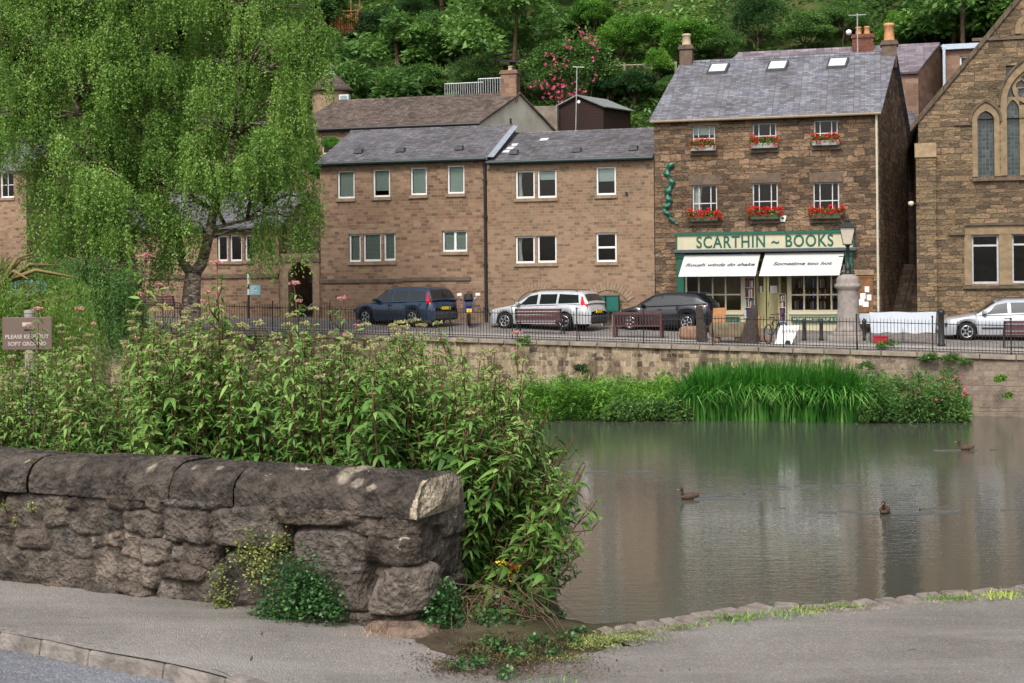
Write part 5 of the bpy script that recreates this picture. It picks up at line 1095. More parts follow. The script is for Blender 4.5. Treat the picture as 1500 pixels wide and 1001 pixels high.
        if rails:
            m = MB(); zb, zr, wb_, wt = gsec(.6); m.tube([(X(.43), s_*(wt-.05), H-.06), (X(.46), s_*(wt-.05), H+.05), (X(.65), s_*(wt-.05), H+.06), (X(.84), s_*(wt-.05), H+.045), (X(.87), s_*(wt-.05), H-.03)], .016, 6); m.build('roof_rail', DGREY, t)
    m = MB(); m.box(x1+.012 if shape != 'estate' else x1-.0, x1+.03, -.26, .26, .62, .74); m.build('rear_plate', YPL, t); m = MB(); m.box(x0-.045, x0-.02, -.26, .26, .36, .47); m.build('front_plate', WPL, t)
    m = MB(); m.box(X(.46), X(.5), -.4, -.1, .5, 1.12); m.box(X(.46), X(.5), .1, .4, .5, 1.12); m.box(X(.74), X(.79), -.55, .55, .5, 1.1); m.build('seats', SEATS, t)
    return t
CARGLASS = plain('car_glass', (.012, .016, .016), .04, .7, 0, .1)
SILV = paint('silver_paint', (.5, .52, .55)); BLU = paint('dark_blue_paint', (.012, .035, .075)); BLK = paint('black_paint', (.008, .009, .014)); SILV2 = paint('grey_silver_paint', (.42, .44, .48)); MAR = paint('dark_red_paint', (.04, .012, .014)); LBL = paint('pale_blue_paint', (.12, .3, .42))
def put(xl, xr, yb, Lc, yaw, *a, **k):
    c = Gs((xl+xr)/2, yb); c.z -= .0; return car(k.pop('label'), c, yaw, *a, **k)
TH = -FT
put(718, 884, 481, 4.75, TH-math.radians(14), 4.55, 1.83, 1.47, SILV, 'estate', label='silver estate car with roof rails and tall red tail lights behind a bench', rails=True)
put(522, 664, 475.5, 4.4, TH-math.radians(22), 4.35, 1.8, 1.52, BLU, 'estate', label='dark blue estate car parked below the slatted windows', rails=False)
put(905, 1050, 483, 4.2, TH-math.radians(10), 4.0, 1.72, 1.45, BLK, 'hatch', label='black hatchback parked in front of the left end of the bookshop')
put(1383, 1560, 497, 4.6, TH+math.radians(4), 4.6, 1.8, 1.46, SILV2, 'estate', label='silver-grey car parked below the chapel windows, cut by the right edge', rails=True)
put(60, 160, 452, 4.3, TH, 4.3, 1.75, 1.45, LBL, 'hatch', label='pale blue car glimpsed through the hanging willow branches at the left')
# ---------------------------------------------------------------- motorcycle seen from behind
p = Gs(687, 478); t = thing('motorcycle', 'blue motorcycle with a yellow number plate between blue and silver cars', 'motorcycle', p, TH+.3)
BLUE2 = paint('bright_blue_paint', (.015, .06, .4), .1)
for y in (-.65, .6):
    m = MB(); m.lathe([(.2, -.06), (.3, -.05), (.31, 0), (.3, .05), (.2, .06)], (0, 0, 0), 20, 'y'); w_ = m.build('wheel', RUBBER, t); w_.rotation_euler = (0, 0, math.pi/2); w_.location = (0, y, .31)
m = MB(); m.hexa([(-.16, -.6, .55), (.16, -.6, .55), (.2, .5, .5), (-.2, .5, .5), (-.12, -.85, .85), (.12, -.85, .85), (.24, .45, 1.0), (-.24, .45, 1.0)]); m.build('bodywork', BLUE2, t, bevel=.05)
m = MB(); m.tube([(0, .4, 1.0), (0, .5, 1.25)], .18, 10).tube([(-.32, .4, 1.05), (.32, .4, 1.05)], .02, 6); m.hexa([(-.14, -.8, .86), (.14, -.8, .86), (.16, .2, .86), (-.16, .2, .86), (-.12, -.75, .98), (.12, -.75, .98), (.14, .2, .95), (-.14, .2, .95)]); m.build('seat_and_bars', PLASTIC, t, bevel=.02)
for s_ in (-1, 1): m = MB(); m.tube([(s_*.22, .4, 1.05), (s_*.36, .35, 1.25)], .012, 5); m.box(s_*.28, s_*.46, .3, .34, 1.22, 1.33); m.build('mirror', WHITE, t)
m = MB(); m.box(-.11, .11, -.9, -.88, .55, .72); m.build('number_plate', YPL, t)
# ---------------------------------------------------------------- benches (backs to the pond)
def bench(label, xa, xb, yb, mat=BENCH, iron=True, wdt=None, turn=0):
    c = Gs((xa+xb)/2, yb); t = thing('bench', label, 'bench', c, TH+turn, 'benches on the pavement behind the railing'); L = wdt or 1.8; a = L/2
    for k, z in enumerate((.5, .62, .74, .86) if iron else (.86,)): m = MB(); m.box(-a, a, -.30+.02*0-(z-.45)*.2, -.27-(z-.45)*.2, z, z+.095); m.build('back_slat', mat, t)
    if not iron:
        for i in range(17): x = -a+.06+(L-.12)*i/16; m = MB(); m.hexa([(x-.025, -.29, .47), (x+.025, -.29, .47), (x+.025, -.265, .47), (x-.025, -.265, .47), (x-.025, -.37, .86), (x+.025, -.37, .86), (x+.025, -.345, .86), (x-.025, -.345, .86)]); m.build('back_slat', mat, t)
        m = MB(); m.box(-a, a, -.31, -.26, .42, .48); m.build('lower_rail', mat, t)
    m = MB()
    for y in (-.25, -.13, -.01, .11): m.box(-a, a, y, y+.095, .42, .455)
    m.build('seat', mat, t)
    for s_ in (-1, 1):
        x = s_*(a-.04); 
        if iron:
            m = MB(); m.tube([(x, .25, 0), (x, .2, .25), (x, .24, .42), (x, .24, .62), (x, -.1, .66), (x, -.3, .62)], .025, 6); m.tube([(x, -.35, 0), (x, -.25, .25), (x, -.27, .45), (x, -.42, .95)], .025, 6); m.tube([(x, .24, .42), (x, -.27, .42)], .025, 6); m.build('end_frame', BLACK, t)
        else:
            m = MB(); m.box(x-.035, x+.035, .16, .23, 0, .62); m.hexa([(x-.035, -.33, 0), (x+.035, -.33, 0), (x+.035, -.26, 0), (x-.035, -.26, 0), (x-.035, -.4, .95), (x+.035, -.4, .95), (x+.035, -.34, .95), (x-.035, -.34, .95)]); m.build('leg', mat, t); m = MB(); m.box(x-.04, x+.04, -.36, .28, .62, .66); m.build('armrest', mat, t)
    return t
bench('maroon plank bench with scrolled black iron ends in front of the silver estate car', 752, 832, 489)
bench('wooden bench with many upright back slats in front of the black hatchback', 900, 972, 495, iron=False)
bench('maroon plank bench with black iron ends at the far right edge of the photo', 1470, 1550, 511)
bench('maroon plank bench with black iron ends half hidden left of the birch trunk', 205, 262, 466)
# ---------------------------------------------------------------- green cabinets, post sign
ga_, gz1 = FA.uz(876, 434, -.35); gb_, gz0 = FA.uz(888, 457, -.35)
for k, (xa, xb) in enumerate(((875, 887.5), (889, 907))):
    a, _ = FA.uz(xa, 445, -.35); b, _ = FA.uz(xb, 445, -.35); zb = zfront(FA.world(a, 0).x)
    t = fthing('utility_cabinet', ['narrow green utility cabinet against the wall, beside a wider one', 'wide green utility cabinet on a thin stand against the wall, right of the narrow one'][k], 'utility cabinet', a, -.4, zb, 'green cabinets by the wall')
    m = MB(); m.box(a, b, -.5, -.2, gz0, gz1); m.box(a-.01, b+.01, -.52, -.18, gz1, gz1+.03); m.build('cabinet_body', plain('teal_cabinet_paint', sgray(24, 84, 74), .5), t, bevel=.01)
    m = MB(); m.box(a+.03, b-.03, -.512, -.501, gz0+.05, gz1-.05); m.build('door', plain('teal_cabinet_paint2', sgray(30, 94, 84), .5), t)
    m = MB(); m.box((a+b)/2-.04, (a+b)/2+.04, -.4, -.3, zb-.05, gz0); m.build('stand', GALV, t)
p = Gs(384, 462); t = thing('sign_post', 'black and white post with a pale blue notice in front of the gateway', 'sign post', p)
m = MB(); m.cur = 0; m.tube([(0, 0, 0), (0, 0, 1.0)], .05, 8); m.cur = 1; m.tube([(0, 0, 1.0), (0, 0, 1.9)], .048, 8); m.cur = 0; m.tube([(0, 0, 1.25), (0, 0, 1.45)], .05, 8); m.build('post', [BLACK, WHITE], t)
m = MB(); m.box(.04, .5, -.02, .01, 1.0, 1.42); s_ = m.build('notice', plain('pale_blue_notice', sgray(132, 176, 190), .6), t); m = MB()
for z in (1.08, 1.16, 1.24, 1.32): m.box(.1, .1+.1+.2*random.random(), -.024, -.0205, z, z+.03)
m.build('printed_lines', WHITE, s_)
# ---------------------------------------------------------------- lamp on stone pillar
c = Gs(1243, 496); t = thing('lamp_pillar', 'round grey stone pillar on a stepped base, carrying the black street lamp', 'stone pillar', c, TH)
def hz_(py): return -(py-HY+ROLL*(1243-CX))/FPX*c.y+ZC-c.z
m = MB(); m.box(-.72, .72, -.72, .72, -.2, .12); m.box(-.58, .58, -.58, .58, .12, .26); m.build('plinth', plain('grey_pillar_stone', sgray(140, 132, 126), .9, .15, 0, .25, 4, .01), t, bevel=.02)
zt = hz_(402); m = MB(); m.lathe([(.48, .26), (.5, .3), (.42, .42), (.40, .5), (.375, zt-.62), (.39, zt-.55), (.48, zt-.48), (.49, zt-.38), (.4, zt-.3), (.43, zt-.2), (.36, zt-.08), (.2, zt)], (0, 0, 0), 28); m.build('shaft', plain('grey_pillar_stone', (.2,)*3), t, smooth=True)
t = thing('street_lamp', 'old black street lamp with a frosted four-sided lantern on the stone pillar', 'street lamp', (c.x, c.y, c.z+zt), TH); z0 = hz_(359)-zt; z1 = hz_(334)-zt
m = MB(); m.lathe([(.14, -.02), (.15, .05), (.1, .1), (.12, .18), (.12, .3), (.07, .36), (.05, .5), (.055, z0-.25), (.09, z0-.22), (.05, z0-.1), (.1, z0-.02), (.13, z0)], (0, 0, 0), 14); m.build('post', BLACK, t, smooth=True)
m = MB(); m.tube([(-.32, 0, z0-.42), (.32, 0, z0-.42)], .018, 6); m.build('ladder_bar', BLACK, t)
a, b = .15, .27; m = MB()
for s1 in (-1, 1):
    for s2 in (-1, 1): m.tube([(s1*a, s2*a, z0), (s1*b, s2*b, z1)], .014, 5)
m.box(-a-.01, a+.01, -a-.01, a+.01, z0-.01, z0+.03); m.hexa([(-b-.04, -b-.04, z1), (b+.04, -b-.04, z1), (b+.04, b+.04, z1), (-b-.04, b+.04, z1), (-.1, -.1, z1+.2), (.1, -.1, z1+.2), (.1, .1, z1+.2), (-.1, .1, z1+.2)]); m.lathe([(.09, z1+.19), (.11, z1+.26), (.05, z1+.3), (.03, z1+.38), (.0, z1+.42)], (0, 0, 0), 10)
ln = m.build('lantern', BLACK, t); m = MB(); e = .012; m.hexa([(-a+e, -a+e, z0+.03), (a-e, -a+e, z0+.03), (a-e, a-e, z0+.03), (-a+e, a-e, z0+.03), (-b+e, -b+e, z1-.01), (b-e, -b+e, z1-.01), (b-e, b-e, z1-.01), (-b+e, b-e, z1-.01)]); m.build('frosted_pane', plain('frosted_glass', sgray(190, 180, 164), .3, .5, 0, .08), ln)
# bollards and low rail around pillar
for i, (px, lab) in enumerate(((1178, 'black iron bollard left of the stone lamp pillar, the nearer of two'), (1203, 'black iron bollard left of the stone lamp pillar, just beside its base'), (1266, 'black iron bollard just right of the stone lamp pillar'), (1379, 'thick dark post by the railing at the left end of the silver-grey car'))):
    q = Gs(px, 499 if i < 3 else 508); t = thing('bollard', lab, 'bollard', q); h = .75 if i < 3 else 1.25; r = .07 if i < 3 else .11
    m = MB(); m.lathe([(r*1.2, 0), (r*1.2, .08), (r, .12), (r*.9, h-.15), (r*1.15, h-.1), (r*1.15, h-.03), (r*.6, h+.03), (0, h+.05)], (0, 0, 0), 12); m.build('post', BLACK, t, smooth=True)
# banner draped over table
a = Gs(1274, 502); b = Gs(1372, 506); t = thing('stall_banner', 'long white cloth hung on a low frame beside the lamp pillar', 'banner', a, math.atan2(b.y-a.y, b.x-a.x)); L = (b-a).length; V = []
for i in range(41):
    for j in range(9): u_ = i/40*L; z = 1.08-.012*math.sin(i*.3)-.74*j/8*(.98+.02*math.sin(i*.5)); V.append((u_+.05*j/8*(1-i/20), .02*math.sin(i*.6+j*.2)*(j/8), z))
np_mesh('cloth', V, [(i*9+j, i*9+j+1, (i+1)*9+j+1, (i+1)*9+j) for i in range(40) for j in range(8)], plain('white_cloth', (.5, .54, .6), .8, .2, 0, .06), t, smooth=True)
m = MB(); m.tube([(0, .02, 1.08), (L, .02, 1.08)], .02, 6)
for x in (0.02, L/2, L-.02): m.tube([(x, .03, 0), (x, .03, 1.1)], .022, 6)
m.build('frame', DGREY, t)
q = Gs(1290, 503); t = thing('crate', 'small red plastic crate at the foot of the white cloth', 'crate', q, TH); m = MB()
for x0_, x1_, y0_, y1_ in ((-.25, .25, -.16, -.14), (-.25, .25, .14, .16), (-.25, -.23, -.14, .14), (.23, .25, -.14, .14)): m.box(x0_, x1_, y0_, y1_, .03, .26)
m.box(-.25, .25, -.16, .16, 0, .028); m.box(-.27, .27, -.18, -.162, .22, .27); m.build('crate_shell', plain('red_plastic', sgray(150, 30, 44), .5), t)
# second white table cloth by notice board
q = Gs(1272, 488); t = thing('folding_table', 'white cloth covered table against the wall under the notice board', 'table', q, TH); m = MB(); m.box(-.7, .7, -.3, .3, .7, .74); m.build('tabletop', WHITE, t); m = MB(); m.quad((-.7, -.305, .35), (.7, -.305, .38), (.7, -.305, .742), (-.7, -.305, .742)); m.quad((.705, -.3, .35), (.705, .3, .35), (.705, .3, .74), (.705, -.3, .74)); m.build('cloth', plain('white_cloth', (.7,)*3), t)
for sx_, sy_ in ((-1, -1), (1, -1), (1, 1), (-1, 1)): m = MB(); m.tube([(sx_*.62, sy_*.25, 0), (sx_*.62, sy_*.25, .7)], .018, 6); m.build('leg', GALV, t)
# ---------------------------------------------------------------- timber and stone pieces in front of the shop
STUMP = plain('grey_driftwood', sgray(66, 58, 54), .9, .1, 0, .4, 9, .02); PSTN = plain('pinkish_boulder', sgray(134, 106, 90), .9, .15, 0, .3, 5, .02); ORW = plain('orange_board', sgray(156, 112, 74), .7, .2, 0, .15, 4)
def rough_block(name, mat, sx, sy, sz_, parent=None, n=9, rnd_=.3, top=1.0, seed=0, lean=0):
    V = []; F = []; k = 14
    for j in range(n+1):
        t = j/n; s_ = (1+(top-1)*t)*(1-rnd_*abs(2*t-1)**4)
        for i in range(k):
            g = 2*math.pi*i/k; cx_, cy_ = math.cos(g), math.sin(g); e = (abs(cx_)**4+abs(cy_)**4)**-.25; r = 1+.1*float(fbm(np.array(cx_*1.5+seed), np.array(cy_*1.5+t*3+seed)))
            V.append((cx_*e*sx/2*s_*r+lean*t, cy_*e*sy/2*s_*r, sz_*t))
    for j in range(n):
        for i in range(k): F.append((j*k+i, j*k+(i+1) % k, (j+1)*k+(i+1) % k, (j+1)*k+i))
    V += [(lean, 0, sz_)]; tp = len(V)-1; F += [((n)*k+i, n*k+(i+1) % k, tp, tp) for i in range(k)]
    me = bpy.data.meshes.new(name); me.from_pydata(V, [], [tuple(dict.fromkeys(f)) for f in F]); me.update(); add_uv(me); return link_mesh(name, me, mat, parent, True)
def solo(name, label, cat, px, py, mat, sx, sy, sz_, **k):
    grp = k.pop('group', None); q = Gs(px, py); o = rough_block(name, mat, sx, sy, sz_, **k); o.location = q; o.rotation_euler = (0, 0, TH); tag(o, label, cat, grp); return o
solo('boulder', 'low rounded pinkish boulder seat behind the black hatchback', 'boulder', 1015, 498, PSTN, 1.0, .6, .5, seed=1)
solo('timber_stump', 'leaning dark slab of driftwood standing in front of the black hatchback tail', 'stump', 1029, 501, STUMP, .42, .25, 1.3, top=.55, lean=-.12, seed=2, rnd_=.1)
solo('timber_stump', 'pointed dark driftwood stump in front of the shop bookcase', 'stump', 1097, 503.5, STUMP, .72, .35, 1.35, top=.3, lean=.2, seed=3, rnd_=.05)
solo('timber_stump', 'squat rough stump at the foot of the pointed driftwood', 'stump', 1086, 502.5, plain('brown_stump', sgray(92, 76, 62), .9, .1, 0, .4, 9, .03), .5, .4, .5, seed=4)
solo('timber_post', 'short orange-brown post right of the pointed driftwood stump', 'post', 1111, 500, ORW, .13, .13, .9, seed=5, rnd_=.05)
solo('boulder', 'small dark stone block right of the driftwood stumps', 'boulder', 1122, 502, PSTN, .45, .35, .3, seed=6)
q = Gs(1068, 502); t = thing('stone_trough', 'pale slab bench of stone on short blocks in front of the shop window', 'stone bench', q, TH)
o = rough_block('slab', plain('pale_trough_stone', sgray(112, 100, 82), .9, .15, 0, .3, 4, .02), 1.35, .55, .52, t, seed=7, rnd_=.08); o.location = (0, 0, .2)
for s_ in (-.45, .45): o = rough_block('foot', PSTN, .3, .4, .22, t, seed=8); o.location = (s_, 0, 0)
q = Gs(1055, 492); t = thing('orange_board', 'plain orange-brown wooden board leaning behind the pale stone slab', 'board', q, TH); m = MB(); m.hexa([(-.3, -.04, 0), (.2, -.04, 0), (.2, 0, 0), (-.3, 0, 0), (-.27, .16, 1.02), (.2, .16, 1.05), (.2, .2, 1.05), (-.27, .2, 1.02)]); m.build('panel', ORW, t)
# white leaning A-board with red lettering
q = Gs(1150, 505); t = thing('a_board', 'white sandwich board with faded red script leaning sideways beside the bicycle', 'sandwich board', q, TH); m = MB()
m.hexa([(-.35, -.1, .0), (.22, -.1, .0), (.22, -.07, .0), (-.35, -.07, .0), (-.18, .1, .66), (.5, .1, .66), (.5, .13, .66), (-.18, .13, .66)]); bd = m.build('front_panel', WHITE, t)
m = MB(); m.hexa([(-.3, .35, .0), (.2, .35, .0), (.2, .38, .0), (-.3, .38, .0), (-.18, .16, .62), (.48, .16, .62), (.48, .19, .62), (-.18, .19, .62)]); m.build('rear_panel', WHITE, t)
m = MB()
for k_ in range(5):
    xk = -.12+k_*.105; m.tube([(xk, .015, .42), (xk+.06, .045, .54), (xk+.07, .015, .43), (xk+.105, .03, .48)], .009, 4)
m.build('red_scribble', plain('red_lettering', sgray(150, 50, 66), .6), bd)
m = MB(); m.lathe([(.0, -.02), (.1, -.02), (.1, .02), (0, .02)], (.1, -.12, .06), 12, 'y'); m.build('dark_patch', BLACK, t)
# bicycle behind the railing
q = Gs(1134, 503); t = thing('bicycle', 'black bicycle leaning on the railing, seen end on beside the sandwich board', 'bicycle', q, TH+math.radians(70))
for x in (-.5, .5):
    m = MB(); n = 24
    for k in range(n): g0, g1 = 2*math.pi*k/n, 2*math.pi*(k+1)/n; m.tube([(x+.33*math.cos(g0), 0, .34+.33*math.sin(g0)), (x+.33*math.cos(g1), 0, .34+.33*math.sin(g1))], .022, 5, False)
    w_ = m.build('wheel', RUBBER, t); m = MB()
    for k in range(8): g = math.pi*k/8; m.tube([(x-.31*math.cos(g), 0, .34-.31*math.sin(g)), (x+.31*math.cos(g), 0, .34+.31*math.sin(g))], .003, 3)
    m.build('spokes', CHROME, w_)
m = MB(); m.tube([(.5, 0, .34), (.38, 0, .8), (-.12, 0, .78), (-.05, 0, .3), (.36, 0, .72)], .018, 6); m.tube([(-.5, 0, .34), (-.05, 0, .3)], .014, 6).tube([(-.5, 0, .34), (-.14, 0, .76)], .012, 6).tube([(.38, 0, .8), (.36, 0, 1.0)], .015, 6); m.build('frame', BLACK, t)
m = MB(); m.tube([(.3, -.28, 1.0), (.38, 0, 1.02), (.3, .28, 1.0)], .014, 6); m.build('handlebar', BLACK, t); m = MB(); m.hexa([(-.28, -.07, .88), (.02, -.02, .88), (.02, .02, .88), (-.28, .07, .88), (-.28, -.08, .93), (.02, -.025, .92), (.02, .025, .92), (-.28, .08, .93)]); m.build('saddle', PLASTIC, t, bevel=.01)
# planter rail by the door and blue bin
q = Gs(1117, 478); t = thing('blue_book_bin', 'small blue box of books on the step of the shop doorway', 'box', q, TH); m = MB(); m.box(-.14, .14, -.12, .12, 0, .32); m.build('box_shell', plain('blue_card', sgray(50, 96, 140), .6), t, bevel=.01); m = MB(); m.box(-.08, .08, -.125, -.121, .12, .26); m.build('box_label', PAPER, t)
# ---------------------------------------------------------------- near wall
WT = .40; WL = 5.2; CR = .06
def wpx(px, py): return NW.uz(px, py)
Z1 = [(70,265,30,22),(150,258,45,20),(235,260,38,22),(300,270,30,22),(385,278,50,22),(530,262,90,38),(630,270,35,36),(780,255,95,20),
(35,335,38,38),(130,330,50,45),(240,330,60,38),(350,345,60,52),(455,340,58,45),(590,350,82,42),(770,350,100,65),(1000,365,125,78),
(30,405,38,30),(135,410,65,38),(262,425,58,48),(338,455,38,50),(392,415,35,25),(465,420,45,30),(545,445,42,55),(640,465,58,55),(728,480,28,30),(815,480,62,50),
(115,510,115,60),(305,545,78,70),(433,520,48,85),(525,550,50,50),(615,565,45,38),(735,550,75,42),(700,620,50,40),(800,625,60,35),(520,615,50,20),(1000,590,130,90),(30,560,60,60),(200,620,120,30),(420,640,80,25)]
Z2 = [(520,315,165,26),(700,340,120,42),(905,325,95,36),(490,460,125,82),(750,455,102,52),(925,430,75,52),(330,560,90,70),(560,615,78,62),(800,600,145,95),(700,760,130,55),(430,700,110,50),(250,700,100,40),(880,740,60,50)]
SITES = []
for cx, cy, a, b in Z1: SITES.append((cx/2.7725, 640+cy/2.7725, a/2.7725, b/2.7725))
for cx, cy, a, b in Z2: SITES.append((300+cx/2.6786, 640+cy/2.6786, a/2.6786, b/2.6786))
st = []; rs = random.Random(5)
for cx, cy, a, b in SITES:
    x0, _ = wpx(cx-a, cy); x1, _ = wpx(cx+a, cy); _, z0 = wpx(cx, cy+b); _, z1 = wpx(cx, cy-b); pale = 1.0
    st.append(((x0+x1)/2, (z0+z1)/2, (x1-x0)/2, (z1-z0)/2))
umin = min(s[0]-s[2] for s in st)
x = umin
while x > -WL:                     # continue beyond the frame
    w = rs.uniform(.12, .3); z = 2.95
    while z < 3.5: h = rs.uniform(.1, .2); st.append((x-w/2, z+h/2, w/2, h/2)); z += h
    x -= w
for z, h in ((3.45, .09), (3.3, .16), (3.1, .2), (2.95, .1)): st.append((.3, z, .2, h/2+.03))     # round the corner
st = np.array(st); NS = len(st)
du = .0095; us = np.arange(-WL, WT+.001, du); zs = np.arange(2.86, 3.545, .0095)
Ug, Zg = np.meshgrid(us, zs); Uw = Ug+fbm(Ug*6, Zg*6)*.03+fbm(Ug*25, Zg*25)*.006; Zw = Zg+fbm(Ug*6+9, Zg*6)*.026+fbm(Ug*25+3, Zg*25)*.006
best = np.full(Ug.shape, 9.); sec = np.full(Ug.shape, 9.); idx = np.zeros(Ug.shape, int)
for i, (cu, cz, a, b) in enumerate(st):
    du_, dz_ = np.abs(Uw-cu), np.abs(Zw-cz); near = (du_ < a*3+.1) & (dz_ < b*3+.1)
    d = np.full(Ug.shape, 9.); p = 4.5; sc_ = min(a, b)
    d[near] = (((du_[near]/a)**p+(dz_[near]/b)**p)**(1/p)-1)*sc_*1.0
    m1 = d < best; sec = np.where(m1, best, np.minimum(sec, d)); idx = np.where(m1, i, idx); best = np.where(m1, d, best)
edge = np.minimum((sec-best)*.5, .02-best)
hh = np.clip(edge/.014, -1, 1); prof = np.where(hh > 0, hh**.6, hh*.9)
bul = np.array([rs.uniform(-.016, .022) for _ in range(NS)]); tone = np.array([rs.uniform(.55, 1.15) for _ in range(NS)]); warm = np.array([rs.uniform(-1, 1) for _ in range(NS)])
for i, (cx, cy, a, b) in enumerate(SITES):
    if cy > 775 and 130 < cx < 265 and a < 24: tone[i] = 1.5
    if cx > 560 and cy > 830 and cy < 900: bul[i] = .05; tone[i] = 1.25
disp = prof*.022+bul[idx]*np.clip(hh*2, 0, 1)+fbm(Ug*9, Zg*9)*.014+fbm(Ug*34, Zg*34, o=3)*.007+np.abs(fbm(Ug*16+3, Zg*16))*.012
disp -= .09*np.clip((-best*-1-.012)/.03, 0, 1)*(best > .012)
for (px, py, dep) in ((540, 860, .16), (545, 835, .12), (322, 820, .1), (560, 842, .1)):
    cu, cz = wpx(px, py); disp -= dep*np.exp(-(((Ug-cu)/.035)**2+((Zg-cz)/.05)**2))
n = Ug.shape; X = np.empty(n); Y = np.empty(n)
r = CR; s1 = -r; arc = r*math.pi/2
Zout = Zg.copy(); bot = (Ug > -.45)
for (cond, fn) in (((Ug <= s1), 0), ((Ug > s1) & (Ug <= s1+arc), 1), ((Ug > s1+arc), 2)):
    u_ = Ug[cond]; d = disp[cond]
    if fn == 0: X[cond] = u_; Y[cond] = -d
    elif fn == 1: g = (u_-s1)/r; X[cond] = -r+(r+d)*np.sin(g); Y[cond] = r-(r+d)*np.cos(g)
    else: X[cond] = d; Y[cond] = r+(u_-s1-arc)
shift = .0+.05*np.clip((3.17-Zg)/.2, 0, 1)*np.clip((Ug+.5)/.3, 0, 1)      # ragged foot steps in at the broken end
X = X-np.where(Ug > -.3, shift*1.4*np.clip((Ug+.3)/.3, 0, 1), 0)
def wall_mat():
    b = NB('near_wall_stone'); at = b.n('Attribute', attribute_name='tint').outputs['Color']; ob = b.n('TexCoord').outputs['Object']
    n1 = b.noise(ob, 14, 6, .7); c = b.mix(b.ramp(n1, [(.38, (0, 0, 0)), (.62, (1, 1, 1))]), b.mix(1, at, (.42, .41, .4), 'MULTIPLY'), b.mix(1, at, (1.25, 1.22, 1.15), 'MULTIPLY'))
    n2 = b.noise(ob, 3.2, 4, .6); c = b.mix(b.math('MULTIPLY', b.ramp(n2, [(.52, (0, 0, 0)), (.66, (1, 1, 1))]), .55), c, sgray(120, 108, 100))
    n3 = b.noise(ob, 5.3, 5, .75); c = b.mix(b.math('MULTIPLY', b.ramp(n3, [(.66, (0, 0, 0)), (.7, (1, 1, 1))]), .8), c, sgray(196, 186, 166))
    n4 = b.noise(ob, 4.1, 4, .7); c = b.mix(b.math('MULTIPLY', b.ramp(n4, [(.62, (0, 0, 0)), (.75, (1, 1, 1))]), .4), c, sgray(92, 92, 52))
    vv = b.n('TexVoronoi', Vector=ob, Scale=38.0); b.bump(b.math('ADD', b.math('ADD', n1, b.noise(ob, 70, 3, .6)), b.math('MULTIPLY', vv.outputs[0], .8)), 1.0, .022); return b.done(c, .93, .15)
WM = wall_mat()
base = np.array(sgray(101, 94, 88)); tn = np.repeat((tone[idx])[..., None], 3, -1)*base*(1+np.array([.06, 0, -.06])*warm[idx][..., None])
gap = np.clip((.010-edge)/.02, 0, 1)[..., None]; colr = tn*(1-gap)+np.array(sgray(76, 64, 56))*gap; COLR = np.concatenate([colr, np.ones(n+(1,))], -1).reshape(-1, 4)
NWT = thing('stone_boundary_wall', 'rough dark stone wall with rounded coping and a broken lichened end beside the pavement', 'wall', NW.world(0, 0, 0), -NW.th)
V = np.stack([X, Y, Zg], -1).reshape(-1, 3); nx = n[1]; ii = np.arange((n[0]-1)*(nx-1)); r_ = ii//(nx-1); c_ = ii % (nx-1); a = r_*nx+c_
np_mesh('wall_face', V, np.stack([a, a+1, a+nx+1, a+nx], 1), WM, NWT, smooth=True, col=COLR)
m = MB(); m.box(-WL, -.05, .08, WT, 2.6, 3.54); m.build('wall_core', plain('dark_mortar', sgray(70, 60, 54), .95, .1), NWT)
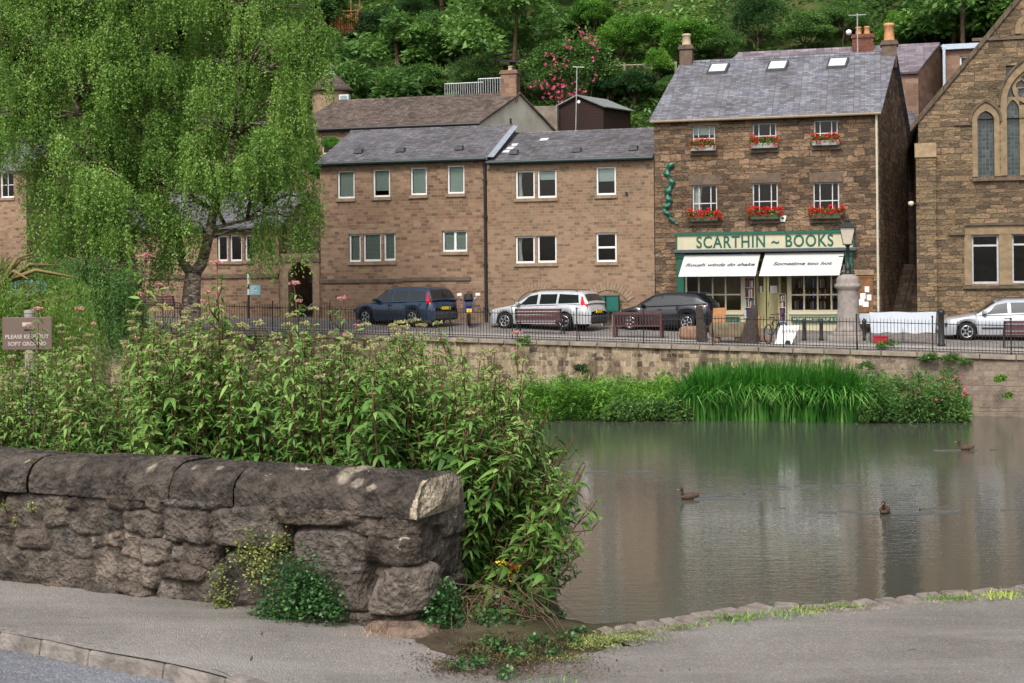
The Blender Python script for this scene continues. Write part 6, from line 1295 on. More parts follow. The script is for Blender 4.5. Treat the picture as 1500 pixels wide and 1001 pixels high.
# coping stones
cuts = [-WL, -4.4, -3.75]+[wpx(p, 700)[0] for p in (-140, -50, 45, 116, 186, 253, 345, 457)]+[.03]
LICH = [(wpx(218, 688), .035), (wpx(492, 692), .05), (wpx(520, 707), .035), (wpx(545, 714), .03), (wpx(498, 702), .035), (wpx(275, 686), .02), (wpx(310, 687), .02), (wpx(180, 672), .015)]
for i in range(len(cuts)-1):
    a, b_ = cuts[i]+.002, cuts[i+1]-.002; L = b_-a; nu = max(10, int(L/.007)); last = i == len(cuts)-2; K = 92
    e1, e2 = rs.uniform(-.012, .012), rs.uniform(-.01, .012); V = []; C = []; tn_ = rs.uniform(.7, 1.0); q = np.linspace(0, 1, nu+1)
    t = np.linspace(0, 1, 80); ang = np.pi*(1-t)       # from front (-y) over the top to the back
    hw_ = WT/2+.035; cy_ = WT/2-.0; zb_ = 3.525; H_ = .182+e2*.6
    py_ = cy_+hw_*np.sign(np.cos(ang))*np.abs(np.cos(ang))**.62; pz_ = zb_+H_*np.abs(np.sin(ang))**.72
    py_ = np.r_[py_, np.linspace(py_[-1], py_[0], 12)]; pz_ = np.r_[pz_, np.full(12, zb_-.002)]
    QU, T_ = np.meshgrid(a+L*q, np.arange(K), indexing='ij'); PY = py_[T_]; PZ = pz_[T_]
    ny, nz_ = (PY-cy_)/hw_, (PZ-zb_)/H_; nl = np.sqrt(ny**2+nz_**2)+1e-6; ny, nz_ = ny/nl, nz_/nl
    ed = np.minimum(QU-a, b_-QU); rd = -.009*np.clip(1-(QU-a if last else ed)/.012, 0, 1)**2
    tool = np.sin((QU*1.0+PZ*.9)*150+fbm(QU*12, PZ*12)*4)*(.0035 if i >= len(cuts)-3 else .0015)
    dd = rd+fbm(QU*5+i*3, PY*5, PZ*5)*.018+fbm(QU*26, PY*26, PZ*26, o=3)*.009+fbm(QU*70, PY*70, PZ*70, o=2)*.003+tool+e1*.5
    lean_ = np.clip((PZ-zb_)/H_, 0, 1)*(.02 if last else 0)
    PYd = PY+ny*dd; PZd = PZ+nz_*dd; V = np.stack([QU-lean_*0, PYd, PZd], -1).reshape(-1, 3)
    col = np.ones(QU.shape+(3,))*np.array(sgray(88, 82, 77))*tn_*(1+.25*fbm(QU*8, PY*8, PZ*8)[..., None])
    for (lu, lz), lr in LICH:
        dist = np.sqrt(((QU-lu)*1.0)**2+((PZ-lz)*1.6)**2)+fbm(QU*30, PZ*30)*.012; mk = (np.clip((lr-dist)/.012, 0, 1)*(PY < cy_+.12))[..., None]*.85; col = col*(1-mk)+np.array(sgray(170, 162, 146))*mk
    if last: mk = ((QU > b_-.03-.03*fbm(QU*9, PZ*9)))[..., None]; col = np.where(mk, np.array(sgray(176, 164, 146)), col)
    ii = np.arange(nu*(K-1)); r_ = ii//(K-1); c_ = ii % (K-1); a_ = r_*K+c_; F = np.stack([a_, a_+K, a_+K+1, a_+1], 1)
    # closed ends: shrink rings towards the middle
    Vl = [V]; Cl = [col.reshape(-1, 3)]; Fl = [F]; nb = len(V)
    for side, base_i in ((0, 0), (1, nu*K)):
        prev = np.arange(base_i, base_i+K)
        for ring_ in range(1, 9):
            s_ = 1-ring_/8; R0 = V[base_i:base_i+K]; ctr = np.array([R0[0, 0], cy_, zb_+H_*.4]); off = (1-s_**2)*.035*(1 if side else -1)
            nv = ctr+(R0-ctr)*s_; nv[:, 0] += off+.012*fbm(nv[:, 1]*20, nv[:, 2]*20)*(1-s_); Vl.append(nv)
            w_ = 1 if (last and side) else .8
            Cl.append(np.ones((K, 3))*np.array(sgray(184, 172, 154) if (last and side) else sgray(70, 64, 58))*(1+.3*fbm(nv[:, 1]*40, nv[:, 2]*40))[:, None])
            cur = np.arange(nb, nb+K); nb += K; f = np.stack([prev[:-1], cur[:-1], cur[1:], prev[1:]], 1); Fl.append(f if side == 0 else f[:, ::-1]); prev = cur
    V = np.concatenate(Vl); Cc = np.concatenate(Cl); Cc = np.clip(np.c_[Cc, np.ones(len(Cc))], 0, 1)
    np_mesh('coping_stone', V, np.concatenate(Fl), WM, NWT, smooth=True, col=Cc)
# footing stone at the broken end
o = rough_block('footing_stone', WM, .42, .34, .16, NWT, seed=11, rnd_=.35); fu, fz = wpx(575, 925); o.location = (fu+.06, .06, 2.9)
at_ = o.data.attributes.new('tint', 'FLOAT_COLOR', 'POINT'); at_.data.foreach_set('color', np.tile(np.array([*sgray(126, 108, 96), 1], 'f'), len(o.data.vertices)))

# ---------------------------------------------------------------- warning sign on its post behind the wall
s0 = P(44, 515, 9.5); t = thing('warning_sign', 'small brown sign reading PLEASE KEEP OUT SOFT GROUND on a pale post among tall plants', 'sign', (s0.x, s0.y, 2.4), .04); OFF[t.name] = (0, 0, 2.4)
def sg(px, py): q = P(px, py, 9.5); return q.x-s0.x, q.z
xa, z1 = sg(6, 465); xb, z0 = sg(78, 512); m = MB(); m.box(xa, xb, -.035, -.02, z0, z1); pl = m.build('plate', plain('brown_sign', sgray(104, 88, 80), .6, .3, 0, .06), t, bevel=.004)
m = MB(); m.lathe([(.034, 2.4), (.034, z1+.025), (.038, z1+.026), (.036, z1+.045), (0, z1+.05)], (0, 0, 0), 14); m.build('post', plain('pale_post', sgray(140, 136, 130), .6, .3, 0, .15, 4), t)
TXT = plain('pale_lettering', sgray(176, 168, 160), .6)
text_mesh('PLEASE KEEP OUT', .036, TXT, pl, ((xa+xb)/2, -.0365, z0+(z1-z0)*.4), UPR, .0008, 0, .0008); text_mesh('SOFT GROUND', .036, TXT, pl, ((xa+xb)/2, -.0365, z0+(z1-z0)*.18), UPR, .0008, 0, .0008)
m = MB(); m.box((xa+xb)/2-.03, (xa+xb)/2+.03, -.037, -.0355, z0+(z1-z0)*.72, z0+(z1-z0)*.84)
m.build('emblem', TXT, pl); m = MB(); m.box((xa+xb)/2-.02, (xa+xb)/2+.035, -.037, -.0355, z0+(z1-z0)*.58, z0+(z1-z0)*.64); m.build('dark_emblem', BLACK, pl)

# ---------------------------------------------------------------- ducks
DBR = plain('brown_feathers', sgray(80, 64, 52), .8, .2, 0, .5, 40); DHD = plain('dark_feathers', sgray(64, 50, 40), .7); BILL = plain('orange_bill', sgray(170, 110, 50), .5)
def duck(label, px, py, yaw, sc=1.0):
    q = G(px, py, 0.0); t = thing('duck', label, 'duck', q, yaw); V = []; F = []; n = 14; k = 12      # nose -x
    secs = [(-.20, .005, .06), (-.17, .05, .07), (-.1, .085, .075), (0, .1, .075), (.1, .085, .08), (.17, .05, .095), (.23, .015, .12)]
    body = MB(); b = []
    for x, r, zc_ in secs: b.append([(x, r*math.cos(2*math.pi*i/k), zc_-.02+r*.85*math.sin(2*math.pi*i/k)) for i in range(k)])
    for i, ring_ in enumerate(b): V += ring_
    for i in range(len(b)-1):
        for j in range(k): F.append((i*k+j, i*k+(j+1) % k, (i+1)*k+(j+1) % k, (i+1)*k+j))
    # neck and head joined to the body ring by overlap in one mesh
    def chain(pts, rad):
        o0 = len(V)
        for (x, z), r in zip(pts, rad):
            for j in range(k): V.append((x, r*math.cos(2*math.pi*j/k), z+r*.9*math.sin(2*math.pi*j/k)) if r > .034 or True else 0)
        for i in range(len(pts)-1):
            for j in range(k): F.append((o0+i*k+j, o0+i*k+(j+1) % k, o0+(i+1)*k+(j+1) % k, o0+(i+1)*k+j))
    np_mesh('duck_body', V, np.array(F)[:, ::-1], DBR, t, smooth=True)
    m = MB(); m.tube([(-.13, 0, .08), (-.165, 0, .13), (-.17, 0, .18), (-.175, 0, .21), (-.2, 0, .225), (-.235, 0, .22)], [.045, .032, .03, .038, .038, .015], 10); m.build('head', DHD, t, smooth=True)
    m = MB(); m.hexa([(-.285, -.014, .2), (-.23, -.014, .2), (-.23, .014, .2), (-.285, .014, .2), (-.285, -.01, .208), (-.23, -.012, .222), (-.23, .012, .222), (-.285, .01, .208)]); m.build('bill', BILL, t)
    t.scale = (sc,)*3
    return q
FOAM = plain('foam_water', (.42, .45, .45), .3, .5, 0, .3, 10)
def wake(px, py, dirs, L):
    q = G(px, py, 0); V = []; F = []; rw = random.Random(px)
    for g, ll in dirs:
        d = Vector((math.cos(g), math.sin(g), 0)); nrm = Vector((-d.y, d.x, 0)); n = int(ll/.05); on = False; prev = None
        for i in range(n+1):
            t = i/n; gate = vnoise(np.array(i*.16+px), np.array(g*7)) > .25+.35*t
            if not gate: prev = None; continue
            w_ = (.035+.03*t)*(1.15-t); c0 = q+d*(.12+ll*t)+nrm*(float(fbm(np.array(i*.08+px), np.array(g)))*.12); h_ = .036*(1-.6*t); b0 = len(V)
            V += [tuple(c0+nrm*w_+Vector((0, 0, .001))), tuple(c0+Vector((0, 0, h_))), tuple(c0-nrm*w_+Vector((0, 0, .001)))]
            if prev is not None: F += [(prev, b0, b0+1, prev+1), (prev+1, b0+1, b0+2, prev+2)]
            prev = b0
    o = np_mesh('wake', V, F, WATER, smooth=True); o['kind'] = 'structure'
duck('brown duck swimming left across the middle of the pond', 1010, 731, .3); wake(1008, 731, [(.5, 2.6), (-.12, 2.6), (.25, 1.2), (2.2, .5)], 2)
duck('brown duck with raised head facing the camera, nearest to the landing', 1296, 752, 1.2, 1.05); wake(1296, 753, [(0.12, 3.2), (.5, 1.8), (2.7, 2.2), (2.95, 1.4)], 2)
duck('small distant duck near the right part of the far bank', 1415, 659, -.2); wake(1415, 660, [(.1, 1.2), (3.1, 1.0)], 2)
wake(1210, 713, [(.02, 2.2), (3.1, 1.6)], 2); wake(900, 692, [(0.03, 1.8), (3.1, 1.2)], 2)
# ---------------------------------------------------------------- foliage builders
def unit(a): return a/(np.linalg.norm(a, axis=-1, keepdims=True)+1e-9)
def leaf_quads(name, C, size, mat, parent=None, droop=.3, aspect=.5, out=None, rnd=None, rng=RNG, upb=1.0):
    n = len(C); d = rng.normal(size=(n, 3)); d[:, 2] = d[:, 2]*.5-droop
    if out is not None: d += out
    d = unit(d); up = rng.normal(size=(n, 3))*.55; up[:, 2] += upb; s = unit(np.cross(d, up)); L = size*rng.uniform(.65, 1.3, (n, 1)); nn = np.cross(s, d)
    V = np.stack([C, C+d*L*.5+s*L*aspect*.5+nn*L*.06, C+d*L, C+d*L*.5-s*L*aspect*.5+nn*L*.06], 1).reshape(-1, 3)
    return np_mesh(name, V, np.arange(4*n).reshape(n, 4), mat, parent, rnd=rng.random(n) if rnd is None else rnd)
def crown_cloud(rng, R, lobes, per, lob=(.25, .45), hollow=.55, low=-.75):
    c = unit(rng.normal(size=(lobes*3, 3))); c[:, 2] = np.abs(c[:, 2])*1.0-.35*rng.random(len(c)); c = c[c[:, 2] > low][:lobes]; c = c*rng.uniform(hollow, .9, (len(c), 1)); R = np.array(R)
    C = []; O = []; T = []
    for q in c:
        r = rng.uniform(*lob); k = int(per*(r/lob[1])**2*1.3); p = unit(rng.normal(size=(k, 3))); p[:, 2] = np.where(p[:, 2] < -.3, -p[:, 2]*.6, p[:, 2]); rr = r*rng.uniform(.55, 1.08, (k, 1))**.7
        C.append((q+p*rr*np.array([1, 1, .8]))*R); O.append(p); T.append(np.full(k, rng.random()))
    C = np.concatenate(C); return C, np.concatenate(O), np.concatenate(T)
def branchy(rng, H, R, n=9, r0=.14, mat=BARK, parent=None, name='trunk', base=-.0, spread=.75):
    m = MB(); m.tube([(0, 0, base), (.02*H, 0, H*.25), (-.02*H, .02*H, H*.55), (.01*H, 0, H*.85)], [r0*1.25, r0, r0*.65, r0*.2], 8)
    for i in range(n):
        g = 2*math.pi*i/n+rng.uniform(-.3, .3); h0 = H*rng.uniform(.22, .65); rr = R*rng.uniform(.55, .9); m.tube([(0, 0, h0), (rr*.35*math.cos(g), rr*.35*math.sin(g), h0+H*.12), (rr*.8*math.cos(g), rr*.8*math.sin(g), h0+H*rng.uniform(.15, .35))], [r0*.45, r0*.3, r0*.08], 5)
    return m.build(name, mat, parent, smooth=True)
LG = {
 'mid': leafmat('mid_green_leaf', sgray(44, 70, 32), sgray(76, 108, 50), sgray(110, 142, 70)),
 'bright': leafmat('bright_green_leaf', sgray(44, 80, 22), sgray(86, 130, 38), sgray(140, 172, 66)),
 'dark': leafmat('dark_green_leaf', sgray(26, 46, 24), sgray(44, 76, 36), sgray(70, 104, 50)),
 'pale': leafmat('pale_green_leaf', sgray(52, 80, 40), sgray(92, 122, 66), sgray(136, 158, 96)),
 'yellow': leafmat('yellow_green_leaf', sgray(90, 118, 24), sgray(150, 172, 40), sgray(196, 206, 70)),
 'birch': leafmat('birch_leaf', sgray(70, 98, 36), sgray(102, 132, 54), sgray(136, 160, 80), trans=.4),
 'willow': leafmat('willow_leaf', sgray(58, 86, 30), sgray(98, 126, 48), sgray(150, 170, 86), trans=.4),
 'herb': leafmat('herb_leaf', sgray(62, 94, 36), sgray(98, 130, 56), sgray(140, 162, 86), trans=.35, rough=.6),
 'herbd': leafmat('dark_herb_leaf', sgray(42, 74, 28), sgray(76, 110, 42), sgray(112, 142, 66), trans=.3, rough=.5),
 'reed': leafmat('reed_blade', sgray(32, 80, 24), sgray(60, 120, 36), sgray(128, 162, 84), trans=.3, rough=.4),
 'ivy': leafmat('ivy_leaf', sgray(26, 56, 26), sgray(50, 88, 42), sgray(84, 118, 62), trans=.2, rough=.4),
 'sage': leafmat('wall_herb_leaf', sgray(70, 84, 40), sgray(112, 122, 62), sgray(158, 156, 92), trans=.25),
}
LG['litter'] = leafmat('dead_leaf', sgray(60, 46, 36), sgray(96, 80, 54), sgray(110, 116, 62), .2, k=1.2)
PINK = plain('pink_rose_petal', sgray(204, 84, 124), .6, .3, 0, .3, 30); DUSTY = plain('dusty_pink_floret', sgray(186, 132, 126), .8, .2, 0, .25, 60); STEMR = plain('reddish_stem', sgray(88, 58, 44), .7, .3, 0, .35, 10); STRAW = plain('dry_straw', sgray(104, 86, 72), .9, .1, 0, .3, 20)
ORANGE = plain('orange_petal', sgray(196, 98, 34), .6, .3); YELLOW = plain('yellow_petal', sgray(232, 190, 40), .6, .3)

# ---------------------------------------------------------------- hillside woodland and shrubs
PROTO = {}
def proto(kind, seed, R=(1, 1, .95), lobes=34, per=620, size=.085, matk='mid', H=1.5):
    rng = np.random.default_rng(seed); t = thing('hillside_tree', 'prototype', 'tree'); tr = branchy(rng, H, .9, 8, .05, parent=t)
    C, O, T = crown_cloud(rng, R, lobes, per); C[:, 2] += H*.8
    leaf_quads('crown', C, size*.72, LG[matk], t, rng=rng, out=O*.6, rnd=np.clip(T*.5+rng.random(len(C))*.5, 0, 1)); PROTO[kind] = t; return t
proto('mid1', 1, matk='mid'); proto('mid2', 2, (1.1, 1, .8), 36, 600, .09, 'mid'); proto('dark1', 3, matk='dark', size=.1); proto('dark2', 4, (1, 1, 1.2), 36, 560, .075, 'dark')
proto('bright1', 5, matk='bright', size=.095); proto('bright2', 6, (.9, .9, 1.3), 30, 560, .1, 'bright'); proto('pale1', 7, matk='pale', size=.07); proto('pale2', 8, (1.2, 1, .8), 40, 600, .07, 'pale')
used = set()
def tree(kind, px, py, D, rpx, label, group=None, name='hillside_tree', cat='tree', squash=1.0):
    Dk = D; D = 66.0
    while D < 160:
        q = P(px, min(py+rpx*.9, 150 if py < 140 else 400), D)
        if FA.local(q.x, D)[1] > 9.5 and hz(q.x, D) >= q.z-.3: break
        D += .5
    D = max(D-.5, 66) if Dk >= 73 else Dk
    q = P(px, py, D); r = rpx/FPX*D; z0 = hz(q.x, D); p = PROTO[kind]; zc_ = 1.5*.8+.2; s = r*1.0
    base = max(min(z0, q.z-s*.5), q.z-s*4); base = q.z-zc_*s*squash; 
    t = copy_tree(p, (q.x, D, base), random.uniform(0, 6.28), (s, s, s*squash), label, group)
    t.name = name; t['category'] = cat
    if base > z0+.1:            # longer stem down to the slope
        m = MB(); m.tube([(0, 0, (z0-base-.5)/(s*squash)), (.02, 0, .2)], [.07, .05], 7); o = m.build('lower_trunk', BARK, None); o.parent = t
    return t
T = [('dark1', 548, 40, 92, 42, 'dark round evergreen beside the timber deck at the top left'), ('mid1', 655, 50, 90, 60, 'large mid green tree overhanging the brown roofed cottage, top centre'),
 ('pale1', 520, 108, 84, 46, 'pale green bushy tree rising behind the round turret'), ('pale2', 572, 118, 83, 44, 'pale leafy shrub right of the round turret'), ('mid2', 622, 118, 84, 44, 'mid green shrub above the middle of the brown roof'),
 ('pale1', 700, 108, 84, 46, 'soft grey-green shrub behind the stone chimney'), ('mid1', 755, 40, 100, 26, 'small ivy-clad tree on the bare slope above the lean-to'), ('pale2', 800, 85, 88, 38, 'pale green shrub left of the pink climbing rose'),
 ('bright2', 905, 60, 92, 36, 'upright bright green tree above the rail fence'), ('bright1', 955, 48, 95, 40, 'bright green tree directly above the left shop chimney'), ('bright1', 1010, 55, 90, 44, 'light yellow-green tree between left shop chimney and first skylight'),
 ('mid1', 1058, 62, 84, 34, 'mid green bush showing just over the shop ridge near the first skylight'), ('dark2', 1110, 30, 98, 46, 'dark tree behind the bare climbing stems above the shop roof'), ('mid2', 1180, 40, 94, 42, 'mid green tree above the third skylight'),
 ('mid1', 1235, 25, 98, 36, 'mid green tree standing behind the red brick chimney'), ('bright2', 1315, 45, 88, 30, 'bright green leafy shoots right of the orange chimney pot'), ('dark1', 1370, 18, 96, 52, 'broad dark layered tree above the rear house roof'),
 ('dark2', 1440, 15, 96, 46, 'dark tree beside the chapel gable coping'), ('dark1', 930, 122, 84, 34, 'dark clipped bush behind the shed and below the rail fence'), ('mid2', 985, 125, 80, 26, 'small green bush touching the left shop chimney'),
 ('dark1', 895, 128, 88, 30, 'dark bush just behind the garden shed roof'), ('mid1', 455, 60, 88, 48, 'green tree partly behind the right edge of the birch crown'), ('dark1', 425, 150, 76, 30, 'dark shrub between birch and turret'),
 ('bright1', 385, 40, 95, 60, 'tall green tree behind the birch crown'), ('mid1', 120, 60, 95, 80, 'large tree behind the left part of the birch crown'), ('dark1', 20, 150, 90, 60, 'dark tree at the left edge behind the birch'), ('mid2', 240, 120, 92, 70, 'broad green tree deep behind the birch crown'),
 ('pale2', 668, 150, 81, 24, 'low pale shrub behind the galvanised railing'), ('pale1', 770, 122, 86, 30, 'pale shrub above the white gable'), ('mid1', 815, 30, 104, 34, 'mid green shrub on the bare bank at the top'),
 ('bright1', 870, 20, 108, 34, 'light green shrub at the top edge above the pink rose'), ('bright2', 965, 95, 84, 26, 'bright bush behind the rail fence post'), ('dark2', 600, 20, 104, 36, 'dark conifer-like tree at the top edge left of the large tree'),
 ('bright1', 440, 225, 70, 32, 'bright creeper-covered shrub at the left end of the terraced house roof'), ('bright1', 458, 252, 69.5, 30, 'bright leafy shrub against the corner of the terraced house'), ('bright1', 484, 212, 70, 17, 'bright climber beside the small cream window of the brown roofed cottage')]
for a in T: tree(*a)
tree('bright2', 832, 178, 75, 10, 'thin yellow-green shoots before the left half of the shed'); tree('bright2', 856, 172, 75, 9, 'taller yellow-green shoot standing before the shed wall'); tree('bright1', 905, 176, 74.5, 14, 'yellow-green bush at the right corner of the shed')
for o in list(bpy.data.objects):
    if o.name in ('x',): pass
# the wood further up the slope: one mass of crowns nobody could count
rng = np.random.default_rng(33); Cs = []; Os = []; Ts = []; Ss = []; tm = MB()
for k in range(430):
    x = rng.uniform(-75, 85); w = rng.uniform(22, 95) if (x < -10 or x > 9) else rng.uniform(38, 95); p = FA.world(x, w); z = hz(p.x, p.y)
    if w < 48 and 1 < x < 14 and False: continue
    r = rng.uniform(2.4, 4.2); C, O, T_ = crown_cloud(rng, (r, r, r*1.1), 14, 330); Cs.append(C+np.array([p.x, p.y, z+r*1.0])); Os.append(O); Ts.append(np.clip(T_*.4+rng.random()*.35+rng.random(len(T_))*.3, 0, 1))
    tm.tube([(p.x, p.y, z-.5), (p.x+rng.uniform(-.5, .5), p.y, z+r*1.6)], [.2, .08], 6)
C = np.concatenate(Cs); o = leaf_quads('woodland', C, .42, LG['mid'], None, rng=rng, out=np.concatenate(Os)*.6, rnd=np.concatenate(Ts)); tag(o, 'dense dark green woodland covering the top of the hillside', 'woodland', kind='stuff'); t_ = tm.build('trunks', BARK, None); t_.parent = o
# undergrowth over the nearer slope
n = 170000; u_ = rng.uniform(-40, 32, n); w_ = rng.uniform(10, 50, n); x = FA.o[0]+u_*FA.U[0]+w_*FA.W[0]; y = FA.o[1]+u_*FA.U[1]+w_*FA.W[1]; z = hillz(x, y)
keep = fbm(x*.3, y*.3) > -.34; bare = (np.abs(u_-3) < 3.4) & (w_ > 24) & (w_ < 42); keep &= ~(bare & (rng.random(n) < .75)); x, y, z = x[keep], y[keep], z[keep]; hgt = np.clip(fbm(x*.25+9, y*.25)*1.8+.5, .05, 1.6)
o = leaf_quads('undergrowth', np.stack([x, y, z+hgt*rng.random(len(x))], 1), .34, LG['mid'], None, rng=rng, out=np.array([0, -.5, .4]), rnd=np.clip(.5+fbm(x*.2, y*.2)*1.4+rng.normal(0, .2, len(x)), 0, 1)); tag(o, 'green undergrowth and bramble over the lower hillside', 'undergrowth', kind='stuff')
# bare climbing stems above the shop
q = P(1115, 75, 90); t = thing('bare_climber', 'bunch of bare brown vertical stems rising over the shop ridge', 'climber', (q.x, q.y, q.z-3)); m = MB(); r2 = random.Random(3)
for i in range(16):
    x = r2.uniform(-.75, .75); m.tube([(x*.8, 0, 0), (x+r2.uniform(-.2, .2), .1, 2.4), (x*.7+r2.uniform(-.2, .2), 0, 4.6), (x+r2.uniform(-.5, .5), 0, 6.6)], [.06, .05, .035, .015], 5)
m.build('stems', plain('bare_stem', sgray(132, 108, 84), .9), t)
# climbing rose
q = P(838, 115, 82); t = thing('climbing_rose', 'climbing rose with many bright pink blooms above the garden shed', 'rose bush', (q.x, q.y, q.z)); rng = np.random.default_rng(8)
C, O, T_ = crown_cloud(rng, (2.9, 1.6, 2.5), 30, 420); leaf_quads('foliage', C+np.array([0, 0, .3]), .17, LG['mid'], t, rng=rng, out=O*.6, rnd=T_*.5+rng.random(len(C))*.5)
RP = [(790,125),(796,132),(801,127),(806,134),(812,131),(817,136),(822,132),(826,128),(829,140),(834,135),(818,144),(824,147),(812,143),(806,122),(812,118),(818,112),(822,100),(815,96),(811,89),(802,82),(800,96),(808,80),(831,86),(828,92),(830,98),(832,66),(829,64),(845,46),(850,50),(858,57),(867,55),(872,65),(873,76),(868,82),(840,126),(846,131),(795,118),(820,122),(826,116),(810,110),(870,112),(855,135),(780,128),(862,52),(874,60),(838,142),(843,137),(798,140),(816,127),(823,139)]
Cf = []
for x_, y_ in RP:
    c_ = P(x_, y_, 80.4); 
    for _ in range(2): cc = np.array([c_.x-q.x+rng.normal()*.12, c_.y-q.y+rng.uniform(-.2, .4), c_.z-q.z+rng.normal()*.12]); d = unit(rng.normal(size=(14, 3))); Cf.append(cc+d*.06)
quads_cloud('rose_blooms', np.concatenate(Cf), .055, PINK, t); m = MB()
for i in range(7): m.tube([(-.5+i*.2, .2, -6.5), (-.6+i*.25, .2, -2), (-1.6+i*.5, 0, .8)], [.05, .04, .02], 5)
m.build('stems', BARK, t)

# ---------------------------------------------------------------- birch and willow (hanging strands)
def hanging(name, label, cat, base, trunks, clumps, strand, leaf, matk, group=None, seed=0, bark=None, limbs=True, aspect=.6, nleaf=30, dome=(1, 1, .7), jit=.035):
    rng = np.random.default_rng(seed); t = thing(name, label, cat, base, 0, group); bm = bark or BARK; m = MB(); b = Vector(base)
    for pts, rr in trunks: m.tube([Vector(p)-b for p in pts], rr, 10)
    tops = [Vector(p)-b for pts, rr in trunks for p in pts[1:]]
    if limbs:
        for (cx_, cy_, cz_, r, ns) in clumps:
            c = Vector((cx_, cy_, cz_))-b; cand = [p for p in tops if p.z < c.z+.3] or tops; a = min(cand, key=lambda p: (p-c).length+random.random()); mid = (a+c)/2+Vector((0, 0, .35)); m.tube([a, mid, c+Vector((0, 0, r*.4))], [.07, .045, .015], 5)
    m.build('trunk', bm, t, smooth=True)
    C = []; D_ = []; T_ = []; tw = []
    for (cx_, cy_, cz_, r, ns) in clumps:
        tone = rng.random()
        for _ in range(ns):
            d = unit(rng.normal(size=3)); d[2] = abs(d[2])*.9-.1; p = np.array([cx_, cy_, cz_])+d*r*np.array(dome)*rng.uniform(.5, 1.05); L = rng.uniform(*strand)*(1 if d[2] < .6 else .75); k = max(4, int(nleaf*L/strand[1])); s = np.sort(rng.random(k))
            out = np.array([d[0], d[1], 0])*.45; sw = rng.normal(size=3)*.07; path = p+np.outer(s*L, [0, 0, -1])*1.0+np.outer(np.sqrt(s)*L*.35, out)+np.outer(s*s*L, sw)+rng.normal(size=(k, 3))*jit
            C.append(path); T_.append(np.full(k, tone*.45)+rng.random(k)*.55)
    C = np.concatenate(C)-np.array(base); o = leaf_quads('crown', C, leaf, LG[matk], t, droop=1.1, aspect=aspect, rng=rng, rnd=np.concatenate(T_), upb=.4); return t
def clump_field(rng, n, D0, xs, ytop, ybot, rr, dd=(-2.2, 2.2), ns=60, dens=None):
    out = []
    for i in range(n*4):
        if len(out) >= n: break
        px = rng.uniform(*xs); f = (px-xs[0])/(xs[1]-xs[0]); yt, yb = ytop(px), ybot(px); py = yt+(yb-yt)*rng.random()**.9; D = D0+rng.uniform(*dd); p = P(px, py, D)
        out.append((p.x, p.y, p.z, rng.uniform(*rr), ns))
    return out
BB = NB('birch_bark'); ob = BB.n('TexCoord').outputs['Object']; mp = BB.n('Mapping', Vector=ob); mp.inputs['Scale'].default_value = (3, 3, 9)
n1 = BB.noise(mp.outputs[0], 1.6, 5, .7); BB.bump(n1, .8, .02); BIRCHB = BB.done(BB.ramp(n1, [(.4, sgray(52, 44, 38)), (.52, sgray(112, 100, 88)), (.66, sgray(168, 156, 140))]), .85, .2)
rng = np.random.default_rng(21); D0 = 49.5
def tp(px, py, D=D0): return tuple(P(px, py, D))
base = (*tp(280, 450)[:2], .35); tr = [([base, tp(279, 470), tp(281, 425), tp(283, 402)], [.42, .36, .3, .27]), ([tp(283, 404), tp(296, 385), tp(305, 350), tp(313, 310), tp(330, 262), tp(343, 200), tp(352, 120), tp(350, 30), tp(345, -90)], [.22, .2, .17, .16, .14, .12, .1, .07, .03]),
      ([tp(282, 404), tp(268, 385), tp(262, 352), tp(240, 290), tp(225, 200), tp(205, 120), tp(200, 20), tp(190, -60)], [.19, .16, .14, .13, .12, .1, .07, .03]), ([tp(308, 335), tp(330, 330), tp(362, 322), tp(390, 300)], [.07, .06, .05, .02])]
yt1 = lambda x: np.interp(x, [120, 200, 300, 400, 450, 480], [-160, -190, -190, -130, -60, 10]); yb1 = lambda x: np.interp(x, [120, 250, 300, 350, 400, 440, 460, 480], [330, 360, 275, 255, 270, 215, 120, 60])
cl = clump_field(rng, 175, D0, (130, 442), yt1, yb1, (.4, .82), (-2.4, 2.4), 46)
for px, py, r in ((445, 262, .6), (455, 300, .5), (440, 330, .35), (395, 325, .6), (410, 300, .6), (370, 285, .6), (385, 350, .4), (250, 355, .5), (280, 330, .4), (235, 375, .4), (440, 20, .8), (455, 60, .6), (470, 90, .35), (432, 120, .5), (425, 170, .5), (462, 20, .4), (470, 40, .5)): p = P(px, py, D0-.8+rng.random()); cl.append((p.x, p.y, p.z, r, 50))
hanging('birch_tree', 'large silver birch with drooping leafy branches and a forked trunk by the pond wall', 'tree', base, tr, cl, (.5, 1.7), .092, 'birch', seed=4, bark=BIRCHB, nleaf=36)
D1 = 48.0
def tq(px, py): return tuple(P(px, py, D1))
base = (*tq(212, 450)[:2], .4); tr = [([base, tq(208, 440), tq(196, 395), tq(178, 350)], [.2, .13, .11, .1]), ([tq(205, 430), tq(208, 400), tq(206, 360)], [.05, .04, .03]), ([tq(178, 350), tq(150, 260), tq(110, 150), tq(90, 20), tq(80, -80)], [.1, .1, .09, .06, .03]), ([tq(165, 300), tq(110, 270), tq(60, 180), tq(20, 90)], [.08, .07, .06, .02])]
yt2 = lambda x: np.interp(x, [-60, 0, 100, 200], [20, -60, -150, -150]); yb2 = lambda x: np.interp(x, [-60, 0, 40, 60, 120, 200], [200, 205, 200, 350, 395, 400])
cl = clump_field(rng, 140, D1, (-30, 190), yt2, yb2, (.4, .82), (-2, 2), 46)
hanging('birch_tree', 'second birch with a pale leaning stem, filling the left edge of the photo', 'tree', base, tr, cl, (.6, 1.9), .092, 'birch', seed=5, bark=BIRCHB, nleaf=36)
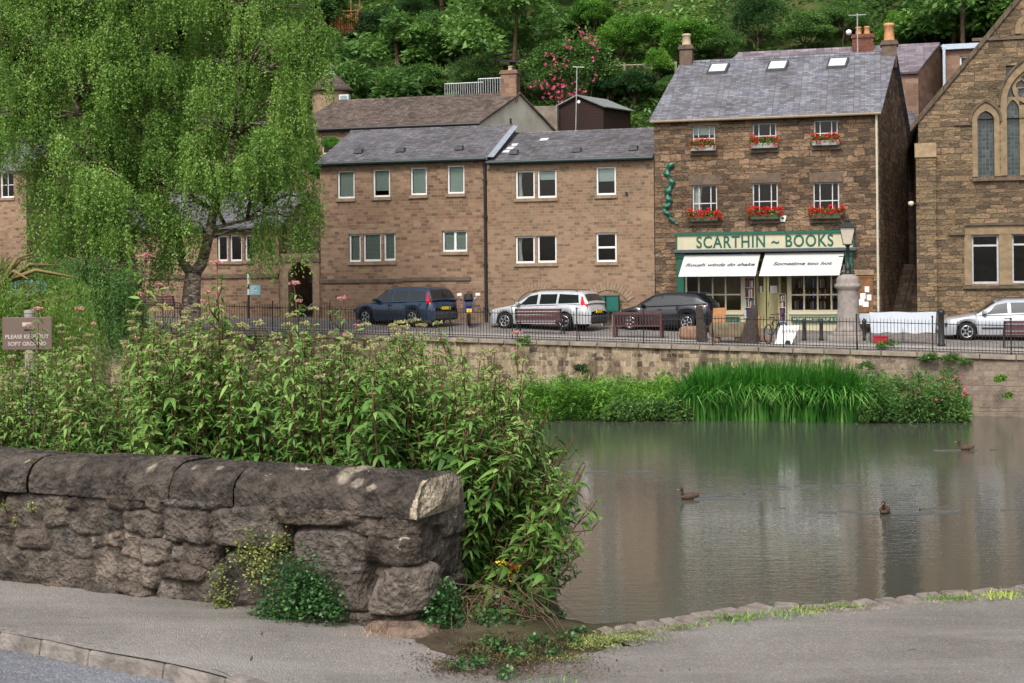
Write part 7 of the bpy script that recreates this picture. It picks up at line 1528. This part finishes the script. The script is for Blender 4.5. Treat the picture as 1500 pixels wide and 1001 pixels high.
# dark weeping willow behind, pale willow in front at the left
D2 = 46.5; c0 = P(120, 470, D2); cl = []
for px, py, r in [(rng.uniform(75, 185), rng.uniform(380, 420), .5) for _ in range(22)]+[(rng.uniform(140, 195), rng.uniform(400, 440), .4) for _ in range(6)]: p = P(px, py, D2+rng.uniform(-1, 1)); cl.append((p.x, p.y, p.z, r, 45))
base = (c0.x, c0.y, .3); hanging('weeping_tree', 'dark green weeping tree hanging to the water between willow and birch', 'tree', base, [([base, (c0.x, c0.y, 2.5), (c0.x+.3, c0.y, 4.6)], [.25, .2, .1])], cl, (1.2, 2.6), .11, 'mid', seed=6, aspect=.22, nleaf=64, jit=.018)
D3 = 33; c0 = P(40, 560, D3); cl = []
for i in range(46):
    px = rng.uniform(-60, 130); py = np.interp(px, [-60, 0, 60, 100, 135], [385, 385, 380, 400, 455])+rng.random()**1.5*130; p = P(px, py, D3+rng.uniform(-1.3, 1.3)); cl.append((p.x, p.y, p.z, .5, 26))
base = (c0.x, c0.y, .1); hanging('willow_tree', 'pale yellow-green weeping willow at the left edge behind the brown sign', 'tree', base, [([base, (c0.x, c0.y, 2.2), (c0.x-.4, c0.y, 3.6), (c0.x-.6, c0.y, 4.6)], [.2, .17, .1, .05])], cl, (.9, 2.1), .1, 'willow', seed=7, aspect=.17, nleaf=64, jit=.012, bark=plain('willow_bark', sgray(120, 104, 70), .9))

# ---------------------------------------------------------------- strips: blades and pointed leaves
def strips(name, base, d, L, Wd, side, droop, mat, parent=None, K=3, prof=None, rnd=None, fold=0.0):
    n = len(base); prof = prof if prof is not None else [1-(k/K)**1.5 for k in range(K+1)]; L = np.asarray(L).reshape(-1, 1); Wd = np.asarray(Wd).reshape(-1, 1); droop = np.asarray(droop).reshape(-1, 1); rows = []
    for k in range(K+1):
        t = k/K; c = base+d*L*t; c = c+np.concatenate([np.zeros((n, 2)), -droop*L*t*t], 1); c = c+np.concatenate([d[:, :2]*0, np.zeros((n, 1))], 1); w_ = side*Wd*prof[k]; rows += [c-w_, c+w_]
    V = np.stack(rows, 1); m = 2*(K+1); F = []
    for k in range(K): F.append(np.array([2*k, 2*k+1, 2*k+3, 2*k+2]))
    F = np.array(F)[None]+(np.arange(n)*m)[:, None, None]; r_ = np.repeat(RNG.random(n) if rnd is None else rnd, K)
    return np_mesh(name, V.reshape(-1, 3), F.reshape(-1, 4), mat, parent, rnd=r_, smooth=True)
# reeds
rng = np.random.default_rng(50); n = 5200; cx = rng.random(n); D = rng.uniform(45.2, 47.4, n); px = 1006+cx*255; X_ = (px-CX)/FPX*D; edgef = np.minimum(cx, 1-cx)
base = np.stack([X_, D-.26*(X_-9), np.full(n, -.05)], 1); hgt = np.interp(edgef, [0, .06, .2, .5], [1.4, 1.9, 2.1, 2.1])*rng.uniform(.84, 1.08, n); az = rng.normal(-1.57, 1.0, n); lean = rng.uniform(.02, .28, n)+np.where(edgef < .06, .08, 0)
sgn = np.where(cx < .06, -1, np.where(cx > .94, 1, 0)); d = unit(np.stack([np.cos(az)*lean+sgn*.12*rng.random(n), np.sin(az)*lean, np.ones(n)], 1)); side = unit(np.cross(d, np.stack([np.cos(az+1.57+rng.normal(0, .5, n)), np.sin(az+1.57), np.zeros(n)], 1))+rng.normal(size=(n, 3))*.2)
side = unit(np.stack([-np.sin(az), np.cos(az), rng.normal(0, .1, n)], 1)); nrows = []
K = 7; V = []; dirh = np.stack([np.cos(az), np.sin(az), np.zeros(n)], 1); bend = rng.uniform(.1, 1.0, n)**1.3*.85; fl = (rng.random(n) < .45)*rng.uniform(.5, 1.0, n)
for k in range(K+1):
    t = k/K; c = base+d*hgt[:, None]*t+dirh*(bend*hgt*t*t*.55)[:, None]; c[:, 2] -= (bend*hgt*t**3*.35+fl*hgt*np.maximum(t-.62, 0)**1.2*1.5)*1.0; c += dirh*(fl*hgt*np.maximum(t-.6, 0)*.7)[:, None]; w_ = side*(.026*(1.15-(t**2.5)*1.1))*rng.uniform(.7, 1.3, (n, 1)); V += [c-w_, c+w_]
V = np.stack(V, 1); m_ = 2*(K+1); F = np.array([[2*k, 2*k+1, 2*k+3, 2*k+2] for k in range(K)])[None]+(np.arange(n)*m_)[:, None, None]
rv = np.repeat(np.clip(rng.random(n)*.65+fl*.35, 0, 1), K); o = np_mesh('reeds', V.reshape(-1, 3), F.reshape(-1, 4), LG['reed'], rnd=rv, smooth=True); tag(o, 'broad clump of bright green arching reeds at the foot of the pond wall', 'reeds', kind='stuff')
# herbs along the far bank
def bank_mass(label, x0, x1, D0, D1, h, matk, n, seed, name='bank_vegetation', leaf=.12, asp=.3, cat='bank plants', zoff=0, blade=.5, hprof=None):
    rng = np.random.default_rng(seed); px = rng.uniform(x0, x1, n); D = rng.uniform(D0, D1, n); X_ = (px-CX)/FPX*D; Y_ = D; f = (px-x0)/(x1-x0); hp = np.interp(f, *(hprof or ([0, .1, .9, 1], [.6, 1, 1, .5])))
    k = np.floor(X_*3.1)*7+np.floor(Y_*3); hh = h*hp*(.45+.55*hsh(k))*(.7+.3*rng.random(n)); zg = bankz(X_, Y_); zg = np.maximum(zg, -.02)+zoff; z = zg+hh*rng.random(n)**.8
    isb = rng.random(n) < blade; C = np.stack([X_, Y_, z], 1); tone = np.clip(hsh(k*1.7)*.5+.5*rng.random(n), 0, 1)
    o = leaf_quads(name, C, leaf, LG[matk], None, droop=-.5, aspect=asp, rng=rng, rnd=tone); tag(o, label, cat, kind='stuff')
    return o
bank_mass('tall green grasses and herbs growing along the foot of the pond wall left of the reeds', 745, 1000, 46.0, 48.6, 1.5, 'bright', 26000, 61, leaf=.22, asp=.16)
bank_mass('low darker herbs at the water edge left of the reeds', 880, 1012, 45.6, 47.0, .95, 'mid', 9000, 62, leaf=.13, asp=.4)
bank_mass('leafy riverside plants with pink flowers right of the reeds', 1255, 1418, 44.2, 46.4, 1.75, 'mid', 20000, 63, leaf=.13, asp=.32, hprof=([0, .2, .6, .85, 1], [.8, 1, 1, .85, .4]))
bank_mass('rough green grass on the shaded far bank at the left', 60, 330, 44, 54, .5, 'mid', 26000, 64, leaf=.2, asp=.15)
bank_mass('green plants at the wall foot behind the tall foreground plants', 330, 760, 46.5, 50, 1.2, 'bright', 26000, 65, leaf=.2, asp=.2)
rng = np.random.default_rng(9); c = np.stack([rng.uniform(12.2, 14.2, 60), rng.uniform(44.2, 45, 60), rng.uniform(.6, 1.5, 60)], 1); o = quads_cloud('balsam_flowers', (c[:, None]+rng.normal(0, .02, (60, 8, 3))).reshape(-1, 3), .03, PINK, None); tag(o, 'scattered tiny pink flowers among the plants right of the reeds', 'flowers', kind='stuff')
def ledge_plant(label, px, py, D, r, matk, seed, leaf=.07):
    q = P(px, py, D); t = thing('wall_plant', label, 'plant', q); rng = np.random.default_rng(seed); C, O, T_ = crown_cloud(rng, (r, r*.6, r*.75), 9, 130); leaf_quads('foliage', C-np.array([0, 0, .1]), leaf, LG[matk], t, rng=rng, out=O*.5); m = MB()
    for i in range(4): m.tube([(0, .15, -.1), (r*.3*math.cos(i*1.6), 0, r*.3), (r*.6*math.cos(i*1.6), 0, r*.5)], [.012, .01, .005], 4)
    m.build('stem', BARK, t); return t
ledge_plant('small green plant sprouting through the railing right of the lamp pillar', 1300, 503, 48.0, .4, 'bright', 1); ledge_plant('green weed growing from the wall top right of the pillar, drooping', 1362, 524, 46.8, .4, 'mid', 2); ledge_plant('spreading green weed on the wall top under the thick dark post', 1398, 524, 46.5, .45, 'mid', 3)
ledge_plant('thin creeper hanging on the pond wall between reeds and right-hand plants', 1270, 535, 47.2, .3, 'mid', 4); ledge_plant('tuft of weed high on the grey part of the pond wall', 1465, 553, 45.6, .22, 'bright', 5); ledge_plant('lowest tuft of weed on the grey part of the pond wall', 1478, 577, 45.4, .16, 'bright', 6); ledge_plant('dark bush of weed clinging to the wall above the grasses', 855, 540, 50.3, .4, 'dark', 7); ledge_plant('little weed at the foot of the railing left of the reeds', 768, 497, 51.0, .3, 'mid', 8)

# ---------------------------------------------------------------- tall pink-flowered plants behind the near wall
def herb(seed, H=1.7, dense=1.0, matk='herb', flower=True, leafL=.12, lean=0, fmat=None, nst=3):
    rng = np.random.default_rng(seed); t = thing('flowering_plant', 'prototype', 'plant'); m = MB(); B = []; Dr = []; Ls = []; Ws = []; Dp = []; C = []; H0 = H
    for si in range(nst):
        H = H0*(1 if si == 0 else rng.uniform(.72, .97)); zs = np.arange(.12, H-.04, .085/dense); bx, by = rng.normal(0, .06, 2); g0 = rng.uniform(0, 6.28); r0 = 0 if si == 0 else rng.uniform(.07, .16); sx, sy = r0*math.cos(g0), r0*math.sin(g0)
        def st(z): f = z/H; return np.array([sx*(1+f*.9)+bx*math.sin(f*2.2)+lean*f*f, sy*(1+f*.9)+by*math.sin(f*2.7), z])
        m.tube([st(z) for z in np.linspace(0, H, 8)], list(np.linspace(.007, .003, 8)), 5)
        az = rng.uniform(0, 6.28); tips = [st(H)]
        for i, z in enumerate(zs):
            az += 1.57+rng.normal(0, .25); f = z/H; s_ = np.interp(f, [0, .25, .8, 1], [.6, 1.05, .85, .4])*rng.uniform(.8, 1.2); p = st(z)
            for k in range(2):
                a = az+k*math.pi
                for q, sp in ((0, 1.0), (.75, .72), (-.75, .72)):
                    if rng.random() < .08: continue
                    el = rng.normal(.2, .3); dd = np.array([math.cos(a+q)*math.cos(el), math.sin(a+q)*math.cos(el), math.sin(el)]); B.append(p+np.array([math.cos(a), math.sin(a), .2])*.018); Dr.append(dd); Ls.append(leafL*s_*sp*rng.uniform(.8, 1.25)); Ws.append(leafL*s_*sp*.15*rng.uniform(.9, 1.25)); Dp.append(rng.uniform(.2, 1.0))
            if .3 < f < .92 and rng.random() < .3*dense:
                a = az+.8; L2 = .22*(1.1-f)+.08; e = p+np.array([math.cos(a)*L2*.6, math.sin(a)*L2*.6, L2]); m.tube([p, (p+e)/2+np.array([math.cos(a)*.03, math.sin(a)*.03, -.01]), e], [.0035, .003, .002], 4)
                if f > .75: tips.append(e)
                for j in range(9): a2 = rng.uniform(0, 6.28); B.append(p+(e-p)*rng.uniform(.35, 1)); Dr.append(np.array([math.cos(a2)*.9, math.sin(a2)*.9, .3])); Ls.append(leafL*.55*rng.uniform(.7, 1.2)); Ws.append(leafL*.09); Dp.append(rng.uniform(.1, .7))
        if flower:
            for i, e in enumerate(tips[:3]):
                rr = .034 if i == 0 else .018
                for _ in range(26 if i == 0 else 12): g = rng.uniform(0, 6.28); r = rr*math.sqrt(rng.random()); hub = e+np.array([r*math.cos(g), r*math.sin(g), .02-r*.25]); C.append(hub+rng.normal(0, .004, (7, 3)))
    m.build('stem', STEMR, t, smooth=True)
    B, Dr = np.array(B), unit(np.array(Dr)); sd = unit(np.cross(Dr, np.array([0, 0, 1.])+rng.normal(0, .25, Dr.shape))); zf = B[:, 2]/H0
    strips('foliage', B, Dr, Ls, Ws, sd, Dp, LG[matk], t, 4, [.15, .95, 1.0, .6, .02], rnd=np.clip(rng.random(len(B))*.75+(zf > .7)*.25, 0, 1))  # upper leaves coloured lighter, painting in the lit tops
    if flower: quads_cloud('flower_head', np.concatenate(C), .0065, fmat or DUSTY, t)
    return t
BUD = plain('greenish_bud', sgray(158, 156, 108), .8, .2, 0, .25, 60)
HP = [herb(100+i, 1.7, 1.6, leafL=.1, fmat=BUD) for i in range(6)]; HF = [herb(110, 1.7, 1.4, leafL=.105, nst=1), herb(111, 1.7, 1.4, leafL=.105, nst=1)]; HB = [herb(120+i, 1.25, 1.7, 'herbd', False, .115) for i in range(4)]; HM = [herb(140+i, 1.5, 1.4, 'herb', False, .11) for i in range(3)]
env = lambda x: np.interp(x, [-80, 0, 30, 62, 110, 140, 158, 178, 205, 240, 300, 360, 430, 520, 600, 680, 730, 770, 810, 840], [500, 520, 500, 480, 480, 545, 600, 590, 470, 450, 450, 462, 455, 470, 478, 488, 505, 545, 590, 640])
rng = np.random.default_rng(77); firsts = {}
LB = {'H': ['tall leafy plant with reddish stems and small pale buds, around the brown sign', 'tall leafy plant with small pale buds, behind the left half of the near wall', 'tall leafy plant with small pale buds, behind the right half of the near wall'],
      'F': ['tallest single-stemmed plant topped by dusty pink flowers, around the brown sign', 'tall single-stemmed plant topped by dusty pink flowers, standing above the others near the birch', 'tall single-stemmed plant topped by dusty pink flowers, right of the gateway'],
      'B': ['leafy dark green plant low behind the near wall at the left', 'leafy dark green plant massed low behind the near wall', 'leafy dark green plant of the bush crowding the broken wall end']}
def place_herb(kind, px, D, ytop, lean=(0, 0), smax=1.3):
    P0 = {'H': HP, 'B': HB, 'M': HM, 'F': HF}[kind]; p = P0[rng.integers(len(P0))]; q = P(px, ytop, D); zg = float(nbz(np.array([q.x]), np.array([D]))[0])-.03; H0 = {'H': 1.7, 'F': 1.7, 'B': 1.25, 'M': 1.5}[kind]
    s = (q.z-zg)/H0/max(.6, math.cos(lean[1])*math.cos(lean[0])); s = max(.55, min(smax, s)); zone = 0 if px < 170 else 1 if px < 420 else 2
    x = q.x-math.sin(lean[1])*H0*s; L = LB[kind if kind in 'HF' else 'B'][zone]
    firsts[id(p)] = p; return copy_tree(p, (x, D+math.sin(lean[0])*H0*s*.5, zg), rng.uniform(0, 6.28), s, L, L.replace('plant', 'plants', 1), rx=lean[0], ry=lean[1])
cnt = 0
def wallD(px): 
    a = (px-CX)/FPX; return 6.233/(1+.46*a)
for i in range(118):      # the stand
    px = rng.uniform(-90, 740); D = wallD(px)+.75+rng.random()**1.2*2.6
    if 135 < px < 198: continue
    place_herb('H', px, D, env(px)-6+rng.random()**1.3*75, (rng.normal(0, .05), rng.normal(0, .06)))
for i in range(78):      # lower, denser plants
    px = rng.uniform(-90, 720); D = wallD(px)+.6+rng.random()*1.9
    if 140 < px < 190: continue
    place_herb('M' if rng.random() < .5 else 'B', px, D, max(env(px)+30, 500)+rng.random()*110, (rng.normal(0, .08), rng.normal(0, .08)))
for i in range(16):      # low fill in the gap left of centre
    px = rng.uniform(-60, 260); place_herb('B', px, wallD(px)+.6+rng.random()*.9, 590+rng.random()*50)
for i in range(80):      # bush at the broken end, leaning out to the right
    px = rng.uniform(500, 840); D = wallD(px)+.6+rng.random()*1.7; ly = np.interp(px, [470, 640, 720, 840], [0, .08, .3, .6])+rng.normal(0, .09); place_herb('B' if rng.random() < .7 else 'M', px, D, np.interp(px, [470, 560, 650, 720, 800, 840], [520, 520, 540, 575, 610, 650])+rng.random()*120, (rng.normal(0, .1), ly), 1.4)
for px, py, ln in ((812, 690, .55), (848, 640, .6), (842, 690, .7), (830, 720, .75), (820, 600, .5), (790, 580, .35), (760, 560, .3), (815, 740, .9), (795, 700, .6), (775, 640, .4), (750, 620, .3), (800, 640, .5), (828, 660, .62), (790, 720, .7), (805, 760, .85), (770, 690, .5), (760, 760, .7), (740, 730, .5), (838, 650, .6), (780, 800, 1.0), (745, 800, .9), (720, 780, .6), (700, 760, .4), (735, 700, .4)):
    place_herb('B', px, 7.6+rng.uniform(-.5, .6), py, (rng.normal(0, .1), ln), 1.5)
for px, py in ((212, 378), (60, 455), (315, 388), (430, 418), (110, 455), (505, 440), (758, 490)): place_herb('F', px, wallD(px)+1.2+rng.random()*.8, py, (0, rng.normal(0, .03)), 1.45)
for px, py in ((20, 525), (36, 520), (54, 530), (66, 535), (44, 550), (80, 540)): place_herb('H' if px < 60 else 'M', px, 8.2, py)
for p in HP+HB+HM+HF+list(PROTO.values()):       # the originals are only patterns for the copies
    for ch in list(p.children): bpy.data.objects.remove(ch)
    bpy.data.objects.remove(p)

# ---------------------------------------------------------------- small plants on and around the near wall
def wall_herb(label, spots, matk, size, name='wall_herb', w0=-.06, cat='plant', per=260, seed=0, ground=None):
    rng = np.random.default_rng(seed); c0 = spots[0]; u0, z0 = NW.uz(c0[0], c0[1], w0); b = NW.world(u0, w0, z0); t = thing(name, label, cat, b); C = []
    m = MB()
    for px, py, r in spots:
        u, z = NW.uz(px, py, w0); p = NW.world(u, w0, z); k = int(per*(r/30)**2)+20; rr = r/FPX*6.6; q = rng.normal(size=(k, 3))*np.array([.5, .32, .5])*rr; q[:, 1] = -np.abs(q[:, 1]); C.append(q+np.array(p-b)); m.tube([(0, .04, -.05), tuple(p-b)], [.004, .002], 4)
        for _ in range(5): e = rng.normal(size=3)*rr*.6; m.tube([tuple(p-b), tuple(np.array(p-b)+e*np.array([1, .4, 1]))], [.002, .001], 4)
    m.build('stems', STEMR, t); C = np.concatenate(C); leaf_quads('foliage', C, size, LG[matk], t, rng=rng, aspect=.75, droop=0, out=np.array([0, -.5, .3])); return t
wall_herb('yellowish small-leaved herb on the upper part of the clump growing from the near wall', [(385, 815, 34), (365, 800, 24), (405, 800, 22), (380, 840, 26), (412, 790, 14), (352, 815, 18)], 'sage', .016, seed=1)
wall_herb('lush green clump at the foot of the near wall, just below the yellowish herb', [(440, 870, 42), (420, 890, 40), (470, 885, 30), (400, 905, 30), (430, 840, 30), (455, 850, 30), (490, 895, 18), (385, 905, 20)], 'ivy', .018, w0=-.1, seed=2, per=420)
wall_herb('small green tuft at the wall foot left of the big clump', [(322, 872, 24), (318, 850, 16), (330, 885, 18), (325, 830, 10)], 'sage', .015, seed=3)
wall_herb('tiny weed in a joint at the far left of the near wall', [(6, 740, 10), (22, 764, 9)], 'sage', .014, seed=4); wall_herb('second tiny weed under the coping, right of the first', [(45, 740, 9), (50, 745, 8)], 'sage', .012, seed=5)
def ground_herb(label, spots, matk, size, D, seed, per=300, name='ivy_plant', cat='ivy', droop=0, asp=.75, grp=None):
    rng = np.random.default_rng(seed); b = P(spots[0][0], spots[0][1], D or G(spots[0][0], spots[0][1], 3.0).y); t = thing(name, label, cat, b, 0, grp); C = []; m = MB()
    for s_ in spots:
        px, py, r = s_[:3]; p = P(px, py, s_[3] if len(s_) > 3 else (D or G(px, py+r*.4, 3.0).y)); k = int(per*(r/30)**2)+20; rr = r/FPX*p.y; q = rng.normal(size=(k, 3))*np.array([.5, .4, .5 if D else .25])*rr; C.append(q+np.array(p-b)); m.tube([(0, .02, -.1), tuple(p-b)], [.004, .002], 4)
    m.build('stems', STEMR, t); leaf_quads('foliage', np.concatenate(C), size, LG[matk], t, rng=rng, aspect=asp, droop=droop, out=np.array([0, -.4, .4])); return t
ground_herb('ivy trailing over the ground against the broken wall end', [(640, 930, 34), (650, 900, 30), (630, 955, 24), (670, 940, 30), (655, 870, 20), (690, 955, 26), (625, 915, 20), (665, 960, 20), (700, 935, 30), (720, 915, 30), (650, 900, 26), (755, 930, 22)], 'ivy', .022, 6.45, 11, 330)
ground_herb('fresh green seedling clump on the bare soil right of the ivy', [(735, 955, 22), (725, 975, 18), (748, 965, 16), (740, 985, 12)], 'ivy', .018, 6.1, 12, 260)
ground_herb('green leafy sprig leaning over the water edge right of the dry twigs', [(790, 895, 18), (805, 910, 16), (775, 885, 14), (822, 905, 10)], 'ivy', .02, 6.9, 13, 240)
ground_herb('brownish dying herbs over the bank between ivy and water', [(690, 900, 40), (740, 900, 34), (770, 920, 30), (720, 940, 34), (780, 950, 22), (800, 930, 20), (690, 965, 26), (760, 965, 22)], 'litter', .03, 6.75, 15, 260, asp=.25, cat='dead plants', name='dead_herbs')
ground_herb('low weeds spreading over the bare soil between wall end and landing', [(720, 945, 26), (700, 970, 20), (760, 960, 22), (790, 940, 22), (830, 935, 16), (670, 975, 16), (740, 985, 14), (810, 955, 14), (850, 925, 12)], 'ivy', .02, None, 16, 200, cat='plant', name='low_weeds')
ground_herb('withered brown herbs on the soil between wall end and landing', [(710, 960, 26), (745, 945, 24), (780, 955, 20), (815, 945, 16), (690, 950, 24), (770, 970, 16), (650, 975, 16), (735, 970, 20)], 'litter', .028, None, 17, 240, asp=.2, cat='dead plants', name='dead_herbs', droop=-.4)
ground_herb('dense leafy undergrowth below the bush at the wall end', [(700, 860, 40), (680, 830, 40), (720, 830, 46), (750, 880, 24), (690, 890, 26), (740, 850, 30), (765, 830, 26)], 'herbd', .03, 7.1, 14, 300)
def tuft(label, px, py, n, L, mat, seed, z=3.0, name='grass_tuft', cat='grass tuft', spread=.08, wd=.0022, grp=None):
    q = G(px, py, z); rng = np.random.default_rng(seed); az = rng.uniform(0, 6.28, n); d = unit(np.stack([np.cos(az)*rng.uniform(.2, 1.2, n), np.sin(az)*rng.uniform(.2, 1.2, n), np.ones(n)], 1)); b = np.stack([rng.normal(0, spread, n), rng.normal(0, spread*.5, n), np.zeros(n)], 1)
    sd = unit(np.stack([-np.sin(az), np.cos(az), np.zeros(n)], 1)); o = strips(name, b, d, L*rng.uniform(.5, 1.2, n), np.full(n, wd), sd, rng.uniform(.1, .8, n), mat, None, 4); o.location = (q.x, q.y, z-.01); tag(o, label, cat, grp); return o
STRM = leafmat('straw_blade', sgray(120, 90, 64), sgray(160, 130, 96), sgray(190, 164, 128), .2)
tuft('dry straw-coloured grass tuft at the foot of the broken wall end', 545, 936, 240, .09, STRM, 1, 3.0, spread=.07, wd=.0016); tuft('second dry brown tuft at the corner of the footing stone', 610, 962, 200, .06, STRM, 2, 2.99, spread=.09, wd=.0016)
for i, (px, py, n_, L_, lab) in enumerate(((1148, 899, 60, .09, 'single upright green weed on the landing edge'), (1078, 903, 90, .06, 'green weed tuft on the landing edge left of the upright weed'), (1190, 893, 60, .04, 'flat green tuft on the landing edge near the middle'), (1238, 886, 70, .04, 'low green tuft in a joint of the landing edge, right of centre'), (1385, 876, 80, .05, 'grass tuft on the landing edge left of the yellow one'), (1470, 872, 120, .06, 'yellowish grass tuft on the landing edge near the right border'), (820, 992, 60, .03, 'tiny green tuft on the tarmac at the bottom'), (1030, 912, 60, .035, 'small green tuft on the landing edge near its left end'))): tuft(lab, px, py, n_, L_, LG['yellow'] if i in (2, 5) else LG['bright'], 20+i, 3.005)
rng = np.random.default_rng(91); C = []; Tn = []
for px, py, sx_, sy_, k in ((880, 936, .13, .03, 2200), (850, 944, .09, .04, 1200), (930, 926, .08, .015, 400), (1480, 868, .08, .008, 200), (990, 919, .05, .012, 200), (1070, 905, .06, .012, 260), (1190, 892, .05, .012, 160), (1240, 889, .06, .01, 200), (1400, 876, .07, .012, 260), (820, 965, .06, .03, 400)):
    c = G(px, py, 2.995); C.append(np.stack([c.x+rng.normal(0, sx_, k), c.y+rng.normal(0, sy_, k), np.full(k, 2.99)+rng.random(k)*.012], 1)); Tn.append(rng.random(k))
o = leaf_quads('moss', np.concatenate(C), .012, LG['sage'], None, droop=-.6, aspect=.4, rng=rng, rnd=np.concatenate(Tn)); tag(o, 'yellow-green moss and short grass along the edge of the landing', 'moss', kind='stuff')
LITT = leafmat('brown_litter', sgray(66, 50, 38), sgray(96, 76, 60), sgray(130, 108, 86), .1, k=1.0)
q = P(700, 900, 6.6); t = thing('dry_twigs', 'tangle of dry brown arching twigs hanging over the bank right of the wall end', 'twigs', q); rr_ = random.Random(4); m = MB()
for i in range(300):
    a = P(rr_.uniform(650, 790), rr_.uniform(850, 935), 6.5+rr_.random()*.7)-q; b = a+Vector((rr_.uniform(-.22, .3), rr_.uniform(-.35, .1), rr_.uniform(-.2, .0))); mid = (a+b)/2+Vector((0, 0, rr_.uniform(-.02, .06))); m.tube([a, mid, b], [.0022, .0018, .0008], 4)
m.build('twigs', STRAW, t)
rng = np.random.default_rng(5); C = []
for px, py, sx_, sy_, k in ((700, 975, .25, .1, 1500), (600, 965, .22, .05, 700), (790, 960, .14, .08, 900), (760, 985, .2, .04, 500), (660, 985, .2, .03, 400), (330, 900, .5, .02, 700), (560, 945, .2, .03, 400)):
    c = G(px, py, 3.0); x = c.x+rng.normal(0, sx_, k); y = c.y+rng.normal(0, sy_, k); C.append(np.stack([x, y, np.full(k, 2.995)+np.clip(-(x+1.2)*.058, -.07, .05)*0+rng.random(k)*.012], 1))
o = leaf_quads('leaf_litter', np.concatenate(C), .012, LITT, None, droop=0, aspect=.5, rng=rng); tag(o, 'brown leaf litter and dry grass scattered over bare soil at the wall foot', 'leaf litter', kind='stuff')
# soil patch mound at the wall end
def soilz(X, Y):
    c = G(720, 965, 2.98); r = np.sqrt(((X-c.x)/.75)**2+((Y-c.y-.35)/.6)**2); return 2.9+.16*np.clip(1-r, 0, 1)**.6+fbm(X*8, Y*8)*.02
c = G(720, 965, 2.98); o = grid_mesh('bare_soil', np.linspace(c.x-.75, c.x+.75, 70), np.linspace(c.y-.25, c.y+.95, 60), soilz, EARTH); o['kind'] = 'structure'
# orange and yellow flowers below the bush
q = P(742, 832, 6.75); t = thing('orange_flower', 'orange and yellow flower spray low on the bush beside the water', 'flower', q); m = MB(); m.tube([(-.1, .05, -.22), (-.03, .02, -.05), (0, 0, 0)], [.003, .002, .002], 4); m.build('stem', STEMR, t)
rng = np.random.default_rng(6); n = 60
for nm, mt, off in (('orange_petals', ORANGE, (.035, 0, .0)), ('yellow_petals', YELLOW, (-.02, 0, .015)), ('yellow_petals', YELLOW, (.02, 0, -.035))): C = np.array(off)+rng.normal(0, .012, (22, 3)); leaf_quads(nm, C, .024 if 'orange' in nm else .018, mt, t, droop=0, aspect=.5, rng=rng)
